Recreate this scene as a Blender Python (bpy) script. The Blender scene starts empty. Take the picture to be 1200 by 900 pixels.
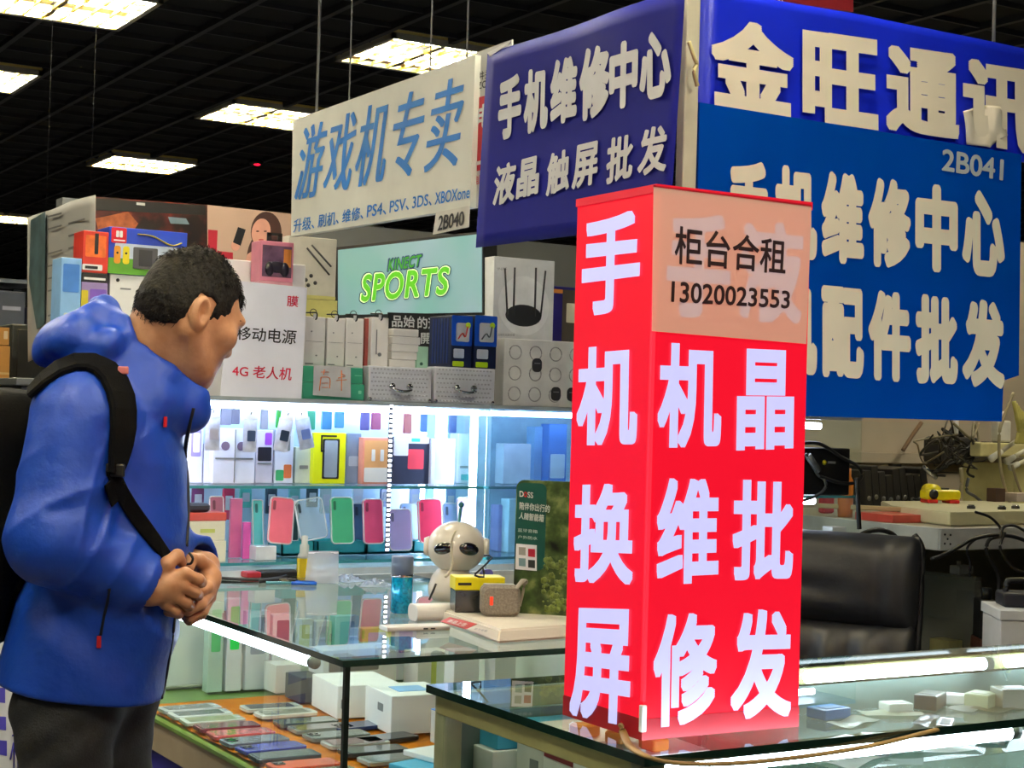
import bpy, bmesh, math, random
import numpy as np
from mathutils import Vector, Matrix, Euler
random.seed(7); np.random.seed(7)
SC = bpy.context.scene
COL = SC.collection
PI = math.pi

# ---------------------------------------------------------------- camera
VPL = (-535, 457); VPR = (3750, 580)
FPX = math.sqrt(-((VPL[0]-600)*(VPR[0]-600) + (450-VPL[1])*(450-VPR[1])))
def _d(u, v): return np.array([u-600, 450-v, -FPX], float)
_X = _d(*VPR); _X /= np.linalg.norm(_X)
_Y = _d(*VPL); _Y /= np.linalg.norm(_Y)
_Z = np.cross(_X, _Y)
RW = np.array([_X, _Y, _Z])
EYE = np.array([0, 0, 1.35])
cam_d = bpy.data.cameras.new('camera'); cam = bpy.data.objects.new('camera', cam_d); COL.objects.link(cam)
cam_d.sensor_fit = 'HORIZONTAL'; cam_d.sensor_width = 36; cam_d.lens = FPX/1200*36
cam_d.clip_start = 0.05; cam_d.clip_end = 100
m4 = Matrix.Identity(4)
for i in range(3):
    for j in range(3): m4[i][j] = RW[i][j]
    m4[i][3] = EYE[i]
cam.matrix_world = m4
SC.camera = cam
FWD = np.array([.514, .857, 0]); RGT = np.array([.857, -.514, 0])

def at(u, v, x=None, y=None, z=None, d=None):
    """point of the place seen at pixel u, v on the plane x=, y=, z= or at depth d"""
    r = RW @ _d(u, v)
    if x is not None: k = x/r[0]
    elif y is not None: k = y/r[1]
    elif z is not None: k = (z-EYE[2])/r[2]
    else: k = d/FPX
    return EYE + r*k

# ---------------------------------------------------------------- materials
def lin(c):
    c = c/255.0
    return c/12.92 if c <= .04045 else ((c+.055)/1.055)**2.4
def rgb(r, g, b): return (lin(r), lin(g), lin(b), 1)
_mats = {}
def mat(name, col, rough=.5, metal=0, noise=.10, scale=18, bump=0, bscale=60, spec=None, trans=0, alpha=1, coat=0, sheen=0):
    if name in _mats: return _mats[name]
    m = bpy.data.materials.new(name); m.use_nodes = True
    nt = m.node_tree; b = nt.nodes['Principled BSDF']
    c = rgb(*col)
    tc = nt.nodes.new('ShaderNodeTexCoord')
    if noise:
        n = nt.nodes.new('ShaderNodeTexNoise'); n.inputs['Scale'].default_value = scale; n.inputs['Detail'].default_value = 3
        r = nt.nodes.new('ShaderNodeValToRGB')
        r.color_ramp.elements[0].position = .3; r.color_ramp.elements[1].position = .7
        r.color_ramp.elements[0].color = tuple(x*(1-noise) for x in c[:3]) + (1,)
        r.color_ramp.elements[1].color = tuple(min(1, x*(1+noise)) for x in c[:3]) + (1,)
        nt.links.new(tc.outputs['Object'], n.inputs['Vector'])
        nt.links.new(n.outputs['Fac'], r.inputs['Fac']); nt.links.new(r.outputs['Color'], b.inputs['Base Color'])
    else: b.inputs['Base Color'].default_value = c
    b.inputs['Roughness'].default_value = rough; b.inputs['Metallic'].default_value = metal
    if spec is not None: b.inputs['Specular IOR Level'].default_value = spec
    if trans: b.inputs['Transmission Weight'].default_value = trans
    if coat: b.inputs['Coat Weight'].default_value = coat; b.inputs['Coat Roughness'].default_value = .08
    if sheen: b.inputs['Sheen Weight'].default_value = sheen
    if alpha < 1: b.inputs['Alpha'].default_value = alpha
    if bump:
        n2 = nt.nodes.new('ShaderNodeTexNoise'); n2.inputs['Scale'].default_value = bscale; n2.inputs['Detail'].default_value = 4
        bp = nt.nodes.new('ShaderNodeBump'); bp.inputs['Strength'].default_value = bump; bp.inputs['Distance'].default_value = .01
        nt.links.new(tc.outputs['Object'], n2.inputs['Vector'])
        nt.links.new(n2.outputs['Fac'], bp.inputs['Height']); nt.links.new(bp.outputs['Normal'], b.inputs['Normal'])
    _mats[name] = m
    return m
def emis(name, col, strength, base=None, rough=.4):
    if name in _mats: return _mats[name]
    m = bpy.data.materials.new(name); m.use_nodes = True
    b = m.node_tree.nodes['Principled BSDF']
    b.inputs['Base Color'].default_value = rgb(*(base or col)); b.inputs['Roughness'].default_value = rough
    b.inputs['Emission Color'].default_value = rgb(*col); b.inputs['Emission Strength'].default_value = strength
    _mats[name] = m
    return m
def glass(name, tint=(246, 252, 249), ior=1.5, rough=0.0, haze=0.0, hazecol=(210, 225, 225)):
    """clear sheet glass: straight-through tinted light plus mirror reflection by Fresnel, optional pale haze mixed in"""
    if name in _mats: return _mats[name]
    m = bpy.data.materials.new(name); m.use_nodes = True
    nt = m.node_tree; nt.nodes.remove(nt.nodes['Principled BSDF']); out = nt.nodes['Material Output']
    t = nt.nodes.new('ShaderNodeBsdfTransparent'); t.inputs['Color'].default_value = rgb(*tint)
    g = nt.nodes.new('ShaderNodeBsdfGlossy'); g.inputs['Roughness'].default_value = rough; g.inputs['Color'].default_value = (1, 1, 1, 1)
    f = nt.nodes.new('ShaderNodeFresnel'); f.inputs['IOR'].default_value = ior
    ge = nt.nodes.new('ShaderNodeNewGeometry')
    # the far face of the sheet reflects like the near one
    iv = nt.nodes.new('ShaderNodeMath'); iv.operation = 'MULTIPLY'
    sub = nt.nodes.new('ShaderNodeMath'); sub.operation = 'SUBTRACT'; sub.inputs[0].default_value = 1
    nt.links.new(ge.outputs['Backfacing'], sub.inputs[1])
    nt.links.new(f.outputs['Fac'], iv.inputs[0]); nt.links.new(sub.outputs['Value'], iv.inputs[1])
    mx = nt.nodes.new('ShaderNodeMixShader')
    nt.links.new(iv.outputs['Value'], mx.inputs['Fac']); nt.links.new(t.outputs['BSDF'], mx.inputs[1]); nt.links.new(g.outputs['BSDF'], mx.inputs[2])
    last = mx
    if haze:
        d = nt.nodes.new('ShaderNodeBsdfDiffuse'); d.inputs['Color'].default_value = rgb(*hazecol)
        n = nt.nodes.new('ShaderNodeTexNoise'); n.inputs['Scale'].default_value = 9
        mu = nt.nodes.new('ShaderNodeMath'); mu.operation = 'MULTIPLY'; mu.inputs[1].default_value = haze*2
        nt.links.new(n.outputs['Fac'], mu.inputs[0])
        m2 = nt.nodes.new('ShaderNodeMixShader'); nt.links.new(mu.outputs['Value'], m2.inputs['Fac'])
        nt.links.new(mx.outputs['Shader'], m2.inputs[1]); nt.links.new(d.outputs['BSDF'], m2.inputs[2]); last = m2
    nt.links.new(last.outputs['Shader'], out.inputs['Surface'])
    _mats[name] = m
    return m
def film(name, col, opacity, rough=.3):
    """thin translucent sheet"""
    if name in _mats: return _mats[name]
    m = bpy.data.materials.new(name); m.use_nodes = True
    nt = m.node_tree; b = nt.nodes['Principled BSDF']; out = nt.nodes['Material Output']
    b.inputs['Base Color'].default_value = rgb(*col); b.inputs['Roughness'].default_value = rough
    t = nt.nodes.new('ShaderNodeBsdfTransparent'); mx = nt.nodes.new('ShaderNodeMixShader'); mx.inputs['Fac'].default_value = opacity
    nt.links.new(t.outputs['BSDF'], mx.inputs[1]); nt.links.new(b.outputs['BSDF'], mx.inputs[2]); nt.links.new(mx.outputs['Shader'], out.inputs['Surface'])
    _mats[name] = m
    return m

# ---------------------------------------------------------------- mesh building
class MB:
    def __init__(s): s.bm = bmesh.new()
    def _take(s, verts, mi, mtx=None, smooth=False):
        if mtx is not None: bmesh.ops.transform(s.bm, matrix=mtx, verts=verts)
        fs = set()
        for v in verts: fs.update(v.link_faces)
        for f in fs: f.material_index = mi; f.smooth = smooth
    def box(s, x0, x1, y0, y1, z0, z1, bev=0, mi=0, mtx=None, seg=2):
        r = bmesh.ops.create_cube(s.bm, size=1); vs = r['verts']
        for v in vs: v.co = Vector(((x0+x1)/2+v.co.x*(x1-x0), (y0+y1)/2+v.co.y*(y1-y0), (z0+z1)/2+v.co.z*(z1-z0)))
        if bev:
            es = set()
            for v in vs: es.update(v.link_edges)
            n0 = set(s.bm.verts)
            r = bmesh.ops.bevel(s.bm, geom=list(es), offset=min(bev, abs(x1-x0)*.49, abs(y1-y0)*.49, abs(z1-z0)*.49), segments=seg, profile=.5, affect='EDGES')
            vs = list(set(r['verts']) | {v for v in vs if v.is_valid})
        s._take(vs, mi, mtx, smooth=False)
        return s
    def rbox(s, x0, x1, y0, y1, z0, z1, r, axis='y', mi=0, mtx=None, n=6, edge=0):
        """box whose outline, seen along axis, has rounded corners"""
        ax = 'xyz'.index(axis); lo = (x0, y0, z0); hi = (x1, y1, z1)
        a, b = [i for i in range(3) if i != ax]
        if ax == 1: pass
        pts = []
        for cx, cy, a0 in ((hi[a]-r, hi[b]-r, 0), (lo[a]+r, hi[b]-r, PI/2), (lo[a]+r, lo[b]+r, PI), (hi[a]-r, lo[b]+r, 1.5*PI)):
            for k in range(n+1):
                t = a0+k*PI/2/n; pts.append((cx+r*math.cos(t), cy+r*math.sin(t)))
        def P(p, w):
            c = [0, 0, 0]; c[a], c[b], c[ax] = p[0], p[1], w; return c
        m = len(pts); rings = []
        cxm, cym = (lo[a]+hi[a])/2, (lo[b]+hi[b])/2
        def shr(p, e):
            sx = 1-2*e/(hi[a]-lo[a]); sy = 1-2*e/(hi[b]-lo[b]); return (cxm+(p[0]-cxm)*sx, cym+(p[1]-cym)*sy)
        lay = [(lo[ax], edge), (lo[ax]+edge, 0), (hi[ax]-edge, 0), (hi[ax], edge)] if edge else [(lo[ax], 0), (hi[ax], 0)]
        vs = []
        for w, e in lay:
            rings.append([s.bm.verts.new(P(shr(p, e), w)) for p in pts]); vs += rings[-1]
        for q in range(len(rings)-1):
            for k in range(m):
                f = s.bm.faces.new((rings[q][k], rings[q][(k+1) % m], rings[q+1][(k+1) % m], rings[q+1][k]))
        s.bm.faces.new(rings[0]); s.bm.faces.new(rings[-1])
        s._take(vs, mi, mtx)
        return s
    def cyl(s, p0, p1, r0, r1=None, n=16, mi=0, mtx=None, smooth=True):
        r1 = r0 if r1 is None else r1
        p0 = Vector(p0); p1 = Vector(p1); d = (p1-p0)
        q = d.to_track_quat('Z', 'Y').to_matrix().to_4x4()
        r = bmesh.ops.create_cone(s.bm, cap_ends=True, segments=n, radius1=r0, radius2=r1, depth=d.length)
        M = Matrix.Translation((p0+p1)/2) @ q
        if mtx is not None: M = mtx @ M
        s._take(r['verts'], mi, M, smooth)
        return s
    def ball(s, c, r, mi=0, mtx=None, u=20, v=12):
        q = bmesh.ops.create_uvsphere(s.bm, u_segments=u, v_segments=v, radius=1)
        r = (r, r, r) if isinstance(r, (int, float)) else r
        M = Matrix.Translation(c) @ Matrix.Diagonal((*r, 1))
        if mtx is not None: M = mtx @ M
        s._take(q['verts'], mi, M, True)
        return s
    def tube(s, pts, r, n=8, mi=0, flat=1.0, closed=False, samples=6, mtx=None):
        P = [np.array(p, float) for p in pts]
        if samples > 1 and len(P) > 2:
            Q = []
            m = len(P)
            for i in range(m if closed else m-1):
                p0 = P[i-1] if (i > 0 or closed) else P[i]; p1 = P[i]; p2 = P[(i+1) % m]; p3 = P[(i+2) % m] if (i+2 < m or closed) else P[i+1]
                for k in range(samples):
                    t = k/samples
                    Q.append(.5*((2*p1)+(-p0+p2)*t+(2*p0-5*p1+4*p2-p3)*t*t+(-p0+3*p1-3*p2+p3)*t**3))
            if not closed: Q.append(P[-1])
            P = Q
        rings = []; up = np.array([0, 0, 1.0]); m = len(P); vs = []
        for i, p in enumerate(P):
            t = P[(i+1) % m]-P[i-1] if closed else P[min(i+1, m-1)]-P[max(i-1, 0)]
            t = t/(np.linalg.norm(t)+1e-9)
            a = np.cross(t, up)
            if np.linalg.norm(a) < .1: a = np.cross(t, np.array([1.0, 0, 0]))
            a /= np.linalg.norm(a); b = np.cross(a, t)
            rr = r[i*(len(r)-1)//max(1, m-1)] if isinstance(r, (list, tuple)) else r
            rings.append([s.bm.verts.new(p+rr*(a*math.cos(2*PI*k/n)+b*flat*math.sin(2*PI*k/n))) for k in range(n)]); vs += rings[-1]
        for i in range(m if closed else m-1):
            A, B = rings[i], rings[(i+1) % m]
            for k in range(n): s.bm.faces.new((A[k], A[(k+1) % n], B[(k+1) % n], B[k]))
        if not closed: s.bm.faces.new(rings[0][::-1]); s.bm.faces.new(rings[-1])
        s._take(vs, mi, mtx, True)
        return s
    def ribbon(s, pts, nrm, w, th, mi=0):
        """strap: points, outward normals, width list, thickness"""
        m = len(pts); rings = []; vs = []
        for i in range(m):
            p = np.array(pts[i]); t = np.array(pts[min(i+1, m-1)])-np.array(pts[max(i-1, 0)]); t /= np.linalg.norm(t)
            nn = np.array(nrm[i]); nn = nn-t*np.dot(nn, t); nn /= np.linalg.norm(nn); a = np.cross(t, nn)
            ww = w[i] if isinstance(w, (list, tuple)) else w
            prof = [(-.5, 0), (-.5, .6), (-.42, 1), (.42, 1), (.5, .6), (.5, 0)]
            rings.append([s.bm.verts.new(p+a*ww*x+nn*th*y) for x, y in prof]); vs += rings[-1]
        for i in range(m-1):
            for k in range(6): s.bm.faces.new((rings[i][k], rings[i][(k+1) % 6], rings[i+1][(k+1) % 6], rings[i+1][k]))
        s.bm.faces.new(rings[0]); s.bm.faces.new(rings[-1])
        s._take(vs, mi, None, False)
        return s
    def lathe(s, prof, c=(0, 0, 0), n=24, mi=0, mtx=None, smooth=True):
        rings = []; vs = []
        for r, z in prof:
            rings.append([s.bm.verts.new((c[0]+max(r, 1e-4)*math.cos(2*PI*k/n), c[1]+max(r, 1e-4)*math.sin(2*PI*k/n), c[2]+z)) for k in range(n)]); vs += rings[-1]
        for i in range(len(prof)-1):
            for k in range(n): s.bm.faces.new((rings[i][k], rings[i][(k+1) % n], rings[i+1][(k+1) % n], rings[i+1][k]))
        s.bm.faces.new(rings[0][::-1]); s.bm.faces.new(rings[-1])
        s._take(vs, mi, mtx, smooth)
        return s
    def slab(s, poly, off, mi=0):
        """closed prism: 3-D outline + offset vector"""
        o = Vector(off); A = [s.bm.verts.new(p) for p in poly]; B = [s.bm.verts.new(Vector(p)+o) for p in poly]
        n = len(A)
        s.bm.faces.new(A); s.bm.faces.new(B[::-1])
        for k in range(n): s.bm.faces.new((A[k], B[k], B[(k+1) % n], A[(k+1) % n]))
        s._take(A+B, mi)
        return s
    def raw(s, verts, faces, mi=0, smooth=False):
        V = [s.bm.verts.new(v) for v in verts]
        for f in faces:
            try:
                q = s.bm.faces.new([V[i] for i in f]); q.material_index = mi; q.smooth = smooth
            except ValueError: pass
        return s
    def build(s, name, m, parent=None, origin=True, normals=True):
        if normals: bmesh.ops.recalc_face_normals(s.bm, faces=s.bm.faces)
        me = bpy.data.meshes.new(name); s.bm.to_mesh(me); s.bm.free()
        return link(name, me, m, parent, origin)
def rootloc(p):
    l = Vector((0, 0, 0))
    while p is not None: l = l + p.location; p = p.parent
    return l
def link(name, me, m, parent=None, origin=True):
    for x in (m if isinstance(m, (list, tuple)) else [m]): me.materials.append(x)
    o = bpy.data.objects.new(name, me); COL.objects.link(o)
    if parent is not None:
        o.parent = parent; me.transform(Matrix.Translation(-rootloc(parent)))
    elif origin and len(me.vertices):
        co = np.empty(len(me.vertices)*3, np.float32); me.vertices.foreach_get('co', co); co = co.reshape(-1, 3)
        c = (co.min(0)+co.max(0))/2; c[2] = co[:, 2].min()
        me.transform(Matrix.Translation(-Vector(c.tolist()))); o.location = c.tolist()
    return o
def sub(mb, name, m, parent):
    o = mb.build(name, m, None, origin=False); o.parent = parent; return o
def tag(o, label=None, cat=None, group=None, kind=None):
    if label: o['label'] = label
    if cat: o['category'] = cat
    if group: o['group'] = group
    if kind: o['kind'] = kind
    return o
def thing(name, label, cat, loc=(0, 0, 0), group=None, kind=None):
    o = bpy.data.objects.new(name, None); COL.objects.link(o); o.location = Vector([float(x) for x in loc]); o.empty_display_size = .05
    return tag(o, label, cat, group, kind)
KIDS = {}
def copy_tree(o, parent=None):
    c = o.copy(); COL.objects.link(c)
    if parent is not None: c.parent = parent
    for ch in [x for x in bpy.data.objects if x.parent == o]: copy_tree(ch, c)
    return c

# ---------------------------------------------------------------- lettering
_tc = {}
def glyphs(body, weight=0.0, shear=0.0, spacing=1.0, copies=((0, 0),)):
    """2-D outline of a text, normalised to its own bounding box"""
    key = (body, weight, shear, spacing, copies)
    if key in _tc: return _tc[key]
    bold = weight
    c = bpy.data.curves.new('t', 'FONT'); c.body = body; c.shear = shear; c.space_character = spacing; c.resolution_u = 4
    o = bpy.data.objects.new('t', c); COL.objects.link(o); bpy.context.view_layer.update()
    me = o.to_mesh()
    V = np.array([v.co[:2] for v in me.vertices]) if len(me.vertices) else np.zeros((0, 2)); F = [list(p.vertices) for p in me.polygons]
    o.to_mesh_clear(); bpy.data.objects.remove(o); bpy.data.curves.remove(c)
    VV = []; FF = []
    nb = 9 if bold > .03 else 4
    if bold < 0: copies = tuple((cx+sx*bold, cy+sy*bold) for cx, cy in copies for sx, sy in [(a, b) for a in (-1, -.5, 0, .5, 1) for b in (-1, -.5, 0, .5, 1) if abs(a) == 1 or abs(b) == 1 or a == b == 0])
    elif bold:
        copies = tuple((cx+bold*math.cos(q*PI/nb), cy+bold*math.sin(q*PI/nb)) for cx, cy in copies for q in range(2*nb)) + tuple(copies)
    for k, (dx, dy) in enumerate(copies):
        b = len(V)*k; VV.append(V+np.array([dx, dy])); FF += [[i+b for i in f] for f in F]
    V = np.concatenate(VV)
    lo = V.min(0); hi = V.max(0)
    V = (V-lo)/(hi-lo)
    _tc[key] = (V, FF, len(copies))
    return _tc[key]
def letter(mb, body, quad, plane, out, weight=0.02, shear=0.0, spacing=1.0, copies=((0, 0),), mi=0, lift=.0012):
    """lettering on a surface; quad = four pixels TL TR BR BL as seen in the photograph, plane = function pixel -> point on the surface"""
    V, F, nc = glyphs(body, weight, shear, spacing, copies)
    TL, TR, BR, BL = [np.array(plane(*q)) for q in quad]
    a = V[:, :1]; b = V[:, 1:]
    P = (BL*(1-a)+BR*a)*(1-b) + (TL*(1-a)+TR*a)*b
    out = np.array(out, float)
    P = P + out*lift
    n = len(P)//nc
    for k in range(1, nc): P[k*n:(k+1)*n] += out*.00002*k
    mb.raw(P.tolist(), F, mi)
    return mb
def on(**k):
    return lambda u, v: at(u, v, **k)
def quad_slab(mb, quad, plane, thick, mi=0):
    return mb.slab([plane(*q) for q in quad], thick, mi)
def pbox(u0, u1, v0, v1, Y, dep, zb=None, zt=None):
    """axis-aligned block whose front face on the plane y=Y spans a pixel rectangle"""
    um, vm = (u0+u1)/2, (v0+v1)/2
    x0 = at(u0, vm, y=Y)[0]; x1 = at(u1, vm, y=Y)[0]
    z0 = at(um, v1, y=Y)[2] if zb is None else zb
    z1 = at(um, v0, y=Y)[2] if zt is None else zt
    return (x0, x1, Y, Y+dep, z0, z1)
# common materials
WHITE = mat('white_card', (228, 228, 226), .55, noise=.04)
OFFW = mat('offwhite_card', (205, 205, 200), .6, noise=.05)
BLACKP = mat('black_plastic', (18, 18, 20), .45, noise=.15)
DARKM = mat('dark_metal', (42, 44, 46), .4, .6)
CHROME = mat('chrome', (200, 205, 210), .18, 1.0, noise=.03)
GLASS = glass('sheet_glass')
GREENEDGE = mat('glass_edge', (16, 42, 34), .12, noise=.2, spec=.8)
INK = mat('black_ink', (20, 20, 26), .6, noise=0)
REDINK = mat('red_ink', (190, 20, 45), .6, noise=0)
LEDTUBE = emis('led_tube', (225, 236, 255), 24.0)
# ================================================================ the setting
CEIL = 3.0
mb = MB(); mb.box(-8, 14, -6, 22, -.1, 0)
tag(mb.build('floor', mat('floor_tile', (92, 92, 96), .25, noise=.2, scale=2), origin=False), kind='structure')
mb = MB(); mb.box(-8, 14, -6, 22, CEIL+.030, CEIL+.16)
gx = [2.1+.325*k for k in range(-22, 30)]
for x in gx: mb.box(x-.013, x+.013, -6, 22, CEIL, CEIL+.029, mi=1)
for k in range(-24, 62):
    y = 7.1+.3*k
    mb.box(-8, 14, y-.0055, y+.0055, CEIL+.008, CEIL+.0295, mi=1)
tag(mb.build('ceiling', [mat('ceiling_black', (6, 6, 7), .9, noise=.3, scale=3), mat('ceiling_grid', (46, 46, 48), .6, noise=.3, scale=4)], origin=False), kind='structure')
WALLM = mat('dim_wall', (86, 88, 92), .8, noise=.25, scale=1.5)
for nm, a in dict(wall_far=(-8, 14, 22, 22.1), wall_behind=(-8, 14, -6.1, -6), wall_left=(-8.1, -8, -6, 22), wall_right=(14, 14.1, -6, 22)).items():
    mb = MB(); mb.box(*a, 0, CEIL+.16); tag(mb.build(nm, WALLM, origin=False), kind='structure')
# stall partition at the back of the stalls: board wall, beige on the right
mb = MB(); mb.box(1.52, 4.6, 5.6, 5.68, 0, 2.07); mb.box(4.6, 4.64, 5.58, 5.68, 0, 2.2, mi=2)
mb.box(4.64, 9, 5.6, 5.68, 0, 2.3, mi=1); mb.box(4.64, 9, 5.56, 5.6, 1.19, 1.235, mi=1)
tag(mb.build('wall_back', [mat('partition_grey', (118, 120, 118), .45, noise=.12, scale=3), mat('partition_beige', (176, 164, 142), .7, noise=.10, scale=3), mat('partition_post', (40, 40, 42), .5)], origin=False), kind='structure')

# ================================================================ ceiling lights
def ceiling_light(x0, x1, y0, y1, label, strength):
    cx, cy = (x0+x1)/2, (y0+y1)/2
    r = thing('ceiling_light', label, 'ceiling light', (cx, cy, CEIL-.012), 'louvred fluorescent ceiling lights')
    h = CEIL-.012
    f = MB(); w = .022
    f.box(x0, x1, y0, y0+w, h, h+.026); f.box(x0, x1, y1-w, y1, h, h+.026); f.box(x0, x0+w, y0, y1, h, h+.026); f.box(x1-w, x1, y0, y1, h, h+.026)
    f.build('light_frame', mat('light_frame_white', (190, 186, 165), .4), r)
    b = MB(); b.box(x0+.005, x1-.005, y0+.005, y1-.005, h+.037, h+.041)
    for q in ((x0+.005, x0+.02, y0, y1), (x1-.02, x1-.005, y0, y1), (x0, x1, y0+.005, y0+.02), (x0, x1, y1-.02, y1-.005)): b.box(*q, h+.018, h+.037)
    b.build('reflector', mat('light_reflector', (255, 230, 140), .35, noise=.05), r)
    for k in range(3):
        ty = y0+(y1-y0)*(k+.5)/3
        t = MB(); t.cyl((x0+.03, ty, h+.027), (x1-.03, ty, h+.027), .009, n=10)
        t.build('fluorescent_tube', emis('tube_warm', (255, 247, 224), strength), r)
    l = MB()
    for k in range(4):
        yy = y0+w+(y1-y0-2*w)*k/3; l.box(x0+w, x1-w, yy-.006, yy+.006, h+.002, h+.017)
    for k in range(1, 7):
        xx = x0+w+(x1-x0-2*w)*k/7; l.box(xx-.004, xx+.004, y0+w, y1-w, h+.003, h+.016)
    l.build('louvre', mat('light_louvre', (255, 216, 78), .3, noise=.04), r)
    return r
LS = 345
def cl(x, y, label): return ceiling_light(x-.3, x+.3, y-.3, y+.3, label, LS)
cl(3.41, 6.58, 'louvred ceiling light partly hidden by the white board with blue characters, nearest to that board')
cl(3.40, 8.45, 'louvred ceiling light just left of the top corner of the white board')
cl(3.43, 10.68, 'small louvred ceiling light above the dark red poster')
cl(1.80, 6.63, 'biggest louvred ceiling light, cut by the top left edge of the view')
cl(1.78, 8.40, 'louvred ceiling light cut by the left edge, below the biggest one')
cl(3.52, 14.65, 'low far ceiling light at the left edge above the hanging notice sheet')
cl(6.02, 13.1, 'far ceiling light glimpsed in the gap under the white board with blue characters')
for x, y in ((.1, 4.4), (1.75, 4.45), (.1, 2.2), (1.75, 2.2), (.1, 0), (1.75, 0), (5.7, 4.3), (.1, 6.6), (-1.5, 4.4), (-1.5, 2.2)):  # rows continued out of view; rightmost one added off-grid to brighten the dark stall
    cl(x, y, 'unseen louvred ceiling light over the stalls outside the view')
# small red lamp on the ceiling
p = at(300, 188, z=CEIL-.005)
r = thing('smoke_detector', 'small smoke detector with glowing red light on the dark ceiling', 'smoke detector', p)
m = MB(); m.lathe([(.045, .0), (.05, -.012), (.04, -.028), (.0, -.03)], tuple(p)); m.build('detector_body', BLACKP, r)
m = MB(); m.ball(tuple(p+np.array([0, -.02, -.028])), (.022, .022, .009)); m.build('indicator_lamp', emis('red_indicator', (255, 20, 50), 3), r)
# ================================================================ hanging signs
XS = 1.76; NX = (-1, 0, 0); NY = (0, -1, 0)
SERIF = ((0, 0), (.018, 0), (.036, 0), (.052, 0))
# white board with blue characters
r = thing('hanging_signboard', 'white hanging signboard with large sky blue slanted characters', 'sign', at(450, 260, x=XS))
P = on(x=XS)
q = [(343, 141), (557, 64), (551, 243), (341, 277)]
m = MB(); quad_slab(m, q, P, (.02, 0, 0)); m.build('board', mat('sign_white', (218, 218, 205), .45, noise=.10, scale=5, bump=.05, bscale=4), r)
SKY = mat('sky_blue_vinyl', (0, 116, 205), .5, noise=.08, scale=6)
m = MB(); letter(m, '游戏机专卖', [(351, 151), (546, 86), (541, 193), (345, 236)], P, NX, .0, .2, 1.16, SERIF); m.build('heading_lettering', SKY, r)
toks = ['升级、', '刷机、', '维修、', 'PS4、', 'PSV、', '3DS、', 'XBOXone']
wid = [2.8, 2.8, 2.8, 2.6, 2.6, 2.6, 4.0]; pos = 0
for tk, w_ in zip(toks, wid):
    a_, b_ = pos/sum(wid), (pos+w_*(.86 if tk[-1] == '、' else 1))/sum(wid); pos += w_
    f_ = lambda t, top: (344+207*t, (257-39*t) if top else (273-41*t))
    m = MB(); letter(m, tk, [f_(a_, 1), f_(b_, 1), f_(b_, 0), f_(a_, 0)], P, NX, .012, .12); m.build('service_lettering', SKY, r)
m = MB()
for u, v0, v1 in ((371, 84, 131), (409, 72, 118), (504, 55, 84), (547, 52, 68)):
    a = at(u, v1, x=XS+.01); m.cyl(tuple(a), (a[0], a[1], CEIL), .0022 if u != 371 else .004, n=6)
m.build('hanging_wire', mat('wire_grey', (120, 120, 118), .5), r)
m = MB(); P2 = on(x=XS-.006); quad_slab(m, [(511, 249), (550, 241), (549, 266), (507, 275)], P2, (.002, 0, 0)); t = m.build('stall_number_tag', mat('tag_paper', (205, 202, 190), .6), r)
m = MB(); letter(m, '2B040', [(515, 253), (545, 247), (544, 264), (513, 271)], P2, NX, .014, 0, 1, ((0, 0), (.02, 0), (.04, 0))); m.build('tag_lettering', INK, t)
# narrow white strip banner with red block
XB = 1.775; P = on(x=XB)
r = thing('strip_banner', 'narrow white banner with a red block and white characters beside the dark blue banner', 'banner', at(565, 240, x=XB))
m = MB(); quad_slab(m, [(557, 62), (600, 46), (600, 236), (556, 243)], P, (.004, 0, 0)); m.build('banner_sheet', OFFW, r)
m = MB(); quad_slab(m, [(558, 115), (582, 108), (580, 196), (556, 201)], on(x=XB-.0015), (.001, 0, 0)); m.build('red_block', mat('banner_red', (196, 28, 48), .5), r)
m = MB(); letter(m, '电', [(560, 124), (576, 119), (575, 148), (559, 152)], on(x=XB-.002), NX, .03); letter(m, '上', [(559, 164), (576, 159), (575, 190), (558, 194)], on(x=XB-.002), NX, .03); m.build('block_lettering', WHITE, r)
m = MB(); letter(m, '井关', [(561, 85), (576, 80), (576, 91), (561, 95)], P, NX, .01); letter(m, 'ZOL.', [(560, 97), (577, 92), (577, 101), (560, 105)], P, NX, .012); m.build('small_lettering', INK, r)
m = MB(); letter(m, '电脑配件', [(557, 206), (578, 202), (578, 212), (557, 217)], P, NX, .012); m.build('red_lettering', mat('pink_ink', (205, 70, 90), .5), r)
# dark blue banner
XD = 1.735; P = on(x=XD)
r = thing('hanging_banner', 'dark navy blue cloth banner hanging over the glass counter with two rows of white characters', 'banner', at(680, 270, x=XD))
def cloth(poly_top, poly_bot, plane, thick, n=22, wav=.004, nrm=NX):
    """hanging sheet between a top and a bottom polyline (pixels) with slight waves and a real thickness"""
    def lerp(pl, t):
        k = t*(len(pl)-1); i = min(int(k), len(pl)-2); f = k-i
        return np.array(plane(*[pl[i][c]*(1-f)+pl[i+1][c]*f for c in (0, 1)]))
    V = []; F = []; nr = 14; N = np.array(nrm, float)
    for side in (0, 1):
        for j in range(nr+1):
            for i in range(n+1):
                a = lerp(poly_top, i/n); b = lerp(poly_bot, i/n); s = j/nr
                p = a*(1-s)+b*s - N*(wav*(1-math.sin(3.1*i/n*PI+1)*math.cos(2*s)) + side*thick)
                V.append(p.tolist())
    W = n+1; S = W*(nr+1)
    for j in range(nr):
        for i in range(n):
            k = j*W+i; F.append((k, k+1, k+W+1, k+W)); F.append((S+k, S+k+W, S+k+W+1, S+k+1))
    ring = [i for i in range(W)]+[j*W+n for j in range(1, nr+1)]+[nr*W+i for i in range(n-1, -1, -1)]+[j*W for j in range(nr-1, 0, -1)]
    for k in range(len(ring)):
        a, b = ring[k], ring[(k+1) % len(ring)]; F.append((a, S+a, S+b, b))
    return V, F
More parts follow.
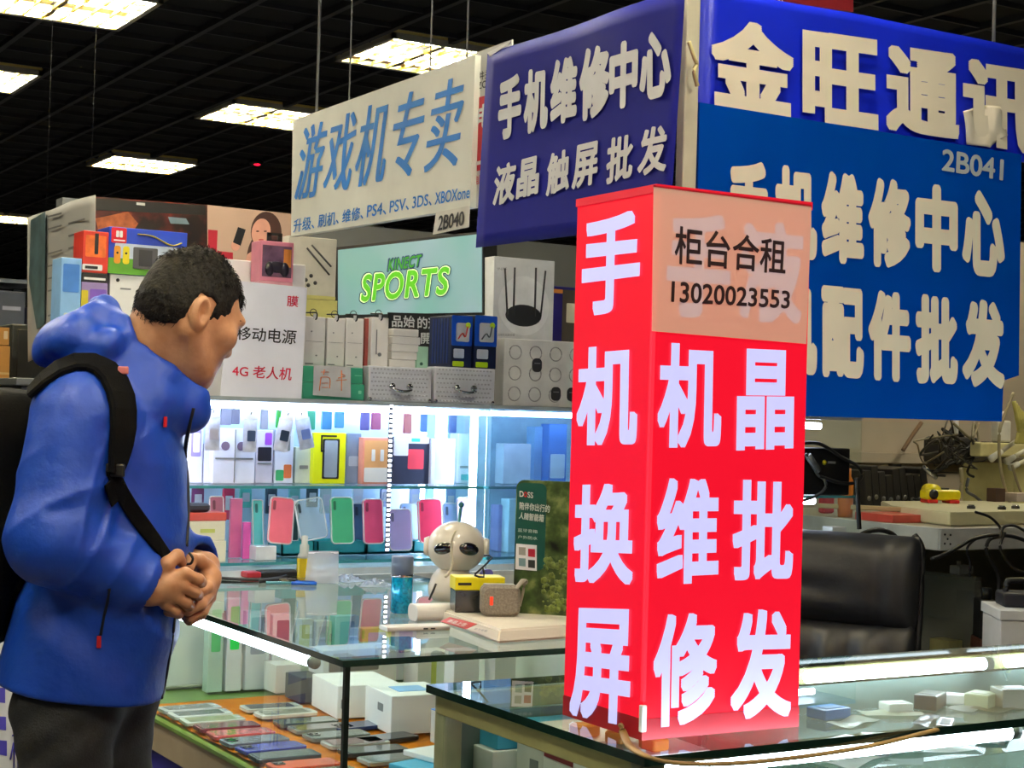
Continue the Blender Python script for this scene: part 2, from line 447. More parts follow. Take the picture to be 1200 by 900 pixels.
m = MB(); V, F = cloth([(571, 63), (684, 25), (798, -15)], [(555, 290), (670, 276), (783, 262)], P, .002); m.raw(V, F, 0, True)
m.build('banner_sheet', mat('navy_cloth', (14, 20, 128), .6, noise=.08, scale=4, bump=.10, bscale=7, spec=.15), r)
LTR = mat('banner_letter_white', (206, 208, 210), .5, noise=.04)
m = MB()
for ch, qd in zip('手机维修中心', ([(585, 92), (612, 85), (611, 158), (584, 166)], [(615, 83), (644, 77), (642, 150), (614, 159)], [(646, 72), (678, 63), (676, 141), (645, 148)], [(680, 58), (716, 50), (714, 133), (679, 144)], [(715, 53), (749, 43), (747, 122), (714, 132)], [(750, 41), (787, 32), (787, 110), (750, 121)])):
    letter(m, ch, qd, P, NX, .052)
m.build('heading_lettering', LTR, r)
m = MB()
for ch, qd in zip('液晶触屏批发', ([(582, 194), (606, 188), (603, 235), (577, 243)], [(608, 188), (634, 181), (631, 227), (605, 234)], [(643, 181), (669, 173), (667, 222), (640, 231)], [(674, 171), (703, 164), (700, 215), (670, 223)], [(713, 163), (744, 155), (741, 208), (710, 217)], [(750, 152), (784, 144), (781, 200), (747, 208)])):
    letter(m, ch, qd, P, NX, .035)
m.build('second_row_lettering', LTR, r)
m = MB(); quad_slab(m, [(571, 62), (600, 46), (598, 50), (574, 66)], on(x=XD-.001), (.0015, 0, 0)); m.build('torn_corner', WHITE, r)
# pole between the two banners
r = thing('banner_post', 'pale upright post between the dark blue banner and the big blue shop sign', 'post', at(797, 186, x=1.80))
a = at(797, 190, x=1.80); m = MB(); m.box(a[0]-.002, a[0]+.03, a[1]-.012, a[1]+.012, a[2]-.35, CEIL, .003); m.build('upright', mat('post_cream', (188, 184, 160), .5), r)
b = at(811, 190, x=1.84); m = MB(); m.cyl((b[0], b[1], a[2]-.3), (b[0], b[1], CEIL), .005, n=8); m.build('side_rod', mat('rod_red_brown', (96, 28, 26), .5), r)
c = at(806, 70, x=1.80); m = MB(); m.tube([c+np.array([-.01, -.015, .03]), c+np.array([0, -.02, 0]), c+np.array([.01, -.015, -.01]), c+np.array([0, -.02, -.025]), c+np.array([.012, -.016, -.05])], .004); m.build('cord_knot', mat('cord_cream', (196, 186, 130), .7), r)

# big shop sign 2B041 along the front of the right stall
YS = 2.42; P = on(y=YS); PF = on(y=YS-.012)
r = thing('shop_sign', 'large blue shop sign with cream characters above the leather chair', 'sign', at(1000, 490, y=YS))
m = MB(); V, F = cloth([(822, -14), (1010, 16), (1110, 38), (1212, 58)], [(818, 128), (1010, 158), (1110, 174), (1212, 192)], P, .003, n=26, wav=.003, nrm=NY); m.raw(V, F, 0, True)
m.build('upper_banner', mat('royal_blue_cloth', (20, 40, 205), .3, noise=.12, scale=4, bump=.12, bscale=9), r)
m = MB(); m.slab([PF(*q) for q in [(820, 120), (1197, 181), (1194, 440), (1176, 446), (1174, 494), (812, 484)]], (0, .006, 0)); lp = m.build('lower_panel', mat('panel_blue', (0, 62, 158), .22, noise=.08, scale=5, bump=.03, bscale=3), r)
CREAM = mat('cream_vinyl', (222, 212, 190), .4, noise=.05, scale=8)
m = MB()
for ch, qd in zip('金旺通讯', ([(833, 18), (930, 34), (930, 138), (833, 123)], [(940, 34), (1029, 47), (1029, 153), (940, 140)], [(1038, 51), (1124, 64), (1124, 166), (1038, 152)], [(1128, 67), (1212, 80), (1212, 182), (1128, 168)])):
    letter(m, ch, qd, on(y=YS-.006), NY, -.042, lift=.001)
m.build('heading_lettering', CREAM, r)
m = MB(); letter(m, '2B041', [(1104, 174), (1176, 187), (1175, 212), (1103, 200)], PF, NY, .025); m.build('stall_number', mat('number_grey', (170, 178, 182), .4), r)
m = MB()
for k, ch in enumerate('手机维修中心'):
    u = 852+k*55; w = 50; t = lambda x: 185+(x-852)*.128; b = lambda x: 297+(x-852)*.09
    letter(m, ch, [(u, t(u)), (u+w, t(u+w)), (u+w, b(u+w)), (u, b(u))], PF, NY, .056)
m.build('second_row_lettering', CREAM, r)
m = MB()
for k, ch in enumerate('手机配件批发'):
    u = 852+k*55; w = 50; t = lambda x: 324+(x-852)*.09; b = lambda x: 434+(x-852)*.068
    letter(m, ch, [(u, t(u)), (u+w, t(u+w)), (u+w, b(u+w)), (u, b(u))], PF, NY, .056)
m.build('third_row_lettering', CREAM, r)
m = MB(); V, F = cloth([(1130, 130), (1160, 122), (1186, 128)], [(1140, 168), (1165, 172), (1184, 158)], on(y=YS-.02), .002, n=8, wav=.012, nrm=NY); m.raw(V, F, 0, True); m.build('peeling_flap', CREAM, r)
m = MB(); m.slab([at(u, v, y=YS+.02) for u, v in [(818, -20), (1000, -4), (1000, 14), (818, -6)]], (0, .01, 0)); m.build('top_strip', mat('dark_red', (120, 20, 26), .5), r)
m = MB(); letter(m, 'H3C', [(901, -7), (923, -4), (923, 7), (901, 4)], on(y=YS+.018), NY, .01); m.build('strip_lettering', CREAM, r)
m = MB()
for u in (840, 1165):
    a = at(u, 20, y=YS+.03); m.cyl((a[0], a[1], a[2]-.2), (a[0], a[1], CEIL), .004, n=6)
m.build('hanging_wire', mat('wire_grey', (120, 120, 118), .5), r)

# ================================================================ red light box on the right counter
cx0 = at(752, 868, z=.9); ang = math.radians(-1.0)
EX = np.array([math.cos(ang), math.sin(ang), 0]); EYV = np.array([-math.sin(ang), math.cos(ang), 0])
W, D, HB = .285, .212, .788
r = thing('light_box', 'tall glowing red light box with white characters standing on the glass counter', 'light box', cx0+EX*W/2+EYV*D/2)
M0 = Matrix(((EX[0], EYV[0], 0, cx0[0]), (EX[1], EYV[1], 0, cx0[1]), (0, 0, 1, .9), (0, 0, 0, 1)))
REDP = emis('lit_red_panel', (236, 14, 42), .92, base=(150, 10, 26), rough=.35)
bh = .030
m = MB(); m.box(0, W, 0, D, 0, bh, mtx=M0); m.build('fade_band', mat('unlit_red', (170, 10, 30), .4), r)  # non-emitting band stands in for the glow dying out at the foot
m = MB(); m.box(.001, W-.001, .001, D-.001, bh, HB-.012, mtx=M0); m.build('lit_body', REDP, r)
m = MB(); m.box(-.001, W+.001, -.001, D+.001, HB-.012, HB, mtx=M0); m.build('top_cap', emis('cap_red', (205, 20, 44), .5), r)
m = MB()
m.box(-.0015, .004, -.0015, .004, .055, HB-.012, mtx=M0); m.build('corner_seam', emis('seam_red', (255, 40, 60), .9), r)
m = MB(); m.box(-.003, .006, -.003, .005, .012, .05, .0015, mtx=M0); m.build('white_corner_tape', WHITE, r)
nR = -EYV; nL = -EX
def pl(n, p0): 
    def f(u, v):
        q = RW @ _d(u, v); return EYE + q*(np.dot(n, p0-EYE)/np.dot(n, q))
    return f
PR = pl(nR, cx0); PL = pl(nL, cx0)
LET = emis('lit_letter', (198, 198, 255), .86, base=(150, 150, 170))
m = MB()
# side characters
for ch, qd in (('手', [(684, 252), (753, 246), (749, 362), (682, 372)]), ('机', [(678, 408), (749, 402), (747, 522), (676, 522)]), ('换', [(675, 568), (745, 566), (742, 686), (672, 682)]), ('屏', [(672, 712), (742, 714), (738, 852), (668, 838)])):
    letter(m, ch, qd, PL, nL, -.030)
m.build('side_lettering', LET, r)
m = MB()
for ch, qd in (('机', [(772, 401), (846, 405), (844, 524), (769, 525)]), ('维', [(770, 560), (843, 561), (841, 682), (768, 686)]), ('修', [(766, 719), (841, 718), (838, 846), (764, 853)]), ('晶', [(864, 408), (931, 411), (929, 526), (862, 528)]), ('批', [(859, 562), (931, 563), (928, 680), (857, 680)]), ('发', [(857, 714), (929, 714), (926, 839), (855, 844)]), ('手', [(783, 244), (857, 254), (854, 374), (779, 371)]), ('液', [(868, 256), (942, 264), (938, 380), (864, 376)])):
    letter(m, ch, qd, PR, nR, -.030)
m.build('front_lettering', LET, r)
PRo = pl(nR, cx0+nR*.003)
m = MB(); m.slab([PRo(*q) for q in [(766, 219), (951, 242), (945, 403), (764, 388)]], (-nR*.0006).tolist()); pp = m.build('paper_notice', film('thin_paper', (252, 216, 196), .64, .7), r)
m = MB(); letter(m, '柜台合租', [(791, 264), (922, 281), (920, 322), (790, 309)], PRo, nR, .015, lift=.0006); letter(m, '13020023553', [(787, 329), (926, 341), (925, 362), (786, 354)], PRo, nR, .02, lift=.0006); m.build('notice_lettering', mat('notice_ink', (44, 14, 20), .6, noise=0), pp)
m = MB(); m.slab([PRo(*q) for q in [(766, 217), (951, 240), (951, 243), (766, 220)]], (-nR*.0012).tolist()); m.build('red_top_tape', mat('tape_red', (200, 16, 40), .4), r)
# ================================================================ left glass counter
OLIVE = mat('olive_trim', (150, 150, 98), .45, noise=.12, scale=12)
BEIGE = mat('beige_board', (150, 136, 112), .6, noise=.10, scale=10)
BLUEP = mat('blue_skirt', (40, 36, 140), .6, noise=.10)
INSIDE = mat('counter_lining', (216, 220, 212), .5, noise=.05)
ZT = .9
XL0, XL1, YL0, YL1 = 1.262, 2.12, 2.672, 4.07
r = thing('glass_counter', 'long glass display counter with an orange lined tray of mobile phones', 'counter', ((XL0+XL1)/2, (YL0+YL1)/2, 0))
def glass_top(x0, x1, y0, y1, z, th, parent, name='glass_top'):
    m = MB(); m.box(x0, x1, y0, y1, z-th, z)
    bm = m.bm; bm.faces.ensure_lookup_table()
    for f in bm.faces:
        f.normal_update()
        f.material_index = 0 if abs(f.normal.z) > .5 else 1
    return m.build(name, [GLASS, GREENEDGE], parent)
glass_top(XL0, XL1, YL0, YL1, ZT, .012, r)
ZTR = .615
m = MB(); m.box(XL0+.012, XL0+.018, YL0+.014, YL1, ZTR+.005, ZT-.013); m.build('side_pane', GLASS, r)
m = MB(); m.box(XL0+.02, XL1-.01, YL0+.012, YL0+.018, ZTR+.005, ZT-.013); m.build('front_pane', GLASS, r)
m = MB(); m.box(XL0+.01, XL0+.02, YL0+.010, YL0+.02, .1, ZT-.012); m.build('corner_post', mat('post_dark_steel', (52, 60, 56), .25, .7), r)
m = MB(); m.box(XL0+.004, XL1, YL0+.004, YL1, ZTR-.008, ZTR); m.build('tray_shelf', mat('shelf_edge_green', (104, 138, 60), .3, noise=.1), r)
m = MB(); m.box(XL0+.012, XL1, YL0+.012, YL1, .535, ZTR-.008); m.build('beige_fascia', BEIGE, r)
m = MB(); m.box(XL0+.03, XL1, YL0+.03, YL1, 0, .535); m.build('base_cabinet', BLUEP, r)
m = MB(); m.box(XL1-.012, XL1-.002, YL0+.02, YL1, ZTR, ZT-.013); m.build('back_board', INSIDE, r)
def led(p0, p1, parent, name='led_tube', rad=.011, mm=None):
    m = MB(); m.cyl(p0, p1, rad, n=12); return m.build(name, mm or LEDTUBE, parent)
led((XL0+.028, 2.885, .868), (XL0+.028, 3.95, .868), r)
m = MB(); m.box(XL0+.020, XL0+.044, 2.875, 3.96, .880, .8875); m.build('led_holder', mat('led_holder_grey', (150, 152, 150), .4), r)
for yy in (2.868, 3.962):
    m = MB(); m.cyl((XL0+.028, yy-.012, .868), (XL0+.028, yy+.002, .868), .0125, n=12); m.build('led_end_cap', mat('led_cap', (176, 182, 176), .3), r)
# orange lining cloth
OR = mat('orange_satin', (255, 150, 0), .5, noise=.12, scale=7, bump=.25, bscale=14)
V = []; F = []; nx, ny = 40, 70
for j in range(ny+1):
    for i in range(nx+1):
        x = XL0+.022+(1.93-XL0)*i/nx; y = YL0+.03+(3.83-YL0)*j/ny
        z = ZTR+.0035+.0025*(math.sin(27*x+9*math.sin(7*y))*math.sin(31*y+4*x)+1)
        V.append((x, y, z))
for j in range(ny):
    for i in range(nx): k = j*(nx+1)+i; F.append((k, k+1, k+nx+2, k+nx+1))
m = MB(); m.raw(V, F, 0, True); bmesh.ops.solidify(m.bm, geom=m.bm.faces[:], thickness=.002)
oc = m.build('tray_cloth', OR); tag(oc, 'wrinkled orange cloth lining the tray under the mobile phones', 'cloth')

# phones lying on the cloth: (pixel centre, length axis angle, colours)
ZP = ZTR+.011
def phone(u, v, col, label, w=.066, l=.144, rot=0.0, kind='slab', screen=(24, 26, 30), group='phones laid out in the counter', dz=0.0, th=.009):
    p = at(u, v, z=ZP+dz)
    o = thing('mobile_phone', label, 'phone', (0, 0, 0), group)
    key = 'phone_%d_%d_%d' % col
    m = MB(); m.rbox(-l/2, l/2, -w/2, w/2, 0, th, .010, axis='z', edge=.0012); m.build('phone_body', mat(key, col, .25, .1, noise=.04, coat=.5), o)
    if kind in ('screen', 'dummy'):
        m = MB(); m.rbox(-l/2+.008, l/2-.012, -w/2+.004, w/2-.004, th-.0002, th+.0006, .005, axis='z'); m.build('phone_screen', mat('screen_%d_%d_%d' % screen, screen, .12, noise=.15, scale=30, coat=.6), o)
    if kind == 'back':
        m = MB(); m.rbox(-l/2+.010, -l/2+.034, w/2-.036, w/2-.008, th-.0002, th+.0016, .005, axis='z'); c = m.build('camera_bump', mat('camera_black', (14, 14, 18), .12, coat=.8), o)
        for q in range(2):
            m = MB(); m.cyl((-l/2+.016+.012*q, w/2-.022, th+.0012), (-l/2+.016+.012*q, w/2-.022, th+.0026), .0042, n=12); m.build('camera_lens', mat('lens_glass', (6, 8, 20), .05, coat=1), c)
    if kind == 'frame':
        m = MB(); m.rbox(-l/2+.012, l/2-.020, -w/2+.008, w/2-.008, th-.0002, th+.0006, .003, axis='z'); m.build('phone_screen', mat('screen_%d_%d_%d' % screen, screen, .2, noise=.2, scale=25), o)
        m = MB(); m.cyl((l/2-.010, 0, th-.0002), (l/2-.010, 0, th+.0006), .005, n=14); m.build('home_button', mat('home_button', (150, 152, 150), .3), o)
    o.location = (p[0], p[1], p[2]); o.rotation_euler = (0, 0, rot)
    return o
# front row beside the glass (positions follow the edge, far to near)
front = [(3.720, (196, 198, 196), 'frame', 'white framed phone far end of the front row beside the glass', (120, 120, 118)),
         (3.640, (205, 206, 200), 'frame', 'white framed phone, second from the far end of the front row', (96, 98, 100)),
         (3.560, (200, 204, 186), 'frame', 'pale framed phone with olive screen in the front row', (136, 140, 108)),
         (3.475, (128, 52, 62), 'screen', 'dark maroon phone in the front row', (118, 62, 70)),
         (3.390, (205, 92, 92), 'screen', 'salmon red phone next to the dark maroon one in the front row', (196, 96, 96)),
         (3.305, (120, 126, 136), 'back', 'silver grey phone between the salmon and blue phones', (0, 0, 0)),
         (3.220, (70, 78, 170), 'back', 'shiny violet blue phone in the front row', (0, 0, 0)),
         (3.135, (62, 74, 84), 'screen', 'slate grey phone between the violet blue and orange red phones', (82, 96, 100)),
         (3.040, (232, 92, 52), 'back', 'orange red phone in the front row', (0, 0, 0)),
         (2.955, (140, 142, 96), 'screen', 'olive phone beside the orange red one', (112, 116, 84)),
         (2.870, (150, 152, 148), 'screen', 'pale grey phone nearest the counter corner post', (176, 178, 172))]
for y, c, k, lab, sc in front:
    o = phone(300, 850, c, lab, kind=k, screen=sc)
    o.location = (1.357+random.uniform(-.004, .004), y, ZP); o.rotation_euler = (random.uniform(-.01, .01), 0, random.uniform(-.05, .05))
second = [(3.66, (190, 194, 184), 'frame', 'white framed phone with dark screen, far end of the second row', (70, 66, 64)),
          (3.575, (206, 208, 200), 'frame', 'white framed phone with glints, second from the far end of the second row', (120, 124, 112)),
          (3.46, (84, 92, 84), 'screen', 'dull grey green phone in the second row', (96, 104, 94)),
          (3.38, (120, 130, 122), 'screen', 'grey phone with a brownish screen in the second row', (92, 74, 68)),
          (3.29, (104, 112, 106), 'back', 'grey glossy phone beside the brownish screen in the second row', (0, 0, 0)),
          (3.20, (176, 178, 172), 'screen', 'silver phone with a wine red screen in the second row', (96, 40, 44)),
          (3.11, (52, 54, 54), 'screen', 'black phone with a bright glint in the second row', (60, 62, 62)),
          (3.02, (150, 158, 152), 'screen', 'pale edged phone with a dim screen behind the corner post', (104, 112, 108))]
for y, c, k, lab, sc in second:
    o = phone(300, 850, c, lab, kind=k, screen=sc)
    o.location = (1.545+random.uniform(-.005, .005), y, ZP); o.rotation_euler = (0, 0, random.uniform(-.07, .03))
o = phone(421, 853, (24, 40, 92), 'glossy dark blue phone right of the corner post', kind='back', rot=.10)
o = phone(452, 868, (26, 30, 40), 'glossy black phone lying in front of the dark blue one', kind='screen', screen=(44, 46, 48), rot=.16)
# boxes at the back of the tray
def carton(b, m_, label, name='carton', cat='box', group=None, bev=.002, rot=0, decals=(), loc=None):
    """card box with optional printed panels: (side, a0, a1, z0, z1, material, part name) in 0..1 of the face"""
    x0, x1, y0, y1, z0, z1 = b
    cx, cy = (x0+x1)/2, (y0+y1)/2; hx, hy, h = (x1-x0)/2, (y1-y0)/2, z1-z0
    if not decals:
        m = MB(); m.box(-hx, hx, -hy, hy, 0, h, bev)
        o = m.build(name, m_); o.location = (cx, cy, z0); tag(o, label, cat, group)
    else:
        o = thing(name, label, cat, (0, 0, 0), group)
        m = MB(); m.box(-hx, hx, -hy, hy, 0, h, bev); m.build('box_body', m_, o)
        for e_i, (side, a0, a1, b0, b1, mm, pn) in enumerate(decals):
            m = MB(); e = .0008+.0005*e_i
            if side == 'f': m.rbox(-hx+2*hx*a0, -hx+2*hx*a1, -hy-e, -hy+e, h*b0, h*b1, min(.004, hx*(a1-a0)*.4, h*(b1-b0)*.2), axis='y')
            elif side == 'l': m.box(-hx-e, -hx+e, -hy+2*hy*a0, -hy+2*hy*a1, h*b0, h*b1)
            elif side == 't': m.box(-hx+2*hx*a0, -hx+2*hx*a1, -hy+2*hy*b0, -hy+2*hy*b1, h-e, h+e)
            elif side == 'c': m.lathe([(a1*hx, 0), (a1*hx, e*2), (0, e*2.2)], (0, 0, 0), 24, mtx=Matrix.Translation((-hx+2*hx*a0, -hy, h*b0)) @ Matrix.Rotation(PI/2, 4, 'X'), smooth=False)
            m.build(pn, mm, o)
        o.location = (cx, cy, z0)
    o.rotation_euler = (0, 0, rot)
    return o
def tb(u, v, w, d, h, dz=0, z=ZTR+.006):
    """footprint of a box whose nearest lower corner shows at pixel u, v"""
    p = at(u, v, z=z+dz); x = min(p[0], 2.10-w); y = min(p[1], 4.05-d)
    return (x, x+w, y, y+d, z+dz, z+dz+h)
PALEB = mat('pale_blue_print', (120, 170, 225), .4)
GREYP = mat('grey_print', (120, 124, 126), .5)
carton((1.64, 1.80, 3.47, 3.66, ZTR+.0125, ZTR+.09), WHITE, 'long white box behind the dark blue phone, left one of the two', 'phone_box', rot=-.10, decals=[('f', .06, .16, .3, .6, GREYP, 'printed_mark')])
carton((1.67, 1.82, 3.25, 3.42, ZTR+.0125, ZTR+.10), WHITE, 'white box with a pale blue oval lid print beside the right counter post', 'phone_box', rot=-.10, decals=[('l', .3, .5, .5, .7, GREYP, 'printed_mark'), ('t', .25, .75, .3, .7, PALEB, 'lid_print')])
carton((1.71, 1.79, 3.08, 3.16, ZTR+.0125, ZTR+.085), OFFW, 'small white box with a bright blue lid behind the right counter post', 'phone_box', decals=[('t', 0, 1, 0, 1, mat('bright_blue', (52, 124, 220), .4), 'blue_lid'), ('f', 0, 1, .85, 1, mat('bright_blue', (52, 124, 220), .4), 'lid_side')])
carton((1.55, 1.60, 3.98, 4.04, ZTR+.006, ZTR+.10), WHITE, 'upright white box at the left of the back row in the phone tray', 'phone_box', decals=[('f', .2, .3, .4, .6, GREYP, 'printed_mark')])
carton((1.605, 1.665, 3.97, 4.03, ZTR+.006, ZTR+.095), mat('lilac_card', (196, 182, 196), .5), 'upright lilac white box beside the upright white one', 'phone_box', decals=[('f', .5, .9, .2, .85, mat('lilac_print', (176, 160, 180), .5), 'front_print')])
carton((1.63, 1.70, 3.85, 3.93, ZTR+.0125, ZTR+.085), OFFW, 'white box right of the lilac box in the phone tray', 'phone_box')
carton((1.635, 1.70, 3.70, 3.80, ZTR+.0125, ZTR+.075), mat('dark_grey_card', (70, 74, 74), .5), 'dark grey box just left of the corner post', 'phone_box')
carton((1.72, 1.93, 3.76, 3.85, ZTR+.006, ZTR+.13), mat('pale_card', (206, 210, 206), .5), 'wide pale box with a dark window strip behind the white boxes', 'accessory_box', decals=[('f', .08, .75, .55, .85, mat('window_grey', (110, 108, 104), .4), 'window_strip')])
carton((1.96, 2.06, 3.70, 3.78, ZTR+.006, ZTR+.12), OFFW, 'pale box with a yellow stripe at the back of the tray', 'accessory_box', decals=[('f', .4, .55, .1, .9, mat('straw_yellow', (190, 190, 90), .5), 'yellow_stripe')])
carton((1.90, 1.97, 3.40, 3.45, ZTR+.006, ZTR+.17), WHITE, 'upright white card box far back below the scale shaped stand', 'accessory_box')
carton((1.99, 2.05, 3.36, 3.41, ZTR+.006, ZTR+.17), OFFW, 'second upright white card box below the scale shaped stand', 'accessory_box')
carton((1.50, 1.66, 2.86, 2.95, ZTR+.0125, ZTR+.03), mat('sky_blue_card', (60, 160, 200), .4), 'flat sky blue packet at the bottom between the two counters', 'packet', rot=.25)
carton((1.56, 1.72, 2.90, 3.0, ZTR+.0305, ZTR+.042), WHITE, 'white sheet of card lying on the sky blue packet', 'card', rot=.2)
# picture frames / stands on the far end of the tray
def stand(u, v, label, w=.09, h=.13, tilt=-.35, rot=.1, col=WHITE, inner=(120, 124, 122)):
    p = at(u, v, z=ZTR+.006); o = thing('phone_holder', label, 'phone frame', (0, 0, 0), 'standing phone frames at the far end of the counter')
    M = Matrix.Rotation(tilt, 4, 'X'); t = .011
    m = MB()
    for q in ((-w/2, -w/2+t, 0, h), (w/2-t, w/2, 0, h), (-w/2, w/2, 0, t), (-w/2, w/2, h-t*1.5, h)): m.box(q[0], q[1], -.004, .004, q[2], q[3], .001, mtx=M)
    m.build('frame_bezel', col, o)
    m = MB(); m.box(-w/2+t, w/2-t, -.001, .002, t, h-t*1.5, mtx=M); m.build('frame_backing', mat('backing_%d' % inner[0], inner, .4, noise=.2, scale=30), o)
    m = MB(); m.box(-.012, .012, -.002, .002, 0, h*.8, mtx=Matrix.Translation((0, h*.55, 0)) @ Matrix.Rotation(.45, 4, 'X')); m.build('prop_leg', col, o)
    o.location = tuple(p); o.rotation_euler = (0, 0, rot)
stand(222, 787, 'white upright phone frame nearest the blue jacket', w=.085, h=.11, inner=(90, 92, 92))
stand(196, 782, 'white empty phone frame half hidden by the blue jacket', w=.07, h=.10, rot=.5, inner=(150, 120, 84))
stand(276, 786, 'tilted phone frame with a dark grey inside under the tube light', w=.12, h=.10, tilt=-.9, rot=-.25, col=OFFW, inner=(84, 90, 88))
p = at(266, 790, z=ZTR+.012)
m = MB(); m.rbox(p[0]-.09, p[0]+.12, p[1]-.03, p[1]+.14, ZTR+.008, ZTR+.016, .02, axis='z'); tag(m.build('tablet', mat('tablet_grey', (104, 110, 106), .3)), 'flat dark grey tablet lying below the tilted phone frame', 'tablet')
p = at(235, 800, z=ZTR+.012)
m = MB(); m.box(p[0]-.20, p[0]+.12, p[1]-.02, p[1]+.22, ZTR+.006, ZTR+.010); tag(m.build('mat_board', mat('mat_pale', (178, 180, 158), .5)), 'pale board lying at the far end of the phone tray', 'board')

# row of packages standing at the far end, seen through the glass top
ROW = [(244, 262, 706, (176, 200, 186), 'pale green grey pouch package at the far end of the counter', (96, 190, 120)), (266, 284, 702, (216, 218, 220), 'white package with a green tag at the far end of the counter', (40, 220, 90)), (288, 316, 716, (206, 210, 214), 'wide silvery package at the far end of the counter', (150, 156, 170)), (319, 343, 720, (220, 222, 222), 'white package with a dark foot print at the far end', (60, 64, 72)), (346, 366, 726, (196, 206, 190), 'pale package under the small yellow bottle at the far end', (190, 196, 90)), (369, 388, 728, (206, 206, 190), 'cream package right of the pale one at the far end', (160, 160, 140)), (392, 420, 722, (170, 190, 220), 'pale blue package at the far end of the counter', (120, 150, 200)), (424, 458, 736, (226, 232, 20), 'yellow edged package standing inside the counter', (206, 208, 220)), (462, 488, 726, (200, 190, 210), 'lilac package standing inside the counter', (150, 110, 190))]
for u0, u1, v0, c, lab, c2 in ROW:
    b = pbox(u0, u1, v0, 800, 3.96, .035, zb=ZTR+.006)
    carton(b, mat('row_%d_%d_%d' % c, c, .35, noise=.06, coat=.3), lab, 'package', group='packages at the far end of the counter', decals=[('f', .2, .8, .45, .92, mat('rowp_%d_%d_%d' % c2, c2, .4, noise=.1), 'front_print')])
# ================================================================ right glass counter
XR0, XR1, YR0, YR1 = 1.283, 3.7, 1.765, 2.39
r = thing('glass_counter', 'nearer glass counter carrying the red light box', 'counter', ((XR0+XR1)/2, (YR0+YR1)/2, 0))
glass_top(XR0, XR1, YR0, YR1, ZT, .013, r)
m = MB(); m.box(XR0+.012, XR0+.018, YR0+.02, YR1-.02, .5, ZT-.04); m.build('side_pane', GLASS, r)
m = MB(); m.box(XR0+.02, XR1-.01, YR0+.012, YR0+.018, .5, ZT-.014); m.build('front_pane', GLASS, r)
for (x, y) in ((XR0+.012, YR1-.045), (XR0+.008, YR0+.01)):
    m = MB(); m.box(x, x+.035, y, y+.035, 0, ZT-.013, .003); m.build('corner_post', mat('post_olive_grey', (150, 154, 120), .4, noise=.15), r)
m = MB(); m.box(XR0+.010, XR0+.022, YR0+.02, YR1-.02, ZT-.046, ZT-.014, .002); m.build('side_trim', OLIVE, r)
m = MB(); m.box(XR0+.02, XR1, YR1-.022, YR1-.008, ZT-.046, ZT-.014, .002); m.build('rear_trim', OLIVE, r)
m = MB(); m.box(XR0+.02, XR1, YR0+.03, YR1-.03, .714, .722); m.build('glass_shelf', glass('shelf_glass', (228, 242, 236), haze=.12), r)
m = MB(); m.box(1.80, XR1, YR0+.06, YR1-.03, .792, .80); m.build('upper_shelf', glass('shelf_glass2', (240, 248, 244), haze=.05), r)
for xx in (1.82, 2.6, 3.4):
    m = MB(); m.box(xx, xx+.012, YR0+.08, YR0+.092, .722, .792); m.box(xx, xx+.012, YR1-.06, YR1-.048, .722, .792); m.build('shelf_support', CHROME, r)
m = MB(); m.box(XR0+.02, XR1, YR0+.02, YR1-.02, .56, .58); m.build('counter_floor', INSIDE, r)
m = MB(); m.box(XR0+.05, XR1, YR1-.02, YR1-.012, .58, ZT-.05); m.build('back_board', mat('teal_grey_lining', (104, 122, 114), .5, noise=.08), r)
m = MB(); m.box(XR0+.02, XR1, YR0+.03, YR1-.02, 0, .56); m.build('base_cabinet', BEIGE, r)
for p0, p1 in (((1.315, YR0+.034, .872), (2.02, YR0+.034, .872)), ((2.075, YR1-.05, .874), (2.55, YR1-.05, .874)), ((2.62, YR1-.05, .874), (3.3, YR1-.05, .874)), ((2.1, YR0+.034, .872), (2.9, YR0+.034, .872))): led(p0, p1, r, rad=.0125)
for xx in (2.03, 2.56):
    yy = YR0+.034 if xx < 2.2 else YR1-.05
    m = MB(); m.cyl((xx-.012, yy, .873), (xx+.008, yy, .873), .0135, n=12); m.build('led_end_cap', mat('led_cap', (176, 182, 176), .3), r)
# tan strap along the counter edge
PLs = pl(nL, cx0+nL*.009)
pts = [PLs(727, 848), PLs(731, 860), at(738, 874, z=.9+.005), at(757, 886, y=1.752), at(790, 894, y=1.752), at(850, 895, y=1.752), at(930, 888, y=1.752), at(1020, 874, y=1.752), at(1098, 855, y=1.752)]
m = MB(); m.tube(pts, .006, n=10, flat=.5); tag(m.build('tan_strap', mat('tan_cord', (150, 122, 70), .6, noise=.2)), 'tan cord trailing from the light box along the counter edge', 'cord')
# contents of the right counter
def rb(u, v, w, d, h, z=.612): return tb(u, v, w, d, h, 0, z)
MAROON = mat('maroon_label', (132, 44, 52), .5)
ZR = .7225
carton((1.40, 1.55, 2.20, 2.285, ZR, .845), OFFW, 'white box standing behind the white one with a maroon label', 'phone_box', decals=[('l', .2, .5, .2, .6, GREYP, 'printed_mark')])
carton((1.385, 1.56, 1.97, 2.185, ZR, .850), WHITE, 'white box with a maroon label on its end in the right counter', 'phone_box', rot=-.06, decals=[('l', .55, .98, .70, .98, MAROON, 'maroon_label'), ('t', .1, .4, .2, .5, GREYP, 'printed_mark')])
carton((1.325, 1.365, 1.98, 2.16, ZR, .785), mat('brown_card', (92, 66, 60), .6), 'small brown box low in the right counter', 'phone_box')
carton((1.36, 1.62, 2.295, 2.36, ZR, .80), mat('pale_card', (206, 210, 206), .5), 'pale box by the olive post of the right counter', 'accessory_box')
carton((1.37, 1.62, 2.297, 2.358, .8005, .838), mat('sky_blue_card', (60, 160, 200), .4), 'sky blue box on the pale box by the olive post', 'accessory_box')
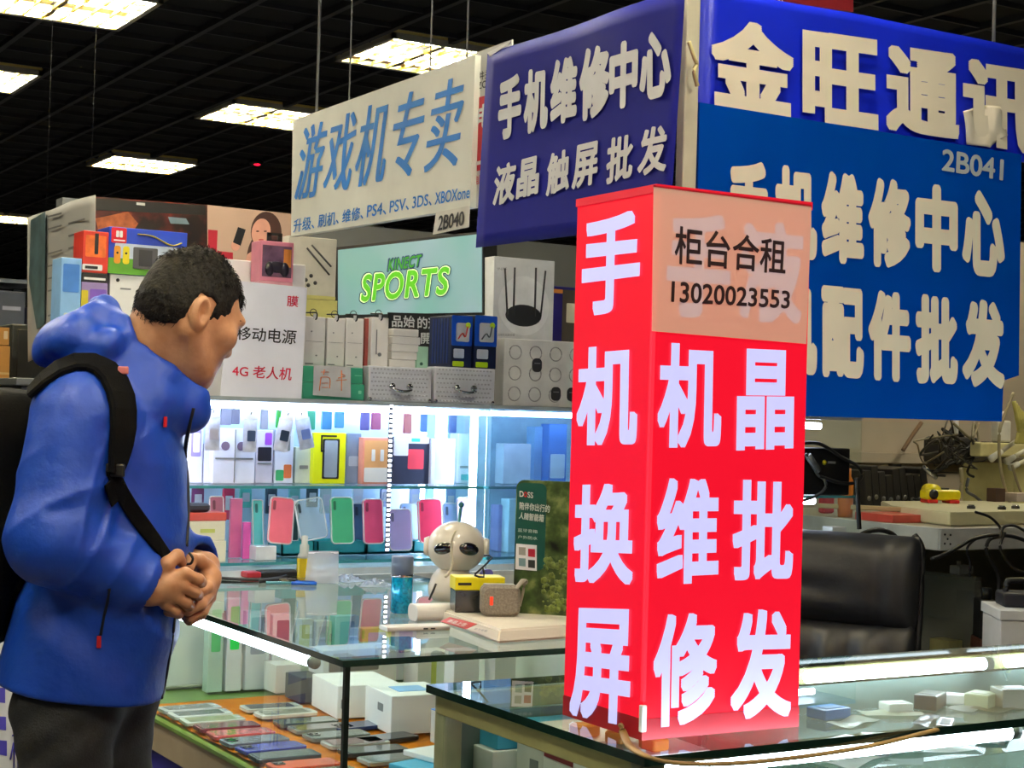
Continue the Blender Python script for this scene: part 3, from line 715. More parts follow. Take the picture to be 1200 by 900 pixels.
for k, (x, y) in enumerate(((1.43, 2.13), (1.45, 2.07), (1.47, 2.00))):
    m = MB(); m.rbox(-.022, .022, -.016, .016, 0, .020, .008, axis='z', edge=.003)
    o = m.build('orange_charger', mat('orange_plastic', (222, 146, 30), .4)); o.location = (x, y, .8505); o.rotation_euler = (0, 0, k*.8)
    tag(o, ['orange charger plug on the maroon labelled box, farthest from the light box', 'middle orange charger plug on the maroon labelled box', 'orange charger plug nearest the light box base'][k], 'charger', 'orange chargers in the right counter')
carton((1.36, 1.46, 1.83, 1.93, ZR, .79), mat('dark_grey_card', (70, 74, 74), .5), 'dark grey packet under the corner of the light box', 'packet', rot=.2)
# flat packets and papers under the glass on the right
rr = random.Random(3)
flat = [(1075, 806, .15, .05, 'pale grey sealed packet under the right end of the glass', (188, 194, 190), .5), (1043, 828, .12, .06, 'pale sheet lying left of the dark tool under the glass', (206, 210, 190), -.4), (1130, 806, .12, .04, 'slanted white packet at the far right under the glass', (224, 226, 224), -.8), (1085, 836, .13, .03, 'dark grey strip tool under the glass', (50, 54, 52), .6), (1000, 838, .12, .05, 'fan of thin pale blades under the glass', (190, 200, 192), .35), (1172, 822, .12, .06, 'olive grey packet by the right edge under the glass', (130, 136, 116), .2), (985, 880, .20, .07, 'long pale bag near the front tube light', (214, 218, 220), .4), (1080, 868, .20, .08, 'crumpled clear white bag behind the front tube light at right', (208, 214, 216), -.2), (1165, 858, .10, .05, 'tangle of grey clips at the right edge behind the front tube', (96, 106, 104), .6), (905, 885, .13, .05, 'dark teal packet under the light box foot', (58, 72, 74), -.3)]
for u, v, l, w, lab, c, a in flat:
    p = at(u, v, z=.815)
    m = MB(); nx, ny = 10, 6; V = []; F = []
    for j in range(ny+1):
        for i in range(nx+1):
            x = (i/nx-.5)*l; y = (j/ny-.5)*w
            V.append((x, y, .012+.0028*math.sin(i*.8+u)*math.cos(j*.7+v)))
    for j in range(ny):
        for i in range(nx): k = j*(nx+1)+i; F.append((k, k+1, k+nx+2, k+nx+1))
    m.raw(V, F, 0, True); bmesh.ops.solidify(m.bm, geom=m.bm.faces[:], thickness=-.008)
    o = m.build('packet', mat('packet_%d_%d_%d' % c, c, .3, coat=.3)); o.location = (max(p[0], 1.90), min(max(p[1], 1.90), YR1-.10), .8008); o.rotation_euler = (0, 0, a)
    tag(o, lab, 'packet', 'packets inside the right counter')

TOOLS = [(1062, 806, .075, .045, .030, (44, 48, 48), .5, 'dark block shaped tool under the glass left of the slanted white packet'), (1118, 812, .10, .022, .022, (226, 228, 226), -.9, 'slim white box standing askew under the glass'), (1098, 800, .05, .03, .020, (150, 60, 70), .2, 'small wine red packet near the rear tube light'), (1150, 812, .06, .05, .028, (176, 184, 150), .4, 'olive white box near the right edge under the glass'), (1020, 816, .055, .04, .018, (190, 196, 188), -.2, 'small pale box left of the dark block tool'), (960, 826, .07, .05, .02, (60, 110, 170), .1, 'blue packet just right of the light box under the glass'), (1186, 806, .07, .05, .04, (120, 124, 110), -.3, 'grey green box in the far right corner of the counter'), (1108, 846, .09, .028, .018, (52, 56, 58), .7, 'black bar shaped tool in front of the white packets'), (955, 872, .12, .06, .02, (222, 226, 228), .3, 'white packet near the front tube light right of the light box'), (1045, 862, .10, .05, .022, (200, 206, 206), -.5, 'pale grey box behind the front tube light')]
for u, v, l, w, h, c, a, lab in TOOLS:
    p = at(u, v, z=.80+h)
    m = MB(); m.box(-l/2, l/2, -w/2, w/2, 0, h, .003); m.box(-l*.3, l*.3, -w*.3, w*.3, h-.0005, h+.0008, mi=1)
    o = m.build('small_pack', [mat('sp_%d_%d_%d' % c, c, .35, coat=.3), mat('spm_%d_%d_%d' % c, tuple(int(x*.7+40) for x in c), .4)], origin=False); o.location = (max(p[0], 1.9), min(max(p[1], 1.88), YR1-.08), .8008); o.rotation_euler = (0, 0, a)
    tag(o, lab, 'packet', 'small packs on the upper shelf of the right counter')
# ================================================================ lit glass display at the back
YD0, YD1 = 4.10, 4.50; XD0, XD1 = 1.415, 3.855; ZD1 = 1.386; ZS1 = 1.146; ZS0 = .926
BACKM = mat('mirror_lining', (194, 216, 238), .25, noise=.04)
r = thing('base_counter', 'pale counter base under the lit glass display', 'counter', ((XD0+XD1)/2, 4.34, 0))
m = MB(); m.box(1.262, 3.9, 4.075, 4.62, .0, .888); m.build('counter_body', INSIDE, r)
m = MB(); m.box(1.255, 3.9, 4.075, 4.63, .888, .9); m.build('counter_top', mat('counter_top_white', (206, 210, 206), .3), r)
def display(x0, x1, label, shelves, backm, front_glass=False, leds=(), strips=()):
    r = thing('display_cabinet', label, 'display cabinet', ((x0+x1)/2, (YD0+YD1)/2, .9), 'lit glass display cabinets')
    m = MB(); m.box(x0, x1, YD0, YD1, .9, .918); m.build('bottom_panel', mat('display_floor', (200, 214, 220), .25), r)
    m = MB(); m.box(x0, x1, YD1-.008, YD1, .918, ZD1-.012); m.build('back_panel', backm, r)
    m = MB(); m.box(x0, x1, YD0, YD1, ZD1-.012, ZD1); m.build('top_panel', mat('display_top', (150, 160, 165), .3), r)
    for x, nm in ((x0, 'side_pane'), (x1-.006, 'side_pane')):
        m = MB(); m.box(x, x+.006, YD0, YD1-.008, .918, ZD1-.012); m.build(nm, GLASS, r)
    for z in shelves:
        m = MB(); m.box(x0+.006, x1-.006, YD0+.012, YD1-.008, z-.008, z)
        bm = m.bm; bm.faces.ensure_lookup_table()
        for f in bm.faces: f.normal_update(); f.material_index = 0 if abs(f.normal.z) > .5 else 1
        m.build('glass_shelf', [GLASS, mat('shelf_edge_teal', (70, 150, 160), .15)], r)
    if front_glass:
        m = MB(); m.box(x0+.006, x1-.006, YD0+.002, YD0+.006, .918, ZD1-.012); m.build('front_pane', glass('hazy_glass', (214, 232, 240), haze=.10, hazecol=(190, 215, 245)), r)  # pane mixed with a bluish white diffuse haze
    for p0, p1, rad, mm in leds: led(p0, p1, r, rad=rad, mm=mm)
    for x, y, z0, z1, n in strips:
        m = MB(); m.box(x-.006, x+.006, y+.003, y+.005, z0, z1, mi=1)
        for k in range(n): m.box(x-.0045, x+.0045, y-.001, y+.003, z0+(z1-z0)*(k+.25)/n, z0+(z1-z0)*(k+.72)/n, .0008, seg=1)
        m.build('led_strip', [emis('led_dot', (235, 240, 255), 9), mat('strip_tape', (52, 54, 62), .5)], r)
    return r
LEDB = emis('led_blue_white', (205, 226, 255), 26)
LEDV = emis('led_violet_white', (226, 224, 255), 26)
display(XD0, 2.385, 'brightly lit glass display cabinet full of phone cases and packets behind the counter', (ZS1, ZS0+.012), BACKM,
        leds=[((XD0+.03, YD0+.035, ZD1-.024), (2.37, YD0+.035, ZD1-.024), .008, LEDB), ((2.352, YD0+.03, .93), (2.352, YD0+.03, ZD1-.02), .011, LEDB), ((XD0+.016, YD0+.05, .93), (XD0+.016, YD0+.05, ZD1-.02), .010, LEDV), ((XD0+.03, YD1-.03, ZD1-.024), (2.37, YD1-.03, ZD1-.024), .008, LEDB), ((2.352, YD1-.05, .93), (2.352, YD1-.05, ZD1-.02), .010, LEDB)],
        strips=[(2.063, YD0-.002, .96, ZD1-.006, 30)])
display(2.39, 3.30, 'bluish glass display cabinet between the bright one and the red light box', (ZS1, ZS0+.012), mat('blue_lining', (190, 218, 246), .3), True,
        leds=[((2.42, YD0+.05, ZD1-.024), (3.28, YD0+.05, ZD1-.024), .008, LEDB)])
display(3.305, XD1, 'glass display cabinet with two tube lights right of the red light box', (1.118,), mat('grey_lining', (170, 178, 176), .4),
        leds=[((3.36, YD0+.09, 1.352), (3.745, YD0+.09, 1.352), .011, LEDTUBE), ((3.36, YD0+.06, 1.098), (3.70, YD0+.06, 1.098), .011, LEDTUBE)])

# ---- goods on the upper shelf
def dec(*a): return list(a)
CLEARB = film('clear_bag', (225, 232, 245), .35, .15)
LILAC = mat('lilac_print2', (150, 140, 200), .5)
SHELF = 'boxed accessories on the upper display shelf'
def sbox(u0, u1, v0, v1, label, m_, Y=4.22, dep=.05, zb=ZS1+.001, name='accessory_box', **k):
    return carton(pbox(u0, u1, v0, v1, Y, dep, zb=zb), m_, label, name, group=SHELF, **k)
BLUEW = mat('bluish_white_card', (214, 220, 238), .45, noise=.05)
sbox(221, 238, 497, 562, 'white box with a pale screen print at the left end of the upper shelf', BLUEW, decals=dec(('f', .15, .85, .45, .9, LILAC, 'front_print'), ('f', .3, .75, .52, .85, WHITE, 'print_center')))
sbox(239, 249, 520, 563, 'low white box at the left of the upper shelf', BLUEW)
sbox(250, 299, 502, 562, 'wide white box with two round earphone windows on the upper shelf', BLUEW, Y=4.19, decals=dec(('c', .28, .20, .68, 0, mat('ear_dark', (110, 96, 120), .4), 'round_window'), ('c', .66, .20, .68, 0, mat('ear_dark', (110, 96, 120), .4), 'round_window'), ('f', .05, .95, .44, .47, GREYP, 'print_line'), ('f', .5, .52, .02, .98, GREYP, 'fold_line')))
sbox(300, 320, 504, 563, 'white box with a dark earphone picture on the upper shelf', mat('lilac_white', (206, 204, 222), .5), decals=dec(('f', .1, .9, .42, .68, mat('dark_picture', (30, 30, 44), .4), 'front_picture'), ('f', .5, .9, .72, .95, mat('violet_print', (150, 70, 190), .5), 'violet_mark'), ('f', .1, .9, .36, .39, GREYP, 'print_line')))
sbox(322, 344, 503, 563, 'box printed with green and orange leaves on the upper shelf', BLUEW, decals=dec(('f', .08, .5, .05, .25, mat('leaf_green', (60, 170, 110), .5), 'leaf_print'), ('f', .5, .9, .1, .35, mat('leaf_orange', (225, 120, 70), .5), 'leaf_print'), ('f', .2, .8, .6, .9, GREYP, 'print_panel')))
sbox(346, 366, 524, 565, 'plain pale green grey box on the upper shelf', mat('pale_grey_green', (196, 206, 190), .5), decals=dec(('f', .25, .75, .4, .5, GREYP, 'print_line')))
# yellow framed case package
b = pbox(367, 405, 507, 566, 4.2, .03, zb=ZS1+.001)
YEL = mat('lime_yellow_card', (226, 232, 20), .4, noise=.03)
carton(b, YEL, 'bright yellow package with a window showing a black edged phone case', 'case_package', group=SHELF, decals=dec(('f', .28, .80, .10, .88, mat('case_black', (28, 30, 34), .3), 'case_edge'), ('f', .34, .74, .13, .85, mat('case_silver', (176, 190, 204), .15, .3), 'case_window'), ('f', .22, .34, .62, .66, BLACKP, 'hook_print'), ('f', .22, .26, .62, .92, BLACKP, 'hook_print'), ('f', .22, .7, .92, .95, BLACKP, 'hook_print')))
sbox(406, 423, 508, 566, 'blue grey box beside the bright yellow package', mat('slate_blue_card', (124, 142, 168), .5), decals=dec(('f', .15, .85, .35, .55, mat('slate_print', (170, 186, 205), .5), 'print_panel')))
b = pbox(425, 459, 513, 557, 4.18, .03)
carton((b[0], b[1], b[2], b[3], ZS1+.001, b[5]), mat('salmon_card', (232, 150, 130), .5), 'orange and white charger package with two round plugs', 'charger_package', group=SHELF, decals=dec(('f', .06, .94, .32, .94, mat('peach_card', (226, 168, 110), .5), 'peach_panel'), ('f', .06, .94, .05, .36, WHITE, 'white_panel'), ('f', .3, .42, .5, .75, WHITE, 'plug_print'), ('f', .6, .72, .5, .75, WHITE, 'plug_print')))
b = pbox(461, 503, 512, 567, 4.2, .04, zb=ZS1+.001)
carton(b, mat('night_card', (52, 58, 84), .4), 'dark box with a coral red square print on the upper shelf', 'accessory_box', group=SHELF, decals=dec(('f', .40, .84, .32, .74, mat('coral_print', (232, 70, 92), .5), 'coral_square'), ('f', 0, .4, .6, 1, BLUEW, 'pale_panel'), ('f', .02, .98, .86, 1, BLUEW, 'top_band'), ('f', .48, .72, .90, .97, mat('cyan_print', (60, 190, 220), .5), 'cyan_mark')))
sbox(505, 533, 514, 567, 'plain white box right of the coral square box', BLUEW, Y=4.19, decals=dec(('f', .18, .85, .1, .92, mat('ice_card', (200, 220, 236), .4), 'front_panel')))
sbox(536, 552, 508, 566, 'tall white box beside the thick tube light', BLUEW, Y=4.28, decals=dec(('f', .2, .8, .3, .35, GREYP, 'print_line'), ('f', .3, .9, .06, .18, mat('teal_mark', (60, 170, 180), .5), 'teal_mark')))
# goods in the bluish cabinet
sbox(590, 622, 520, 569, 'lilac white box behind hazy glass left of the green backed poster', mat('lilac_white', (206, 204, 222), .5), Y=4.25)
sbox(626, 641, 500, 569, 'tall pale blue box behind hazy glass', mat('pale_blue_card', (150, 190, 235), .5), Y=4.28)
sbox(643, 664, 497, 569, 'blue box behind hazy glass beside the red light box', mat('mid_blue_card', (80, 130, 210), .5), Y=4.24, decals=dec(('f', .1, .9, .1, .5, BLUEW, 'white_panel')))
sbox(596, 625, 585, 650, 'pale package on the lower shelf of the bluish cabinet', mat('ice_card', (200, 220, 236), .4), Y=4.22, zb=ZS0+.013)
sbox(584, 595, 592, 655, 'lilac package on the lower shelf of the bluish cabinet', mat('lilac_print2', (150, 140, 200), .5), Y=4.26, zb=ZS0+.013)
# pouches hanging from hooks
def pouch(u, v0, v1, w, label, tilt=0, col=(206, 214, 240), Y=4.14, inner=None):
    a = at(u, v0, y=Y); b = at(u, v1, y=Y); h = a[2]-b[2]; ww = w*.00245
    o = thing('hanging_pouch', label, 'pouch', (0, 0, 0), 'pouches hanging at the front of the upper shelf')
    m = MB(); V = []; F = []; n = 8
    for s in (-1, 1):
        for j in range(n+1):
            for i in range(n+1):
                x = (i/n-.5)*ww*(1-.25*(1-j/n)*0); z = -h*.22-(h*.78)*j/n
                V.append((x, s*(.001+.008*math.sin(PI*i/n)*math.sin(PI*j/n)), z))
    W = n+1; S = W*W
    for j in range(n):
        for i in range(n):
            k = j*W+i; F.append((k, k+1, k+W+1, k+W)); F.append((S+k, S+k+W, S+k+W+1, S+k+1))
    m.raw(V, F, 0, True); bmesh.ops.remove_doubles(m.bm, verts=m.bm.verts, dist=.0003)
    m.build('pouch_bag', mat('pouch_%d_%d_%d' % col, col, .2, noise=.2, scale=40, coat=.5), o)
    m = MB(); m.rbox(-ww*.42, ww*.42, -.002, .002, -h*.24, -h*.06, .003); m.build('header_card', WHITE, o)
    m = MB(); m.tube([(0, .06, -.004), (0, .0, -.006), (0, -.004, -.012), (0, .0, -h*.14)], .0016, n=6); m.build('hook', CHROME, o)
    if inner:
        m = MB(); m.rbox(-ww*.3, ww*.3, -.0105, -.0095, -h*.75, -h*.5, .003); m.build('pouch_content', mat('inner_%d_%d_%d' % inner, inner, .4), o)
    o.location = tuple(a); o.rotation_euler = (0, tilt, 0)
pouch(250, 477, 528, 17, 'white pouch hanging nearest the blue jacket', inner=(190, 190, 214))
pouch(294, 479, 530, 16, 'pouch with a blue grey content hanging second from the blue jacket', inner=(70, 90, 130))
pouch(338, 480, 530, 17, 'tilted pouch with a dark content hanging third from the blue jacket', tilt=.18, inner=(40, 60, 90))
pouch(352, 480, 527, 18, 'tilted pouch with a pale blue content left of the yellow package', tilt=-.22, col=(190, 205, 240), inner=(120, 150, 230))
# small packets hanging in the back row
for k, (u, c, lab) in enumerate(((265, (180, 176, 196), 'small grey lilac packet at the back behind the first pouch'), (276, (150, 146, 170), 'small lilac packet at the back left of the second pouch'), (310, (196, 190, 206), 'small pale packet at the back right of the second pouch'), (328, (60, 200, 70), 'small bright green packet hanging at the back'), (364, (60, 190, 150), 'small teal green packet hanging at the back'), (383, (70, 160, 220), 'sky blue packet above the yellow package'), (398, (90, 180, 230), 'second sky blue packet above the yellow package'), (428, (120, 110, 190), 'small violet packet hanging above the orange package'), (441, (200, 90, 140), 'small pink packet hanging above the orange package'), (478, (210, 110, 110), 'small salmon packet hanging above the coral square box'), (497, (90, 130, 210), 'small blue packet hanging above the coral square box'), (530, (60, 90, 190), 'small dark blue packet hanging above the plain white box'))):
    a = at(u, 478, y=4.40); h = random.uniform(.045, .065); w = random.uniform(.022, .034)
    m = MB(); m.rbox(-w/2, w/2, -.005, .005, -h, 0, .004, edge=.002); m.tube([(0, 0, -.004), (0, 0, .008), (0, .02, .012)], .0013, n=6, mi=1)
    o = m.build('hanging_packet', [mat('hp_%d_%d_%d' % c, c, .35, coat=.4), CHROME], origin=False); o.location = (a[0], a[1], ZD1-.03); tag(o, lab, 'packet', 'small packets hanging at the back of the display')

# ---- phone cases on the lower shelf
def case(u0, u1, v0, v1, col, label, Y=4.17, lean=-.14, tilt=0, clear=False):
    um = (u0+u1)/2; a = at(um, v1, y=Y); b = at(um, v0, y=Y); h = b[2]-a[2]
    w = at(u1, v1, y=Y)[0]-at(u0, v1, y=Y)[0]
    o = thing('phone_case', label, 'phone case', (0, 0, 0), 'phone cases hanging in the lit display')
    mm = mat('case_%d_%d_%d' % col, col, .3, noise=.05, coat=.5)
    if clear: mm = film('clear_case', (205, 225, 225), .25, .1)
    m = MB(); m.rbox(-w/2, w/2, -.005, .005, 0, h, w*.17, edge=.0022); m.build('case_back', mm, o)
    m = MB(); p = []
    for cx, cz, a0 in ((w/2-w*.17, h-w*.17, 0), (-w/2+w*.17, h-w*.17, PI/2), (-w/2+w*.17, w*.17, PI), (w/2-w*.17, w*.17, 1.5*PI)):
        for k in range(5): t = a0+k*PI/8; p.append((cx+w*.17*math.cos(t), -.005, cz+w*.17*math.sin(t)))
    m.tube(p, .0022, n=6, closed=True, samples=1); m.build('case_rim', film('clear_rim', (245, 245, 245), .55, .1) , o)
    m = MB(); m.rbox(-w/2+.008, -w/2+.016, -.0062, -.0045, h-.036, h-.010, .0035); m.build('camera_cutout', mat('cutout_%d' % col[0], tuple(int(x*.62) for x in col), .4), o)
    o.location = tuple(a); o.rotation_euler = (lean, tilt, 0)
case(313, 341, 583, 637, (250, 120, 138), 'coral pink phone case with a clear rim, left in the display', tilt=.10)
case(352, 384, 584, 632, (110, 140, 150), 'clear phone case hanging between the pink and green ones', tilt=-.16, clear=True)
case(388, 414, 583, 637, (84, 190, 140), 'mint green phone case in the display')
case(426, 449, 585, 637, (222, 84, 130), 'rose pink phone case beside the mint green one')
case(456, 482, 597, 645, (170, 165, 225), 'lavender phone case behind the dotted light strip', Y=4.2)
case(491, 518, 585, 636, (244, 70, 112), 'hot pink phone case above the robot head')
case(537, 557, 583, 628, (206, 176, 226), 'lilac phone case beside the thick tube light', Y=4.2)
case(246, 262, 582, 640, (176, 110, 130), 'dusky pink phone case half hidden behind the cream boxes', Y=4.2)
case(470, 490, 590, 632, (150, 190, 235), 'pale blue phone case left of the hot pink one', Y=4.3)
case(520, 536, 590, 632, (165, 190, 240), 'icy blue phone case right of the hot pink one', Y=4.3)
case(333, 349, 588, 634, (40, 70, 76), 'dark green phone case between the coral pink and the clear one', Y=4.3)
case(296, 308, 586, 640, (90, 200, 200), 'narrow teal phone case left of the coral pink one', Y=4.24)
case(414, 426, 590, 636, (60, 90, 120), 'dark blue phone case between the mint green and rose ones', Y=4.32)
# teal blister trays under the cases
for k, (u0, u1, lab) in enumerate(((372, 428, 'teal plastic tray under the green phone case'), (430, 480, 'teal plastic tray under the rose phone case'), (330, 368, 'teal plastic tray under the clear phone case'), (484, 526, 'teal plastic tray behind the robot head'))):
    b = pbox(u0, u1, 634, 656, 4.26, .10, zb=ZS0+.014)
    m = MB(); m.box(*b[:4], b[4], b[4]+.006); m.box(b[0], b[1], b[2], b[2]+.004, b[4], b[5]); m.box(b[0], b[1], b[3]-.004, b[3], b[4], b[5]); m.box(b[0], b[0]+.004, b[2], b[3], b[4], b[5]); m.box(b[1]-.004, b[1], b[2], b[3], b[4], b[5])
    tag(m.build('plastic_tray', mat('teal_plastic', (60, 170, 176), .25, coat=.4)), lab, 'tray', 'teal trays on the lower display shelf')
SH2 = ZS0+.013
CREAMB = mat('cream_card', (232, 230, 206), .5, noise=.04)
LIME = mat('lime_print', (196, 206, 110), .5)
b = pbox(214, 265, 634, 657, 4.12, .08, zb=SH2)
carton(b, CREAMB, 'lower cream box with pale green print beside the sleeve', 'cream_box', group='cream boxes on the lower shelf', decals=dec(('f', .35, .7, .4, .6, LIME, 'front_print')))
carton((b[0], b[1]-.004, b[2], b[3], b[5]+.0005, b[5]+.0005+(b[5]-b[4])*.9), CREAMB, 'upper cream box stacked on the other cream box', 'cream_box', group='cream boxes on the lower shelf', decals=dec(('f', .4, .75, .4, .6, LIME, 'front_print')))
zt = b[5]+.001+(b[5]-b[4])*.9
c = pbox(218, 266, 597, 607, 4.12, .07); carton((c[0], c[1], 4.12, 4.19, zt, zt+.022), mat('red_packet_card', (216, 84, 72), .35, coat=.4), 'flat red packet lying on top of the cream boxes', 'packet')
c = pbox(218, 247, 586, 596, 4.13, .06)
m = MB(); m.rbox(c[0], c[1], 4.125, 4.185, zt+.0235, zt+.046, .012, axis='z', edge=.006); tag(m.build('dark_pouch', mat('dark_slate', (46, 46, 58), .5)), 'dark slate pouch on top of the flat red packet', 'pouch')
b = pbox(270, 284, 584, 640, 4.24, .012, zb=SH2); carton(b, mat('pink_film_card', (236, 120, 170), .3, coat=.5), 'pink glossy package behind the upper cream box', 'packet')
b = pbox(285, 294, 612, 655, 4.2, .012, zb=SH2); carton(b, mat('magenta_card', (226, 96, 180), .35), 'magenta package right of the pink glossy one', 'packet')
b = pbox(300, 324, 640, 657, 4.15, .05, zb=SH2); carton(b, mat('white_wrap', (224, 228, 230), .2, coat=.5), 'white wrapped packet under the coral pink case', 'packet')

# black device with cables in the right hand display cabinet
b = pbox(930, 996, 525, 572, 4.135, .20, zb=1.119)
r = thing('test_device', 'black electronic device with cables in the cabinet right of the light box', 'device', ((b[0]+b[1])/2, 4.3, 1.119))
m = MB(); m.box(*b, .004); m.build('device_body', BLACKP, r)
m = MB(); c = at(966, 542, y=4.1345); m.lathe([(.009, 0), (.009, .001), (0, .0015)], (0, 0, 0), mtx=Matrix.Translation(tuple(c)) @ Matrix.Rotation(PI/2, 4, 'X')); m.build('yellow_dot', mat('yellow_dot', (196, 190, 40), .4), r)
m = MB(); m.box(*[c[0]+.014, c[0]+.05], c[1]-.001, c[1]+.001, c[2]-.004, c[2]+.004); m.build('device_mark', GREYP, r)
D = lambda u, v: at(u, v, y=4.115)
cab = MB(); cab.tube([D(930, 520), D(960, 520), D(985, 535), D(1003, 545), D(1010, 555), D(1004, 565), D(985, 566), D(960, 558)], .006)
tag(cab.build('black_cable', mat('cable_black', (22, 22, 24), .5)), 'black cable looped around the device right of the light box', 'cable')
cab = MB(); cab.tube([D(944, 532), D(950, 540), D(958, 556), D(966, 562), D(967, 572), D(955, 582), D(935, 588)], .005)
tag(cab.build('grey_cable', mat('cable_grey', (74, 76, 78), .5)), 'grey cable hanging in front of the black device', 'cable')
m = MB(); m.cyl(tuple(at(947, 534, y=4.115)), tuple(at(959, 552, y=4.115)), .012, n=14); tag(m.build('plug_adapter', mat('adapter_grey', (92, 94, 94), .4)), 'grey plug adapter hanging in front of the black device', 'adapter')
m = MB(); m.box(*pbox(955, 1000, 570, 578, 4.3, .05, zb=1.100, zt=1.118)); m.bm.free()
b = pbox(950, 968, 582, 600, 4.15, .06, zb=.919, zt=.99)
carton(b, OFFW, 'pale box on the bottom of the cabinet right of the light box', 'accessory_box')
b = pbox(976, 992, 592, 612, 4.14, .05, zb=.919, zt=1.01)
carton(b, mat('pale_card', (206, 210, 206), .5), 'second pale box on the bottom of that cabinet by its glass end', 'accessory_box')

for k, (u, c, lab) in enumerate(((232, (120, 60, 110), 'small plum packet at the back of the lower display shelf by the sleeve'), (268, (210, 60, 100), 'small crimson packet behind the pink glossy package'), (288, (90, 200, 190), 'small aqua packet behind the magenta package'), (318, (70, 90, 110), 'small slate packet behind the coral pink case'), (345, (120, 190, 196), 'small pale teal packet behind the clear case'), (366, (40, 70, 80), 'small dark teal packet behind the clear case'), (382, (190, 210, 214), 'small grey white packet left of the mint green case'), (419, (200, 214, 226), 'small white packet between the mint green and rose cases'), (452, (96, 120, 170), 'small steel blue packet right of the rose case'), (486, (190, 200, 230), 'small pale blue packet left of the hot pink case'), (528, (120, 160, 220), 'small mid blue packet left of the lilac case'))):
    a = at(u, 572, y=4.43); h = .075+.02*math.sin(k*2.1); w = .036
    m = MB(); m.rbox(-w/2, w/2, -.005, .005, -h, 0, .004, edge=.002); m.rbox(-w*.3, w*.3, -.0062, -.0048, -h*.7, -h*.25, .002, mi=1)
    o = m.build('hanging_packet', [mat('hp_%d_%d_%d' % c, c, .35, coat=.4), mat('packet_print', (206, 210, 220), .4)], origin=False); o.location = (a[0], 4.43, ZS1-.022); tag(o, lab, 'packet', 'small packets hanging under the glass shelf')
# ================================================================ goods standing on top of the display
ZTOP = ZD1+.0005
def tbox(u0, u1, v0, v1, Y, dep, zb=None): return pbox(u0, u1, v0, v1, Y, dep, zb=zb)
# white paper notice leaning on the boxes
r = thing('paper_notice', 'white paper notice with black and red characters standing on the display', 'notice', at(310, 470, y=4.09))
PN = on(y=4.115); NYb = (0, -1, 0)
m = MB(); m.slab([PN(*q) for q in [(270, 328), (360, 337), (353, 471), (258, 466)]], (0, .003, 0)); m.build('sheet', mat('paper_white', (226, 228, 240), .6, noise=.02), r)
CRIM = mat('crimson_ink', (208, 26, 66), .5, noise=0)
m = MB(); letter(m, '膜', [(336, 346), (350, 347), (349, 360), (336, 359)], PN, NYb, .012); m.build('top_lettering', CRIM, r)
m = MB(); letter(m, '4G 老人机', [(272, 427), (343, 431), (341, 446), (272, 441)], PN, NYb, .012); m.build('red_lettering', CRIM, r)
m = MB(); letter(m, '移动电源', [(277, 382), (348, 387), (346, 404), (277, 398)], PN, NYb, .010); m.build('black_lettering', INK, r)
# boxes behind the notice
carton(tbox(215, 356, 305, 470, 4.26, .18, ZTOP), WHITE, 'large plain white box behind the paper notice', 'console_box')
b0 = tbox(215, 356, 305, 470, 4.26, .18, ZTOP)
b = tbox(305, 344, 283, 330, 4.18, .07, ZTOP)
r = thing('controller_package', 'small pink package with a dark controller picture and black hang tab', 'package', ((b[0]+b[1])/2, 4.21, ZTOP))
zb_ = at(325, 330, y=4.18)[2]
m = MB(); m.box(b[0], b[1], b[2], b[3], ZTOP, zb_, .002); m.build('pink_base', mat('pale_pink', (222, 160, 172), .45), r)
m = MB(); m.box(b[0], b[1], b[2], b[3], zb_, b[5], .002); m.build('package_body', mat('pink_shell', (214, 130, 150), .4), r)
m = MB(); m.box(b[0]+.006, b[1]-.006, b[2]-.001, b[2]+.002, zb_+.012, b[5]-.012); w_ = m.build('package_window', mat('dusk_window', (112, 84, 100), .2, noise=.3, scale=30, coat=.6), r)
m = MB(); cx_ = (b[0]+b[1])/2; m.ball((cx_, b[2]-.002, zb_+.04), (.034, .006, .016)); m.ball((cx_-.022, b[2]-.003, zb_+.034), (.014, .006, .020)); m.ball((cx_+.022, b[2]-.003, zb_+.034), (.014, .006, .020)); m.build('controller_print', mat('controller_dark', (32, 26, 40), .3), w_)
m = MB(); m.box(b[1]-.03, b[1]-.008, b[2]-.0018, b[2], b[5]-.07, b[5]-.02); m.build('orange_print', mat('amber_print', (224, 140, 60), .5), w_)
m = MB(); m.box(cx_-.022, cx_-.010, 4.2, 4.206, b[5], b[5]+.024); m.box(cx_+.010, cx_+.022, 4.2, 4.206, b[5], b[5]+.024); m.box(cx_-.022, cx_+.022, 4.2, 4.206, b[5]+.018, b[5]+.026); m.box(cx_-.022, cx_+.022, 4.2, 4.206, b[5], b[5]+.006); m.build('hang_tab', BLACKP, r)
# game console box with a controller picture, on a yellow box
by = tbox(352, 394, 351, 470, 4.40, .08, ZTOP)
carton(by, mat('dull_yellow_card', (196, 190, 112), .5), 'dull yellow box behind the white hanging boxes', 'console_box')
zy = by[5]+.0005
b = tbox(338, 394, 278, 351, 4.40, .085, zy)
r = carton(b, mat('stone_card', (196, 192, 176), .5), 'pale stone coloured box printed with a white game controller and dark edge lines', 'console_box', decals=[('f', 0, 1, 0, .06, mat('dull_yellow_card', (196, 190, 112), .5), 'yellow_edge')])
m = MB()
w2 = (b[1]-b[0])/2
for q in ((-.02, .150, .055, .075), (-.005, .160, .06, .10)):
    m.cyl((q[0], -.0428, q[1]), (q[2], -.0428, q[3]), .003, n=6)
for q in ((-.020, .055), (-.004, .068), (-.012, .040), (.010, .048)): m.cyl((q[0], -.0436, q[1]), (q[0], -.042, q[1]), .006, n=12)
sub(m, 'controller_print', mat('print_charcoal', (62, 60, 58), .5), r)
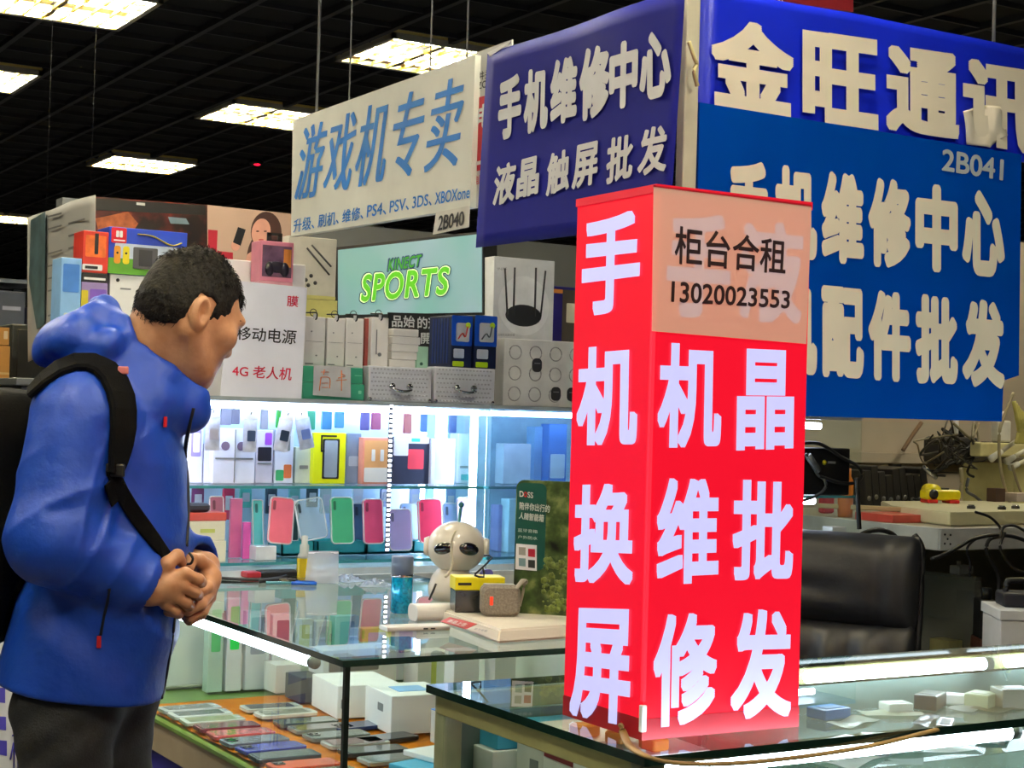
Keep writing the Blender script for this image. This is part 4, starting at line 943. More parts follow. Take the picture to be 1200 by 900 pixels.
# green boxes with a hand written price paper
gb = tbox(355, 427, 449, 468, 4.14, .16, ZTOP)
GRN = mat('green_card', (52, 148, 118), .45)
GRL = mat('green_line', (120, 190, 160), .5)
carton(gb, GRN, 'lower green box under the white hanging boxes', 'green_box', group='green boxes on the display', decals=[('f', .9, .95, .4, .6, GRL, 'pale_mark')])
gz = gb[5]+.0005; gt = at(391, 430, y=4.14)[2]
carton((gb[0], gb[1]-.006, 4.14, 4.29, gz, gt), GRN, 'upper green box with a pale line, stacked on the other green box', 'green_box', group='green boxes on the display', decals=[('f', .86, .98, .5, .54, GRL, 'pale_line')])
PH = on(y=4.134)
r = thing('price_paper', 'grey paper with orange handwriting stuck on the green boxes', 'paper', at(390, 466, y=4.134))
m = MB(); m.slab([PH(*q) for q in [(368, 428), (411, 430), (411, 466), (367, 463)]], (0, .002, 0)); m.build('sheet', mat('paper_grey', (188, 192, 196), .6), r)
OCH = mat('orange_marker', (240, 128, 44), .5, noise=.05)
m = MB()
def stroke(mb, pts, plane, rad=.0022): mb.tube([np.array(plane(*p))+np.array([0, -.001, 0]) for p in pts], rad, n=6, flat=.4)
for s in ([(376, 436), (385, 436)], [(380, 433), (379, 439)], [(376, 442), (374, 458)], [(376, 442), (386, 443), (386, 455)], [(377, 449), (384, 449)], [(377, 454), (384, 454)], [(400, 434), (400, 458)], [(394, 446), (406, 445)], [(400, 438), (404, 440)], [(396, 443), (404, 441)]): stroke(m, s, PH)
m.build('handwriting', OCH, r)
# four white boxes on pegs, standing on the green boxes / drawer
PEGW = mat('white_box_card', (214, 212, 208), .5, noise=.03)
zd = at(470, 431, y=4.14)[2]
for k, (u0, u1, v0, lab, z0, Y) in enumerate(((356, 381, 371, 'tall white hang box beside the paper notice', gt, 4.17), (383, 404, 373, 'tall white hang box second from the paper notice', gt, 4.17), (405, 426, 373, 'tall white hang box with a maroon side, third from the paper notice', gt, 4.17), (435, 455, 372, 'tall white hang box with a cable picture above the metal drawer', zd, 4.17))):
    b = tbox(u0, u1, v0, 428, Y, .05, z0+.0005)
    r = carton(b, PEGW, lab, 'hang_box', group='tall white hang boxes', decals=[('c', .35, .07, .70, 0, GREYP, 'print_dot'), ('c', .60, .07, .22, 0, GREYP, 'print_dot'), ('f', .1, .9, .50, .505, GREYP, 'print_line'), ('f', .08, .45, .04, .06, GREYP, 'small_print')] if k < 3 else [('f', .28, .34, .25, .75, GREYP, 'cable_print'), ('c', .5, .20, .25, 0, GREYP, 'plug_print')])
    h = b[5]-b[4]; 
    m = MB(); m.tube([(0, .04, h+.014), (0, -.01, h+.012), (0, -.035, h+.010), (0, -.037, h-.003), (0, -.029, h-.008)], .0022, n=6); m.tube([(.010*math.cos(t), -.012, h+.012+.010*math.sin(t)) for t in np.linspace(0, 6, 9)], .0012, n=5); sub(m, 'peg_hook', DARKM, r)
    m = MB(); m.box(-.006, .006, -.028, -.0255, h-.006, h+.008); sub(m, 'hang_tab', film('clear_tab', (230, 230, 235), .6), r)
b = tbox(427, 434, 373, 428, 4.19, .06, gt+.0005)
carton((b[0]+.001, b[1]-.001, 4.19, 4.25, gt+.0005, b[5]), mat('brick_red_card', (150, 70, 62), .5), 'narrow brick red box between the tall white hang boxes', 'red_box')
# metal cash drawers
ALU = mat('brushed_aluminium', (214, 216, 222), .35, .35, noise=.06)
def drawer(u0, u1, v0, v1, label):
    b = tbox(u0, u1, v0, v1, 4.13, .20, ZTOP)
    r = thing('metal_case', label, 'metal case', ((b[0]+b[1])/2, 4.13, ZTOP), 'small metal cases on the display')
    m = MB(); m.box(*b, .004); m.build('case_body', ALU, r)
    m = MB(); W_ = b[1]-b[0]; H_ = b[5]-b[4]
    nxr = 16; nzr = 8
    for i in range(nxr):
        for j in range(nzr):
            x = b[0]+.010+(W_-.02)*(i+.5*(j % 2))/nxr; z = b[4]+.008+(H_-.016)*j/(nzr-1)
            cx = x-(b[0]+b[1])/2; 
            if abs(cx) < .03 and abs(z-(b[4]+H_*.45)) < .016: continue
            m.box(x-.003, x+.003, b[2]-.0018, b[2]+.001, z-.0022, z+.0022, .0008, seg=1)
    m.build('stud_pattern', mat('stud_silver', (236, 238, 244), .25, .4), r)
    cz = b[4]+H_*.42; cx = (b[0]+b[1])/2
    m = MB(); m.tube([(cx-.028, 4.128, cz), (cx-.026, 4.112, cz-.008), (cx, 4.106, cz-.012), (cx+.026, 4.112, cz-.008), (cx+.028, 4.128, cz)], .0042, n=8); m.build('handle', CHROME, r)
    for s in (-1, 1):
        m = MB(); m.cyl((cx+s*.028, 4.124, cz+.002), (cx+s*.028, 4.131, cz+.002), .009, n=14); m.build('handle_mount', CHROME, r)
    for sx in (b[0]+.006, b[1]-.006):
        m = MB(); m.ball((sx, 4.131, b[4]+.006), .006, u=10, v=8); m.build('corner_cap', CHROME, r)
    return b
d1 = drawer(432, 506, 430, 470, 'silver studded metal case left one of the pair')
d2 = drawer(509, 580, 431, 474, 'silver metal case nearer the white box with round prints')
# stack of thin white boxes
for k in range(5):
    u0, u1 = ((461, 491), (460, 493), (459, 491), (459, 489), (456, 487))[k]
    t = 376+k*9.6
    b = tbox(u0, u1, t, t+9.2, 4.18, .09)
    z0 = d1[5]+.0008+(4-k)*.0225
    carton((b[0], b[1], 4.18, 4.27, z0, z0+.0218), PEGW, ['topmost thin white box of the stack on the metal case', 'second thin white box from the top of the stack', 'middle thin white box of the stack on the metal case', 'fourth thin white box down the stack on the metal case', 'lowest thin white box of the stack on the metal case'][k], 'thin_box', group='stack of thin white boxes')
b = tbox(487, 502, 406, 431, 4.18, .05, d1[5]+.0008)
carton((b[0]+.004, b[1], 4.18, 4.24, b[4], b[5]), mat('pale_green_card', (160, 205, 178), .5), 'pale green box with a dark round mark beside the stack of thin white boxes', 'small_box', decals=[('c', .4, .25, .2, 0, mat('dark_green_print', (40, 90, 76), .5), 'round_mark')])
# black poster behind the stack
r = thing('black_poster', 'black poster with white characters behind the stack of thin white boxes', 'poster', at(490, 425, y=4.42))
PB = on(y=4.42); m = MB(); m.slab([PB(*q) for q in [(455, 366), (522, 368), (522, 428), (455, 427)]], (0, .006, 0)); m.box(at(460, 420, y=4.43)[0], at(515, 420, y=4.43)[0], 4.423, 4.44, ZTOP, at(490, 425, y=4.42)[2]+.01); m.build('poster_board', BLACKP, r)
m = MB(); letter(m, '的遊', [(489, 371), (514, 372), (514, 386), (489, 385)], PB, NYb, .02); letter(m, '品始', [(459, 369), (486, 370), (486, 384), (459, 383)], PB, NYb, .02); letter(m, '開', [(493, 390), (505, 390), (505, 403), (493, 403)], PB, NYb, .02); m.build('poster_lettering', LTR, r)
# two blue packages
BLU = mat('package_blue', (16, 70, 176), .35, coat=.4); NAV = mat('package_navy', (14, 26, 58), .4)
LIMEY = mat('lime_label', (176, 214, 30), .4)
for k, (u0, u1, lab, dep) in enumerate(((529, 553, 'bright blue cable package with a red picture on the metal case', .14), (556, 582, 'blue cable package with a grey picture on the metal case', .09))):
    b = tbox(u0, u1, 370, 431, 4.15, dep, d2[5]+.0008)
    r = carton(b, NAV, lab, 'cable_package', group='blue cable packages', decals=[('f', 0, 1, .42, 1, BLU, 'blue_panel'), ('f', .08, .62, .02, .12, LIMEY, 'lime_label'), ('f', .12, .62, .18, .36, mat('navy_print', (170, 180, 200), .5), 'text_print')])
    h = b[5]-b[4]; w = b[1]-b[0]
    m = MB(); m.rbox(-w*.3, w*.36, -dep/2-.002, -dep/2, h*.5, h*.86, .006); sub(m, 'picture_window', mat('silver_window', (176, 182, 190), .25, coat=.5), r)
    m = MB(); m.tube([(-w*.2, -dep/2-.003, h*.55), (0, -dep/2-.003, h*.66), (w*.15, -dep/2-.003, h*.6), (w*.25, -dep/2-.003, h*.8)], .004, n=6, flat=.5); sub(m, 'cable_picture', mat('cable_red', (170, 50, 50), .4) if k == 0 else mat('cable_dk', (86, 92, 100), .4), r)
    m = MB(); m.ball((w*.28, -dep/2-.002, h*.82), (.009, .002, .009)); sub(m, 'lime_sticker', LIMEY, r)
    if k == 0:
        m = MB()
        for q in range(6): m.box(-w/2-.0008, -w/2+.0006, -dep/2+.02+q*.018, -dep/2+.030+q*.018, h*.08, h*.95)
        sub(m, 'side_stripes', mat('package_deep_blue', (12, 40, 100), .4), r)
# router box on the white box with round prints
b = tbox(590, 690, 399, 476, 4.16, .20, ZTOP)
r = carton(b, mat('white_relief', (214, 214, 208), .55), 'wide white box printed with pale circles and black speakers', 'speaker_box')
w = b[1]-b[0]; h = b[5]-b[4]
for i in range(4):
    for j in range(3):
        x = -w/2+w*(.13+.235*i); z = h*(.18+.31*j)
        m = MB(); m.tube([(x+.021*math.cos(t), -.1003, z+.021*math.sin(t)) for t in np.linspace(0, 2*PI, 17)[:-1]], .0020, n=5, closed=True, samples=1); sub(m, 'circle_print', mat('relief_grey', (168, 168, 164), .55), r)
for k, (x, z) in enumerate(((-w*.5+w*.38, h*.62), (-w*.5+w*.61, h*.20), (-w*.5+w*.80, h*.20))):
    m = MB(); m.rbox(x-.017, x+.017, -.1025, -.0995, z-.021, z+.021, .014); q = m.build('speaker_print', mat('speaker_dark', (44, 44, 48), .5), None, origin=False); q.parent = r
    m = MB(); m.box(x-.010, x+.010, -.1032, -.1024, z+.004, z+.007); q2 = m.build('print_mark', GREYP, None, origin=False); q2.parent = q
b2 = tbox(578, 649, 303, 399, 4.22, .09, b[5]+.0005)
r = carton(b2, mat('router_white', (208, 210, 210), .5), 'white router box printed with a black four antenna router', 'router_box')
w = b2[1]-b2[0]; h = b2[5]-b2[4]
PRT = mat('router_black', (38, 40, 44), .4)
m = MB(); m.ball((0, -.046, h*.30), (w*.30, .004, h*.135)); m.build('router_print', PRT, None, origin=False).parent = r
m = MB(); m.ball((.0, -.0465, h*.275), (w*.285, .002, h*.13)); 
m.bm.free()
m = MB(); m.lathe([(w*.42, 0), (w*.42, .0006), (0, .0008)], (0, 0, 0), 40, mtx=Matrix.Translation((.0, -.0455, h*.42)) @ Matrix.Rotation(PI/2, 4, 'X'), smooth=False); m.build('pale_disc', mat('pale_disc', (220, 222, 222), .5), None, origin=False).parent = r
for k, (x0, x1, z1) in enumerate(((-w*.27, -w*.33, h*.86), (-w*.17, -w*.17, h*.88), (w*.18, w*.18, h*.90), (w*.28, w*.34, h*.87))):
    m = MB(); m.cyl((x0, -.0475, h*.30), (x1, -.0475, z1), .0032, n=6); m.build('antenna_print', PRT, None, origin=False).parent = r
PRo2 = on(y=4.2195)
m = MB(); letter(m, 'TP-LINK', [(582, 314), (594, 313), (594, 316), (582, 317)], PRo2, NYb, .0); o_ = m.build('small_lettering', GREYP, r)
m = MB(); letter(m, '双频无线路由器', [(583, 391), (603, 391), (603, 394), (583, 394)], PRo2, NYb, 0); m.build('caption_lettering', GREYP, r)
b = tbox(646, 674, 336, 399, 4.3, .08, at(660, 400, y=4.3)[2])
b3 = (b[0], b[1], b[2], b[3], h*0+at(630, 399, y=4.16)[2]+.001, b[5])
carton(b3, mat('indigo_card', (40, 34, 110), .45), 'indigo box between the router box and the red light box', 'indigo_box', decals=[('f', .08, .45, .88, .95, mat('amber_print', (224, 140, 60), .5), 'amber_mark'), ('f', .45, 1, 0, .95, mat('dark_olive_print', (78, 72, 62), .5), 'dark_panel'), ('f', .62, 1, .38, .72, mat('white_print', (214, 206, 180), .5), 'square_print')])
carton(tbox(584, 590, 402, 475, 4.2, .16, ZTOP), BLACKP, 'black block put in for the dark gap left of the white box with round prints', 'dark_gap')  # black strip standing where only a shadowed gap is

# lit sport game sign
XK = 2.45; PK = on(x=XK)
r = thing('lit_sign', 'glowing pale green panel with bright green sport lettering behind the white board', 'sign', at(480, 372, x=XK))
m = MB(); quad_slab(m, [(392, 290), (566, 271), (566, 369), (392, 373)], PK, (.05, 0, 0)); m.build('sign_frame', DARKM, r)
def panel_mat():
    m = bpy.data.materials.new('lit_panel'); m.use_nodes = True; nt = m.node_tree; b = nt.nodes['Principled BSDF']
    n = nt.nodes.new('ShaderNodeTexNoise'); n.inputs['Scale'].default_value = 3.2; n.inputs['Detail'].default_value = 1
    tc = nt.nodes.new('ShaderNodeTexCoord'); nt.links.new(tc.outputs['Object'], n.inputs['Vector'])
    rp = nt.nodes.new('ShaderNodeValToRGB'); e = rp.color_ramp.elements
    e[0].position = .36; e[0].color = rgb(176, 210, 216); e[1].position = .64; e[1].color = rgb(132, 205, 190)
    nt.links.new(n.outputs['Fac'], rp.inputs['Fac']); nt.links.new(rp.outputs['Color'], b.inputs['Emission Color']); b.inputs['Base Color'].default_value = rgb(96, 118, 120)
    b.inputs['Emission Strength'].default_value = .48; b.inputs['Roughness'].default_value = .3
    return m
m = MB(); quad_slab(m, [(396, 293), (564, 274), (564, 366), (396, 369)], on(x=XK-.003), (.004, 0, 0)); m.build('lit_panel', panel_mat(), r)
def outlined(body, quad, lays, nm, shear=.25):
    for k, (w_, c, st) in enumerate(lays):
        m = MB(); cx = sum(q[0] for q in quad)/4; cy = sum(q[1] for q in quad)/4
        g = [(q[0]+(q[0]-cx)/abs(q[0]-cx)*w_, q[1]+(q[1]-cy)/abs(q[1]-cy)*w_) for q in quad]
        # thicker strokes for the outline layers
        letter(m, body, g, on(x=XK-.005-.001*k), NX, st, shear, 1.08)
        m.build(nm if k == len(lays)-1 else 'letter_outline', c, r)
LK = [(2.4, mat('navy_outline', (16, 40, 84), .4), .075), (1.3, emis('pale_outline', (214, 240, 176), .6), .05), (0, emis('lime_letter', (96, 200, 30), .75, base=(60, 130, 20)), .024)]
outlined('SPORTS', [(425, 322), (527, 312), (525, 345), (423, 354)], LK, 'sport_lettering', .1)
outlined('KINECT', [(456, 304), (495, 298), (493, 312), (455, 318)], [(1.4, mat('blue_outline', (14, 46, 120), .4), .08), (0, emis('green_letter', (56, 160, 44), .6, base=(40, 110, 20)), .03)], 'heading_lettering', .1)

# ================================================================ things on the left counter top
def onz(u, v, z=ZT): return at(u, v, z=z)
# toy robot speaker
p = at(530, 703, z=ZT); px = np.linalg.norm(p-EYE)/FPX
r = thing('toy_robot', 'white round headed toy robot with dark eyes on the glass counter', 'toy', (0, 0, 0))
m = MB(); m.lathe([(.0, 0), (.045, 0), (.056, .012), (.058, .03), (.050, .055), (.036, .072), (.0, .076)], n=32); m.build('robot_body', mat('robot_white', (214, 206, 188), .3, noise=.02, coat=.4), r)
hc = (.004, -.006, .124); m = MB(); m.ball(hc, (.070, .064, .060), u=32, v=20); m.build('robot_head', mat('robot_white', (214, 206, 188), .3), r)
FR = Matrix.Rotation(-.52, 4, 'Z')
for s, nm in ((-1, 'eye'), (1, 'eye')):
    m = MB(); m.ball((0, 0, 0), (.025, .012, .0150), u=20, v=12)
    o = m.build(nm, mat('eye_black', (14, 14, 20), .1, coat=.8), None, origin=False); o.parent = r
    o.location = Vector(hc)+FR @ Vector((s*.029, -.054, .000)); o.rotation_euler = (0.1, s*.18, -.52+s*.42)
for s in (-1, 1):
    m = MB(); m.cyl((0, 0, 0), (s*.012, 0, 0), .024, .019, n=20); o = m.build('ear_disc', mat('robot_white', (214, 206, 188), .3), None, origin=False); o.parent = r; o.location = Vector(hc)+FR @ Vector((s*.064, 0, 0)); o.rotation_euler = (0, 0, -.52)
m = MB(); m.tube([(.0, -.02, .172), (.006, -.012, .19), (.010, -.01, .215)], .004, n=8); m.ball((.011, -.010, .222), .007); m.build('antenna', mat('teal_antenna', (52, 120, 132), .4), r)
m = MB(); m.ball((.012, -.052, .045), (.012, .006, .007)); m.build('chest_light', mat('teal_light', (70, 150, 180), .3), r)
r.location = tuple(p); r.scale = (1.05, 1.05, 1.05)
# strip of cream ribbon hanging over the head
H = lambda u, v: at(u, v, d=3.33)
m = MB(); m.tube([H(534, 622), H(530, 632), H(529, 648), H(530, 660), H(526, 672), H(521, 676)], [.004, .004, .004, .005, .006, .003], n=8, flat=.5); tag(m.build('cream_ribbon', mat('cream_ribbon', (214, 208, 176), .5)), 'cream ribbon hanging over the face of the toy robot', 'ribbon')
# black folded stand
H = lambda u, v: at(u, v, d=3.42)
m = MB(); m.tube([H(567, 651), H(577, 653), H(560, 670), H(556, 674), H(567, 676), H(566, 666)], .0024, n=6, samples=2); m.tube([H(511, 684), H(503, 703)], .0026, n=6, samples=1); tag(m.build('wire_stand', mat('wire_black', (18, 18, 22), .4)), 'thin black wire stand sticking out behind the toy robot', 'stand')
# glitter bottle
p = at(470, 718, z=ZT)
r = thing('glitter_bottle', 'turquoise glitter bottle with a grey blue cap', 'bottle', tuple(p))
m = MB(); m.lathe([(.0, 0), (.022, 0), (.025, .004), (.025, .082), (.0245, .084), (.0, .084)], tuple(p), 28); m.build('bottle_body', mat('glitter_turquoise', (14, 158, 204), .2, .3, noise=.45, scale=160, coat=.6), r)
m = MB(); m.lathe([(.025, .084), (.0252, .126), (.024, .129), (.0, .129)], tuple(p), 28); m.build('bottle_cap', mat('cap_slate', (96, 112, 138), .3, coat=.4), r)
m = MB(); m.lathe([(.0255, .0815), (.0262, .083), (.0262, .086), (.0255, .0875)], tuple(p), 28); m.build('cap_ring', CHROME, r)
# power banks
p = at(511, 716, z=ZT)
def bank(c, l, w, h, rot, label, end=None, z0=0):
    o = thing('power_bank', label, 'power bank', (0, 0, 0), 'white power banks on the glass counter')
    m = MB(); m.rbox(-l/2, l/2, -w/2, w/2, 0, h, h*.42, axis='x', edge=.001); m.build('bank_body', mat('bank_white', (222, 220, 212), .35, noise=.02), o)
    m = MB(); m.rbox(l/2-.0005, l/2+.0012, -w/2+.003, w/2-.003, .003, h-.003, h*.3, axis='x'); e = m.build('end_panel', mat('end_brown', (150, 120, 100), .4) if end else mat('end_grey', (176, 176, 170), .4), o)
    for q in range(2):
        m = MB(); m.box(-.004+l*.1+q*.016, .006+l*.1+q*.016, -w/2-.0006, -w/2+.001, h*.35, h*.65); m.build('usb_port', BLACKP, o)
    o.location = (c[0], c[1], c[2]+z0); o.rotation_euler = (0, 0, rot)
    return o
bank(at(512, 727, z=ZT), .115, .060, .036, -.12, 'rounded white power bank lying below the toy robot', True, z0=.0005)
bank(at(486, 738, z=ZT), .14, .05, .010, -.12, 'flat white power bank beside the glitter bottle, in front of the rounded one')
# yellow and dark speaker box
p = at(556, 717, z=ZT+.0265)
rz = -.62
r = thing('speaker_box', 'box with a yellow lid and dark lower half behind the grey fabric speaker', 'box', (0, 0, 0))
m = MB(); m.box(-.05, .05, -.03, .03, 0, .052, .002); m.build('dark_body', mat('smoke_window', (44, 46, 44), .2, noise=.3, scale=30, coat=.5), r)
m = MB(); m.box(-.051, .051, -.031, .031, .052, .083, .002); l_ = m.build('yellow_lid', mat('lemon_yellow', (228, 214, 10), .4), r)
m = MB(); m.box(-.045, -.018, -.0316, -.0306, .064, .070); m.build('lid_print', BLACKP, l_)
m = MB(); m.box(.018, .046, -.0312, -.0296, .006, .05); m.build('green_print', mat('leaf_dark', (76, 104, 40), .5), r)
r.location = (p[0]+.012, p[1]+.012, ZT+.0268); r.rotation_euler = (0, 0, rz+.3); r.scale = (1.08, 1.05, .92)
# display stand platform
a, b_, c, d = [at(u, v, z=ZT) for u, v in ((513, 727), (583, 754), (668, 748), (640, 716))]
r = thing('speaker_stand', 'cream display stand with a red label and a landscape backboard', 'display stand', ((a+c)/2).tolist())
e0 = at(600, 716, z=ZT); hgt = .026
top = [np.array(q)+np.array([0, 0, hgt]) for q in (a+(c-a)*.02, b_+np.array([.012, .012, 0]), c+np.array([0, .012, 0]), np.array([2.10, 3.10, .9]), np.array([1.88, 3.25, .9]))]
bot = [np.array(q) for q in (a, b_, c, np.array([2.11, 3.10, .9]), np.array([1.88, 3.26, .9]))]
m = MB(); V = [q.tolist() for q in bot+top]; n = 5
m.raw(V, [tuple(range(n-1, -1, -1)), tuple(range(n, 2*n))]+[(i, (i+1) % n, n+(i+1) % n, n+i) for i in range(n)]); bmesh.ops.bevel(m.bm, geom=m.bm.edges[:], offset=.004, segments=2, affect='EDGES')
m.build('platform', mat('stand_cream', (222, 214, 196), .4, noise=.03), r)
PZ = on(z=ZT+hgt+.0012)
m = MB(); m.slab([PZ(*q) for q in [(527, 723), (559, 731), (546, 737), (516, 728)]], (0, 0, -.001)); lb = m.build('red_label', mat('label_red', (196, 40, 44), .4), r)
m = MB(); letter(m, '新品上市', [(528, 726), (549, 731), (543, 735), (523, 729)], PZ, (0, 0, 1), .02, lift=.0006); m.build('label_lettering', WHITE, lb)
m = MB(); letter(m, '蓝牙音箱', [(557, 736), (572, 739), (570, 741), (555, 738)], PZ, (0, 0, 1), .0, lift=.0006); m.build('small_lettering', mat('print_charcoal', (62, 60, 58), .5), r)
# backboard with landscape
p0 = at(601, 718, z=ZT+hgt); p1 = at(664, 722, z=ZT+hgt); ht = at(603, 562, d=np.dot(p0-EYE, FWD)/1.0)[2]-p0[2]
dirx = np.array([p1[0]-p0[0], p1[1]-p0[1], 0]); L_ = np.linalg.norm(dirx); dirx /= L_; nn = np.array([dirx[1], -dirx[0], 0]); L_ *= 1.35
MB0 = Matrix(((dirx[0], -nn[0], 0, p0[0]), (dirx[1], -nn[1], 0, p0[1]), (0, 0, 1, p0[2]), (0, 0, 0, 1)))
def land_mat():
    m = bpy.data.materials.new('landscape_print'); m.use_nodes = True; nt = m.node_tree; b = nt.nodes['Principled BSDF']; b.inputs['Roughness'].default_value = .35
    tc = nt.nodes.new('ShaderNodeTexCoord'); n = nt.nodes.new('ShaderNodeTexNoise'); n.inputs['Scale'].default_value = 26; n.inputs['Detail'].default_value = 5
    nt.links.new(tc.outputs['Object'], n.inputs['Vector'])
    rp = nt.nodes.new('ShaderNodeValToRGB'); e = rp.color_ramp.elements; e[0].position = .3; e[0].color = rgb(16, 22, 14); e[1].position = .72; e[1].color = rgb(150, 160, 96)
    e2 = e.new(.52); e2.color = rgb(70, 92, 46)
    nt.links.new(n.outputs['Fac'], rp.inputs['Fac']); nt.links.new(rp.outputs['Color'], b.inputs['Base Color'])
    return m
m = MB(); m.rbox(0, L_, 0, .008, 0, ht, .018, axis='y', mtx=MB0); bb = m.build('backboard', land_mat(), r)
m = MB(); m.rbox(.002, L_*.42, -.001, .001, ht*.33, ht-.006, .014, axis='y', mtx=MB0); m.build('green_panel', mat('poster_green', (30, 86, 72), .35, noise=.15), bb)
m = MB()
for q in range(110):
    x = random.uniform(L_*.42, L_*.98); z = random.uniform(.01, ht*.45); s_ = random.uniform(.002, .009)
    m.lathe([(s_, 0), (s_*.9, .0008), (0, .001)], (0, 0, 0), 5, mtx=MB0 @ Matrix.Translation((x-s_*.3, -.0002, z)) @ Matrix.Rotation(PI/2, 4, 'X'))
m.build('foliage_print', mat('foliage_print', (104, 122, 52), .5, noise=.5, scale=120), bb)
Pp = pl(nn, p0+nn*.0016)
m = MB(); letter(m, 'D  SS', [(609, 575), (625, 577), (625, 584), (609, 582)], Pp, nn, .02); letter(m, '陪伴你出行的', [(609, 588), (645, 592), (644, 601), (609, 597)], Pp, nn, .02); letter(m, '人随智能箱', [(609, 600), (638, 603), (637, 612), (608, 608)], Pp, nn, .02); letter(m, '蓝牙音箱', [(607, 619), (630, 621), (630, 625), (607, 623)], Pp, nn, .0); letter(m, '户外防水', [(607, 627), (630, 629), (630, 633), (607, 631)], Pp, nn, .0); m.build('poster_lettering', mat('poster_white', (204, 212, 200), .5), bb)
m = MB(); letter(m, 'O', [(614, 576), (618, 576.5), (618, 583), (614, 582.5)], Pp, nn, .05); m.build('red_letter', mat('label_red', (196, 40, 44), .4), bb)
m = MB(); m.slab([Pp(*q) for q in [(605, 637), (629, 639), (629, 669), (604, 667)]], (nn*.0006).tolist()); c_ = m.build('white_panel', WHITE, bb)
Pq = pl(nn, p0+nn*.0026)
for cc, qd in (((150, 150, 140), [(608, 641), (616, 641.5), (616, 651), (608, 650)]), ((170, 30, 50), [(619, 643), (627, 643.5), (627, 653), (619, 652)]), ((120, 150, 150), [(608, 654), (616, 654.5), (616, 664), (608, 663)]), ((40, 44, 40), [(619, 656), (627, 656.5), (627, 666), (619, 665)])):
    m = MB(); m.slab([Pq(*q) for q in qd], (nn*.0006).tolist()); m.build('colour_swatch', mat('swatch_%d' % cc[0], cc, .5), c_)
# grey fabric speaker on the platform
p = at(588, 722, z=ZT+hgt)
r = thing('fabric_speaker', 'small grey fabric speaker with a red mark and a strap loop on the cream stand', 'speaker', (0, 0, 0))
FAB = mat('grey_fabric', (128, 120, 106), .8, noise=.25, scale=220, bump=.2, bscale=300)
m = MB(); m.rbox(-.042, .042, -.023, .023, 0, .066, .015, axis='y', edge=.006); m.build('speaker_body', FAB, r)
m = MB(); m.tube([(.030, -.022, .058), (.046, -.012, .075), (.052, .0, .074), (.050, .002, .050), (.044, .004, .02)], .008, n=8, flat=.35); m.build('strap_loop', mat('strap_grey', (140, 132, 116), .7), r)
m = MB(); m.box(-.024, -.017, -.0245, -.0225, .024, .042, .001); m.build('red_mark', emis('speaker_red', (255, 60, 30), .8), r)
m = MB(); m.rbox(-.036, .030, -.012, .012, .0655, .0672, .006, axis='z'); m.build('button_panel', mat('button_grey', (150, 146, 136), .5), r)
r.location = (p[0], p[1]+.01, ZT+hgt+.0004); r.rotation_euler = (0, 0, -.42)
# lilac phone stand beside the robot
p = at(574, 704, z=ZT)
m = MB(); m.rbox(-.012, .020, -.006, .006, 0, .075, .012); o = m.build('lilac_stand', mat('lilac_plastic', (120, 112, 196), .35)); o.location = (min(p[0], 2.07), p[1]+.02, ZT+.0005); tag(o, 'lilac plastic stand between the toy robot and the landscape backboard', 'stand')
# things lying by the man's hands: wallet, keys, spray bottle, pouch, pen
a = at(283, 676, z=ZT); b_ = at(345, 672, z=ZT)
def flat_box(u, v, l, w, h, rot, m_, label, name, cat, z=ZT+.0005, bev=.002, r_=None):
    p = at(u, v, z=ZT); m = MB()
    if r_: m.rbox(-l/2, l/2, -w/2, w/2, 0, h, r_, axis='z', edge=.001)
    else: m.box(-l/2, l/2, -w/2, w/2, 0, h, bev)
    o = m.build(name, m_); o.location = (p[0], p[1], z); o.rotation_euler = (0, 0, rot); return tag(o, label, cat)
r = thing('tool_tray', 'shallow cream tray beside the black wallet on the glass counter', 'tray', (0, 0, 0))
m = MB(); m.box(-.085, .085, -.05, .05, 0, .004); m.build('tray_base', mat('tray_cream', (206, 202, 178), .5), r)
m = MB()
for q in ((-.085, .085, -.05, -.046), (-.085, .085, .046, .05), (-.085, -.081, -.05, .05), (.081, .085, -.05, .05)): m.box(*q, .004, .020)
m.build('tray_rim', mat('tray_olive', (176, 174, 138), .5), r)
p = at(322, 661, z=ZT); r.location = (p[0], p[1]+.03, ZT+.0005); r.rotation_euler = (0, 0, -.05)
r = thing('wallet', 'black folded wallet with a red end on the glass counter', 'wallet', (0, 0, 0))
m = MB(); m.rbox(-.03, .085, -.03, .03, 0, .018, .005, axis='z', edge=.004); m.build('wallet_body', mat('wallet_black', (26, 24, 24), .5, bump=.2), r)
m = MB(); m.rbox(-.070, -.029, -.026, .026, .001, .017, .004, axis='z', edge=.003); m.build('red_end', mat('wallet_red', (190, 44, 60), .4), r)
p = at(312, 676, z=ZT); r.location = (p[0], p[1]-.01, ZT+.0005); r.rotation_euler = (0, 0, .02)
r = thing('key_bunch', 'bunch of keys on a black cord in front of the wallet', 'keys', (0, 0, 0))
for k in range(3):
    m = MB(); M = Matrix.Rotation(-.4+.5*k, 4, 'Z') @ Matrix.Translation((.02, 0, .003*k))
    m.cyl((0, 0, 0), (0, 0, .003), .010, n=16, mtx=M); m.box(.008, .040, -.003, .003, .0004, .0026, mtx=M); m.box(.030, .034, -.006, -.002, .0004, .0026, mtx=M); m.build('key', mat('key_brass', (150, 140, 112), .3, .9), r)
m = MB(); m.tube([(.012*math.cos(t), .012*math.sin(t), .003) for t in np.linspace(0, 2*PI, 13)[:-1]], .0016, n=6, closed=True); m.build('key_ring', CHROME, r)
m = MB(); m.tube([(.05, -.005, .005), (.03, .014, .006), (-.01, .012, .006), (-.04, 0, .006), (-.055, -.004, .005)], .005, n=8); m.build('key_cord', mat('cord_black', (24, 22, 22), .6), r)
p = at(322, 682, z=ZT); r.location = (p[0], p[1]-.025, ZT+.0005)
